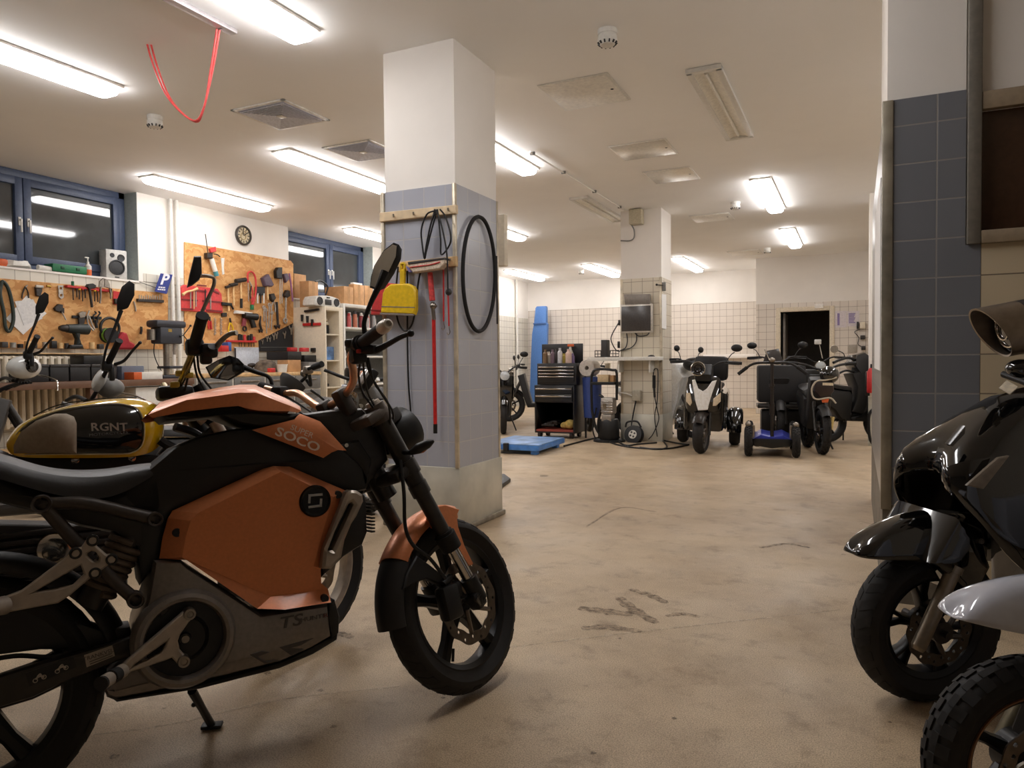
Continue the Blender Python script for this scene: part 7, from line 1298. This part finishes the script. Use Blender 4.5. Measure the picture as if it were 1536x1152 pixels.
# ================================================================ parked vehicles at the far end
def bar(fr, t, u=-.12, z=1.0, w=.33, r=.012, light=True, lm=None, mir=(1, 1), mz=1.24, col=None):
    bb = B(); bb.tube([fr.L(u-.1, -w, z+.03), fr.L(u-.04, -w*.5, z+.04), fr.L(u, -.05, z-.04), fr.L(u, .05, z-.04), fr.L(u-.04, w*.5, z+.04), fr.L(u-.1, w, z+.03)], r, 10); bb.build('handlebar', col or black, t)
    for sg in (-1, 1):
        a_, b_ = fr.L(u-.07, sg*w*.68, z+.036), fr.L(u-.1, sg*(w+.02), z+.03); bb = B(); bb.cyl(a_, b_, .019); bb.build('grip', rubber, t)
        bb = B(); bb.tube([fr.L(u, sg*w*.55, z+.03), fr.L(u+.05, sg*w*.75, z+.02), fr.L(u+.03, sg*w, z+.015)], .007, 6); bb.build('brake_lever', black, t)
        if mir[0 if sg < 0 else 1]:
            bb = B(); bb.tube([fr.L(u, sg*w*.6, z+.04), fr.L(u, sg*w*.75, z+.13), fr.L(u, sg*w*.85, mz-.05)], .006, 6); bb.build('mirror_stem', black, t)
            bb = B(); c = fr.L(u, sg*w*.9, mz); bb.sph(c, (.025, .065, .045), fr.rot(), 18, 10); mo = bb.build('mirror', black, t); bb = B(); bb.lathe(c-fr.u*.018, -fr.u, [(0, .004), (.036, .003), (.038, 0)], 16); bb.build('mirror_glass', mirrorm, mo)
    if light:
        c = fr.L(u+.1, 0, z-.1); bb = B(); bb.lathe(c-fr.u*.06, fr.u, [(0, 0), (.05, .01), (.075, .05), (.08, .1), (.075, .11)], 24); ho = bb.build('headlight', lm or black, t); bb = B(); bb.lathe(c-fr.u*.06, fr.u, [(.073, .108), (.04, .122), (0, .126)], 20); bb.build('lens', lensw, ho)
def veh(nm, lab, cat, O, h, lean=2, group=None): f = Fr(O, h, lean); return f, thing(nm, lab, cat, f.O-f.u*.5, atan2(f.u.y, f.u.x), group)
# left of the trolley
f, t = veh('moped', 'black moped with chrome mudguard facing the camera, just right of the tiled pillar', 'moped', gz(755, 651), -88)
moped_body(f, t, body=gloss, fu=0., steer=0); bar(f, t, lm=chrome); bb = B(); bb.slab([f.L(*q) for q in ((.0, 0, .5), (.06, 0, .62), (.02, 0, .9), (-.08, 0, .95), (-.1, 0, .5))], f.n, -.15, .15, .04); bb.build('front_cowl', gloss, t)
f, t = veh('motorcycle', 'dark motorcycle seen from the side between moped and tool trolley', 'motorcycle', gz(772, 632), 172)
moped_body(f, t, fu=.1, R=.3, wb=.95); bar(f, t, u=-.05, z=1.02, lm=chrome, mz=1.2)
f, t = veh('moped', 'black moped hidden between tool trolley and compressor, only mirror and bar showing', 'moped', gz(884, 647), -86)
moped_body(f, t, fu=.0, steer=0); bar(f, t, light=False, mz=1.27, mir=(1, 1), w=.3)
# white scooter behind the monitor pillar
f, t = veh('scooter', 'white scooter half hidden behind the monitor pillar', 'scooter', gz(1042, 657), -48)
f.O = f.O+f.u*-.02
moped_body(f, t, body=whitep, fu=.0, R=.25, steer=10)
bb = B(); bb.slab([f.flat(f.p(x, y, -.1)) for x, y in ((1016, 542), (1030, 547), (1034, 556), (1040, 566), (1034, 575), (1030, 600), (1022, 628), (1008, 637), (998, 634), (1010, 622), (1018, 590), (1020, 566))], f.n, -.17, .17, .03); bb.build('front_shield', mat('bright white panel', (250, 248, 242), .3), t); bar(f, t, u=-.1, z=1.08, light=False, mz=1.27)
bb = B(); bb.sph(f.L(-.02, 0, 1.05), (.14, .17, .1), f.rot()); bb.build('headset', black, t)
# white fronted three wheeler
f, t = veh('three_wheeler', 'black three wheeled scooter with white chevron front panel', 'three wheeled scooter', gz(1051, 680), -110)
C, a, h = wheel(f, t, 0, .225, .12, 'front', steer=-8, spokes=5, rimm=mat('grey rim', (110, 104, 98), .4, .6))
for sg in (-1, 1): bb = B(); bb.cyl(C+a*sg*.09, C+a*sg*.085+f.w*.36-f.u*.1, .02, n=12); bb.build('fork_leg', frameb, t)
bb = B(); arch(bb, C, a, h, f.w, .25, .075, rad(35), rad(140)); bb.build('front_mudguard', mat('worn dark fender', (46, 40, 36), .3), t)
bb = B(); bb.slab([f.L(*q) for q in ((-.02, 0, .5), (.06, 0, .62), (.02, 0, .82), (-.08, 0, .92), (-.2, 0, .9), (-.22, 0, .45))], f.n, -.2, .2, .06); bb.build('front_body', gloss, t)
bb = B(); e = .012
def fp(x, y, o=.0): return onp(x, y, f.O+f.u*(.075+o), f.u)
bb.plate([fp(*q) for q in ((1038, 570), (1042, 569), (1047, 583), (1054, 587), (1060, 583), (1068, 572), (1075, 570), (1068, 590), (1061, 615), (1047, 616), (1043, 602))], f.u, .05, .008); bb.build('chevron_panel', mat('bright white panel', (250, 248, 242), .3), t)
bb = B(); bb.slab([f.L(*q) for q in ((.03, 0, .86), (.05, 0, .94), (-.06, 0, 1.06), (-.2, 0, 1.06), (-.22, 0, .86))], f.n, -.1, .1, .03); bb.build('headset', black, t)
for sg, q in ((1, ((1029, 590), (1035, 589), (1038, 604), (1035, 609), (1029, 602))), (-1, ((1070, 598), (1081, 589), (1081, 602), (1074, 609), (1069, 609)))): bb = B(); bb.plate([fp(x, y, .0) for x, y in q], f.u, .04, .008); bb.build('lamp', mat('cream lamp', (222, 204, 176), .2, coat=.8), t)
c = fp(1047, 553, .02); bb = B(); bb.lathe(c-f.u*.09, f.u, [(0, 0), (.06, .01), (.082, .05), (.085, .1), (.078, .105)], 28); ho = bb.build('headlight', chrome, t); bb = B(); bb.lathe(c-f.u*.09, f.u, [(.076, .1), (.05, .085), (0, .08)], 24); bb.torus(c+f.u*.0, f.u, .04, .006, 20, 6); bb.build('lens', darkglass, ho)
bar(f, t, u=-.14, z=1.05, light=False, mir=(1, 0), mz=1.26, w=.4)
bb = B(); bb.slab([f.L(*q) for q in ((-.2, 0, .25), (-.2, 0, .75), (-.5, 0, .3), (-.62, 0, .3), (-.66, 0, .7), (-1.3, 0, .74), (-1.38, 0, .4), (-1.2, 0, .2))], f.n, -.24, .24, .05); bb.build('body', gloss, t)
bb = B(); bb.slab([f.L(*q) for q in ((-.64, 0, .72), (-.7, 0, .8), (-1.2, 0, .82), (-1.3, 0, .76))], f.n, -.17, .17, .03); bb.build('seat', seatm, t)
bb = B(); bb.box(f.L(-1.12, 0, 1.0), (.34, .42, .32), .05, rot=f.rot()); bb.build('top_case', black, t)
for sg in (-1, 1):
    Cw = f.L(-1.05, sg*.33, .22); bb = B(); tyre_mesh(bb, Cw, f.n, .22, .13, .15, 40); ty = bb.build('rear_tyre', tyrem, t); bb = B(); rim_mesh(bb, Cw, f.n, .154, .13, 5); bb.build('rear_wheel', mat('grey rim', (110, 104, 98), .4, .6), t); bb = B(); arch(bb, Cw, f.n, f.u, f.w, .26, .09, rad(-5), rad(170)); bb.build('rear_mudguard', gloss, t)
# four wheeled stand-on scooter with blue deck
f, t = veh('stand_on_scooter', 'four wheeled stand on scooter with blue deck and tall thin steering post', 'scooter', gz(1158, 685), -109, 0)
for u in (0, -.75):
    for sg in (-1, 1):
        Cw = f.L(u, sg*.255, .175); bb = B(); tyre_mesh(bb, Cw, f.n, .17, .09, .1, 36); ty = bb.build('tyre', tyrem, t); bb = B(); tread(bb, Cw, f.n, f.u, f.w, .172, .09, 24, .006, 'knob'); bb.build('tread', treadm, ty); bb = B(); rim_mesh(bb, Cw, f.n, .104, .09, 4, .03, .02); bb.build('wheel', rimb, t)
        if u == 0: bb = B(); bb.tube([Cw+f.w*.18-f.n*sg*.05, Cw-f.n*sg*.06-f.w*.02, Cw-f.n*sg*.12-f.w*.05], .02, 8); bb.sph(Cw+f.w*.19, .035); bb.build('suspension', steel, t)
bb = B(); bb.slab([f.L(.06, n, w) for n, w in ((-.22, .2), (-.12, .24), (0, .225), (.12, .24), (.22, .2), (.2, .13), (0, .1), (-.2, .13))], f.u, -.8, 0, .01); bb.build('chassis', black, t); bb = B(); bb.slab([f.L(.05, n, w) for n, w in ((-.21, .205), (-.12, .255), (-.03, .235), (.03, .235), (.12, .255), (.21, .205))], f.u, -.7, .012, .01); bb.build('deck', mat('deep blue deck', (38, 50, 150), .3, .3), t)
bb = B(); bb.tube([f.L(.03, 0, .2), f.L(.0, 0, .6), f.L(-.04, 0, 1.06)], .02, 10, 1); bb.cyl(f.L(.01, 0, .48), f.L(.0, 0, .6), .03, n=12); bb.cyl(f.L(-.015, 0, .8), f.L(-.018, 0, .83), .032, n=12); bb.build('steering_post', mat('brown grey post', (54, 47, 43), .35, .6), t)
bb = B(); bb.tube([f.L(-.04, -.34, .96), f.L(-.04, -.2, 1.06), f.L(-.04, 0, 1.07), f.L(-.04, .2, 1.06), f.L(-.04, .34, .96)], .014, 8, 4); bb.build('handlebar', black, t); bb = B(); bb.sph(f.L(-.02, 0, 1.1), (.03, .035, .03), f.rot()); bb.build('bell', steel, t)
for sg in (-1, 1): bb = B(); bb.cyl(f.L(-.04, sg*.27, 1.02), f.L(-.04, sg*.37, .94), .02); bb.build('grip', rubber, t)
# cargo moped with the big black box
f, t = veh('cargo_moped', 'cargo moped with big black box, standing behind the blue decked scooter', 'moped', gz(1170, 668), -106, 0)
moped_body(f, t, fu=.0, steer=0, wb=.7, k=.5); a_, b_ = onp(1137, 548, f.O+f.u*-.1, f.u), onp(1209, 604, f.O+f.u*-.1, f.u); c = (a_+b_)/2; w_ = abs((a_-b_).dot(f.n)); h_ = abs(a_.z-b_.z)
bb = B(); bb.box(c-f.u*.2, (.4, w_, h_), .03, rot=f.rot()); bx = bb.build('cargo_box', mat('matt box black', (32, 30, 30), .7), t)
bb = B(); bb.box(c-f.w*(h_/2+.05)-f.u*.2, (.42, w_*1.02, .05), .01, rot=f.rot()); bb.build('rack', frameb, t); bb = B(); bb.box(c-f.w*(h_/2+.28)-f.u*.24, (.3, w_*.85, .36), .03, rot=f.rot()); bb.build('leg_guard', bkmatt, t)
bar(f, t, u=-.5, z=1.1, light=False, mz=1.3, w=.36); bb = B(); bb.slab([onp(x, y, f.O+f.u*-.42, f.u) for x, y in ((1144, 545), (1150, 526), (1168, 523), (1176, 545))], f.u, -.02, 0, .004); bb.build('windscreen', mat('smoked screen', (70, 66, 64), .15), t); bb = B(); bb.tube([onp(x, y, f.O+f.u*-.41, f.u) for x, y in ((1147, 524), (1154, 541))], .008, 6, 1); bb.build('screen_strip', chrome, t)
# knobby tyre dirt moped
f, t = veh('dirt_moped', 'off road moped with knobby front tyre and dark number plate, facing the camera', 'moped', gz(1233, 681), -100, 1)
C, a, h, rk = moped_body(f, t, R=.265, fu=.0, steer=0, knob=True, wb=.75, k=.55)
plq = lambda x, y, o=.0: onp(x, y, f.O+f.u*(.12+o), f.u)
bb = B(); bb.slab([plq(x, y) for x, y in ((1223, 572), (1250, 572), (1252, 586), (1244, 596), (1231, 596), (1222, 586))], f.u, -.1, 0, .02); npm = bb.build('number_plate', mat('dark plate', (44, 30, 28), .4), t); bb = B(); bb.plate([plq(x, y, .004) for x, y in ((1234, 574), (1250, 574.5), (1250, 578.5), (1234, 578))], f.u, .003); bb.build('sticker', mat('cream sticker', (220, 204, 176), .6), npm)
c = plq(1244, 562, -.08); bb = B(); bb.sph(c, (.1, .11, .1), f.rot()); bb.build('headlight', gloss, t); bb = B()
bb.tube([f.L(-.12, -.36, 1.06), f.L(-.08, -.2, 1.04), f.L(-.04, 0, .98), f.L(-.08, .2, 1.04), f.L(-.12, .36, 1.06)], .014, 8); bb.build('handlebar', black, t)
for sg in (-1, 1): bb = B(); bb.cyl(f.L(-.1, sg*.26, 1.05), f.L(-.12, sg*.38, 1.06), .02); bb.build('grip', rubber, t)
bb = B(); bb.tube([plq(*q) for q in ((1255, 566), (1240, 570), (1225, 572), (1218, 582), (1219, 594), (1226, 599), (1245, 597), (1254, 605))], .01, 8); bb.build('cable', mat('pale cable', (190, 178, 158), .5), t)
bb = B(); a_ = plq(1249, 625, -.1); b_ = plq(1246, 644, -.1); bb.cyl(a_, b_, .022); bb.build('shock_label', mat('yellow strip', (210, 186, 120), .5), t)
bb = B(); bb.plate([plq(x, y) for x, y in ((1232, 598), (1244, 598), (1242, 604), (1234, 604))], f.u, .02, .003); bb.build('lower_badge', orange_p, t)
# chrome lamp moped behind it
f, t = veh('moped', 'black moped with chrome lamp and square mirror in front of the doorway', 'moped', gz(1228, 648), -100, 1)
moped_body(f, t, fu=0, steer=0, wb=.8, k=.6); bar(f, t, u=-.1, z=1.1, lm=chrome, mir=(0, 0), w=.42)
bb = B(); bb.tube([f.L(-.08, -.05, 1.12), f.L(-.08, -.02, 1.25), f.L(-.08, .0, 1.34)], .008, 6); bb.build('mirror_stem', chrome, t); bb = B(); bb.box(f.L(-.08, .02, 1.37), (.03, .1, .075), .012, rot=f.rot()); bb.build('mirror', white, t)
bb = B(); bb.box(f.L(-.25, 0, .78), (.2, .5, .34), .03, rot=f.rot()); bb.build('front_bag', bkmatt, t)
# moped at the far right
f, t = veh('moped', 'black step through moped at the far right, front hidden by the slate tiled pillar', 'moped', gz(1322, 662), 4, 3)
moped_body(f, t, fu=.0, wb=.75, k=.55); bb = B(); bb.slab([f.flat(f.p(x, y, .1)) for x, y in ((1277, 560), (1292, 556), (1304, 560), (1304, 600), (1294, 622), (1276, 618), (1284, 598), (1285, 580))], f.n, -.13, .13, .03); bb.build('front_shield', bkmatt, t)
bb = B(); bb.slab([f.flat(f.p(x, y, .1)) for x, y in ((1280, 548), (1283, 532), (1296, 528), (1304, 534), (1304, 556), (1290, 562))], f.n, -.14, .14, .04); bb.build('headset', gloss, t)
bb = B(); bb.tube([f.p(1250, 544, .3), f.p(1262, 539, .25), f.p(1275, 537, .15), f.p(1288, 545, .0)], .017, 10); bb.build('handlebar', black, t); bb = B(); bb.tube([f.p(1267, 536, .2), f.p(1265, 530, .22), f.p(1257, 526, .25)], .006, 6); bb.build('mirror_stem', black, t); bb = B(); bb.lathe(f.p(1251.5, 523.5, .25), (CAM-f.p(1251, 523, .25)), [(0, 0), (.046, 0), (.05, -.01), (.03, -.02), (0, -.022)], 20); bb.build('mirror', mat('pale mirror glass', (190, 180, 164), .15, .6), t)
bb = B(); bb.tube([f.p(1255, 562, .2), f.p(1268, 556, .2), f.p(1280, 558, .1)], .014, 8); bb.build('left_grip', black, t)
# ================================================================ vehicles in the right foreground
FS2 = Fr(od(1389, 927, 2.35), 195, 3)
t = thing('scooter', 'glossy black scooter with silver fork and hooded headlight at the right edge', 'scooter', FS2.O-FS2.u*.4, atan2(FS2.u.y, FS2.u.x)); f = FS2; gl2 = mat('piano black', (9, 9, 10), .05, coat=1., var=.01)
C = onp(1389, 927, f.O, f.n); C = V((C.x, C.y, .25)); a = (M.Rotation(rad(-6), 3, Z_) @ f.n).normalized(); zz2 = (Z_-a*Z_.dot(a)).normalized(); hh2 = zz2.cross(a); hh2 = hh2 if hh2.dot(f.u) > 0 else -hh2
bb = B(); tyre_mesh(bb, C, a, .25, .115, .165, 64); ty = bb.build('front_tyre', tyrem, t); bb = B(); tread(bb, C, a, hh2, zz2, .25, .115, 26, .0016); bb.build('tread', treadm, ty)
bb = B(); rim_mesh(bb, C, a, .169, .115, 6, .045, .014, .25, hh2, zz2, .16); bb.build('front_wheel', rimb, t)
bb = B(); disc_mesh(bb, C-a*.06, -a, .112, .075, arms=6, waves=12); bb.build('brake_disc', mat('dark disc', (92, 86, 80), .4, 1.), t)
bb = B(); bb.cyl(C-a*.1, C+a*.1, .012); bb.cyl(C-a*.075, C-a*.045, .035, n=20); bb.build('axle', dsteel, t); bb = B(); bb.box(C-a*.075+zz2*.085+hh2*-.03, (.08, .04, .05), .012, rot=M((hh2, a, zz2)).transposed()); bb.box(C-a*.075+hh2*.05+zz2*.07, (.05, .04, .04), .01, rot=M((hh2, a, zz2)).transposed()); bb.build('brake_caliper', black, t)
for sg in (-1, 1): bb = B(); p0, p1 = f.p(1378, 970, -.115), f.p(1429, 858, -.115); s_ = f.n*(.0 if sg < 0 else .23); bb.cyl(p0+s_, p1+s_, .0215, .0215, 20); bb.cyl(p0+s_+(p0-p1).normalized()*.012, p0+s_, .016, .0215, 20); bb.cyl(p1+s_, p1+s_+(p1-p0).normalized()*.02, .025, .025, 20); bb.build('fork_leg', mat('dull silver fork', (136, 124, 108), .4, .8), t)
def sh2(fr, rows, name, m, t, sub=2, ang=60, lab=None):
    R = []
    for r in rows:
        P = [fr.p(*q) for q in r]; R.append(P+[p-fr.n*(2*(p-fr.O).dot(fr.n)) for p in reversed(P)])
    o = B().grid(R).build(name, m, t, lab, ang=ang, sub=sub); q = o.modifiers.new('thick', 'SOLIDIFY'); q.thickness = .005; q.offset = 0; return o
sh2(f, [[(1280, 830, 0), (1280, 829, 0), (1280, 828, 0)], [(1288, 837, -.04), (1287, 824, -.032), (1290, 814, 0)], [(1320, 840, -.065), (1316, 808, -.05), (1323, 786, 0)], [(1361, 841, -.075), (1358, 790, -.055), (1366, 766, 0)], [(1400, 846, -.08), (1398, 784, -.06), (1404, 759, 0)], [(1440, 852, -.085), (1440, 788, -.065), (1444, 757, 0)], [(1480, 872, -.085), (1480, 800, -.065), (1480, 766, 0)]], 'front_mudguard', gl2, t)
bb = B(); bb.slab([f.flat(f.p(x, y, -.12)) for x, y in ((1398, 846), (1408, 828), (1424, 800), (1437, 777), (1452, 788), (1470, 800), (1485, 850), (1460, 900), (1440, 880), (1420, 862))], f.n, -.13, .13, .02); bb.build('fork_cover', gl2, t); bb = B(); c = f.p(1473, 812, -.135); bolt(bb, c+f.n*.004, -f.n, .009); bb.build('cover_screw', steel, t)
sh2(f, [[(1409, 716, -.05), (1407, 712, -.045), (1406, 706, 0)], [(1420, 735, -.1), (1414, 700, -.09), (1411, 690, 0)], [(1440, 755, -.13), (1432, 690, -.12), (1420, 664, 0)], [(1470, 780, -.16), (1458, 680, -.15), (1443, 640, 0)], [(1505, 830, -.18), (1485, 670, -.16), (1468, 616, 0)], [(1560, 880, -.19), (1530, 660, -.17), (1502, 577, 0)], [(1640, 900, -.19), (1600, 660, -.17), (1526, 548, 0)], [(1700, 900, -.17), (1680, 660, -.16), (1560, 540, 0)]], 'front_cowl', gl2, t)
bb = B(); bb.plate([f.p(*q) for q in ((1452, 729, -.172), (1500, 687, -.178), (1516, 684, -.182), (1477, 734, -.182))], -f.n, .012, .004); bb.build('indicator', mat('smoke grey lens', (128, 116, 102), .25), t, 'beige grey indicator lens')
bb = B(); bb.slab([f.p(*q) for q in ((1421, 666, -.1), (1444, 638, -.1), (1443, 650, -.1), (1425, 669, -.1))], f.n, -.012, .012, .004); bb.build('side_reflector', mat('dark reflector', (74, 70, 66), .2), t)
bb = B(); n_ = (f.u*.55+f.w*.75-f.n*.35).normalized(); c = f.p(1512, 580, -.075); fx, fy, _ = frame(n_); P = [onp(x, y, c+n_*.014, n_) for x, y in ((1498, 582), (1510, 570), (1527, 580), (1515, 591))]; bb.plate(P, n_, .004); stk = bb.build('sticker', mat('cream paper sticker', (206, 192, 168), .7, var=.1, scale=90), t, 'crumpled cream sticker')
bb = B(); c = f.p(1531, 553, -.06); bb.sph(c, (.045, .04, .03), f.rot()); bb.build('front_knob', gl2, t)
# hooded headlight above
e = (f.u+f.n*.38-f.w*.22).normalized(); c = f.p(1512, 494, -.02); up = (f.w-e*f.w.dot(e)).normalized(); sd = e.cross(up)
rings = []; R0 = .085
for d, r in ((-.16, R0*.9), (-.1, R0), (-.03, R0), (.0, R0)):
    rings.append([c+e*d+(up*cos(q)+sd*sin(q))*r for q in [2*pi*i/32 for i in range(32)]])
bb = B(); bb.grid([[c-e*.19+(p-c+e*.16)*.5 for p in rings[0]]]+rings[:3], closed=True, cap=True); bb.build('headlight_shell', mat('charcoal shell', (44, 41, 40), .4), t)
bb = B(); fr_ = [c+e*(.02+.07*(.5+.5*cos(q)))+(up*cos(q)+sd*sin(q))*R0 for q in [2*pi*i/32 for i in range(32)]]; fri = [c+e*(.018+.07*(.5+.5*cos(q)))+(up*cos(q)+sd*sin(q))*R0*.93 for q in [2*pi*i/32 for i in range(32)]]; inn = [c-e*.0+(up*cos(q)+sd*sin(q))*R0*.92 for q in [2*pi*i/32 for i in range(32)]]
bb.grid([rings[2], fr_, fri, inn], closed=True); bb.build('headlight_hood', mat('brushed silver hood', (150, 136, 120), .38, .8), t)
bb = B(); bb.lathe(c, e, [(R0*.93, -.01), (R0*.9, -.012), (0, -.012)], 32); bb.build('reflector', darkgrey, t); bb = B(); bb.lathe(c-e*.012, e, [(R0*.72, 0), (R0*.7, .014), (R0*.4, .026), (0, .03)], 28); hl3 = bb.build('lens', darkglass, t); bb = B(); bb.torus(c+e*.006, e, R0*.66, .004, 28, 6); bb.torus(c+e*.016, e, R0*.36, .004, 24, 6); bb.build('lens_ring', chrome, hl3)
bb = B(); bb.box(c-e*.1-up*.1, (.08, .06, .06), .012, rot=M((e, sd, up)).transposed()); bb.cyl(c-e*.12-up*.12, f.L(-.3, 0, .8), .03); bb.build('headlight_bracket', black, t)
f2 = f; bb = B(); bb.slab([f.L(*q) for q in ((-.35, 0, .75), (-.5, 0, .3), (-.85, 0, .28), (-.95, 0, .65), (-1.6, 0, .72), (-1.7, 0, .55), (-1.2, 0, .25), (-.4, 0, .22))], f.n, -.15, .15, .04); bb.build('body_cover', gl2, t); wheel(f, t, -1.25, .25, .12, 'rear')
bb = B(); bb.tube([f.L(-.66, -.36, 1.02), f.L(-.62, -.1, .97), f.L(-.62, .1, .97), f.L(-.66, .36, 1.02)], .013, 10); bb.build('handlebar', black, t); bb = B(); bb.slab([f.L(*q) for q in ((-.9, 0, .66), (-.98, 0, .76), (-1.55, 0, .8), (-1.62, 0, .72))], f.n, -.13, .13, .03); bb.build('seat', seatm, t)
bb = B(); bb.tube([f.L(-.7, .1, .28), f.L(-.72, .24, .012)], .012, 8, 1); bb.build('side_stand', black, t)
# nearest scooter, white mudguard in the corner
f = Fr(od(1530, 1132, 1.6), 186, 2); wm = mat('pearl grey white paint', (196, 198, 208), .12, coat=1., var=.015)
t = thing('scooter', 'scooter with pearl white mudguard cut off by the bottom right corner', 'scooter', f.O-f.u*.3, atan2(f.u.y, f.u.x))
C = V((f.O.x, f.O.y, .225)); a = f.n; bb = B(); tyre_mesh(bb, C, a, .22, .1, .15, 64); ty = bb.build('front_tyre', tyrem, t); bb = B(); tread(bb, C, a, f.u, f.w, .2205, .1, 30, .0035, 'knob'); bb.build('tread', treadm, ty)
bb = B(); rim_mesh(bb, C, a, .154, .1, 5, .05, .022, .5, f.u, f.w); rmo = bb.build('front_wheel', rimb, t); bb = B(); bb.torus(C-a*.035, a, .149, .0035, 48, 6); bb.build('rim_edge', mat('bronze rim edge', (138, 104, 80), .3, .8), rmo); bb = B(); disc_mesh(bb, C-a*.05, -a, .09, .055, arms=5, waves=10); bb.build('brake_disc', discm, t)
bb = B(); bb.cyl(f.L(-.02, -.085, .2), f.L(-.2, -.085, .52), .024); bb.cyl(f.L(-.02, .085, .2), f.L(-.2, .085, .52), .024); bb.build('fork_leg', mat('dull olive fork', (96, 88, 68), .4, .6), t)
sh2(f, [[(1428, 927, 0), (1428, 926, 0), (1428, 925, 0)], [(1440, 930, -.035), (1440, 922, -.03), (1444, 906, 0)], [(1468, 937, -.06), (1468, 906, -.045), (1477, 878, 0)], [(1512, 947, -.07), (1514, 898, -.05), (1522, 860, 0)], [(1565, 957, -.075), (1568, 894, -.055), (1576, 850, 0)], [(1640, 970, -.075), (1640, 896, -.055), (1650, 850, 0)]], 'front_mudguard', wm, t)
bb = B(); bb.slab([f.L(*q) for q in ((-.12, 0, .36), (-.12, 0, .5), (-.3, 0, .95), (-.42, 0, .95), (-.5, 0, .3), (-.85, 0, .28), (-.95, 0, .65), (-1.5, 0, .7), (-1.3, 0, .3), (-.4, 0, .2))], f.n, -.13, .13, .04); bb.build('body_cover', wm, t); wheel(f, t, -1.2, .22, .11, 'rear'); bb = B(); bb.tube([f.L(-.7, .1, .28), f.L(-.72, .24, .012)], .012, 8, 1); bb.build('side_stand', black, t)
bb = B(); bb.slab([f.L(*q) for q in ((.0, 0, .36), (-.05, 0, .42), (-.2, 0, .5), (-.24, 0, .3))], f.n, -.06, .06, .02); bb.build('mudguard_carrier', black, t)
# ================================================================ world, exposure
w = bpy.data.worlds.new('night'); bpy.context.scene.world = w; w.use_nodes = True
w.node_tree.nodes['Background'].inputs[0].default_value = (.012, .014, .02, 1); w.node_tree.nodes['Background'].inputs[1].default_value = .5
vs = bpy.context.scene.view_settings; vs.view_transform = 'Standard'; vs.look = 'None'; vs.gamma = 1; vs.use_curve_mapping = False; vs.exposure = 1.28
bpy.context.scene.display_settings.display_device = 'sRGB'
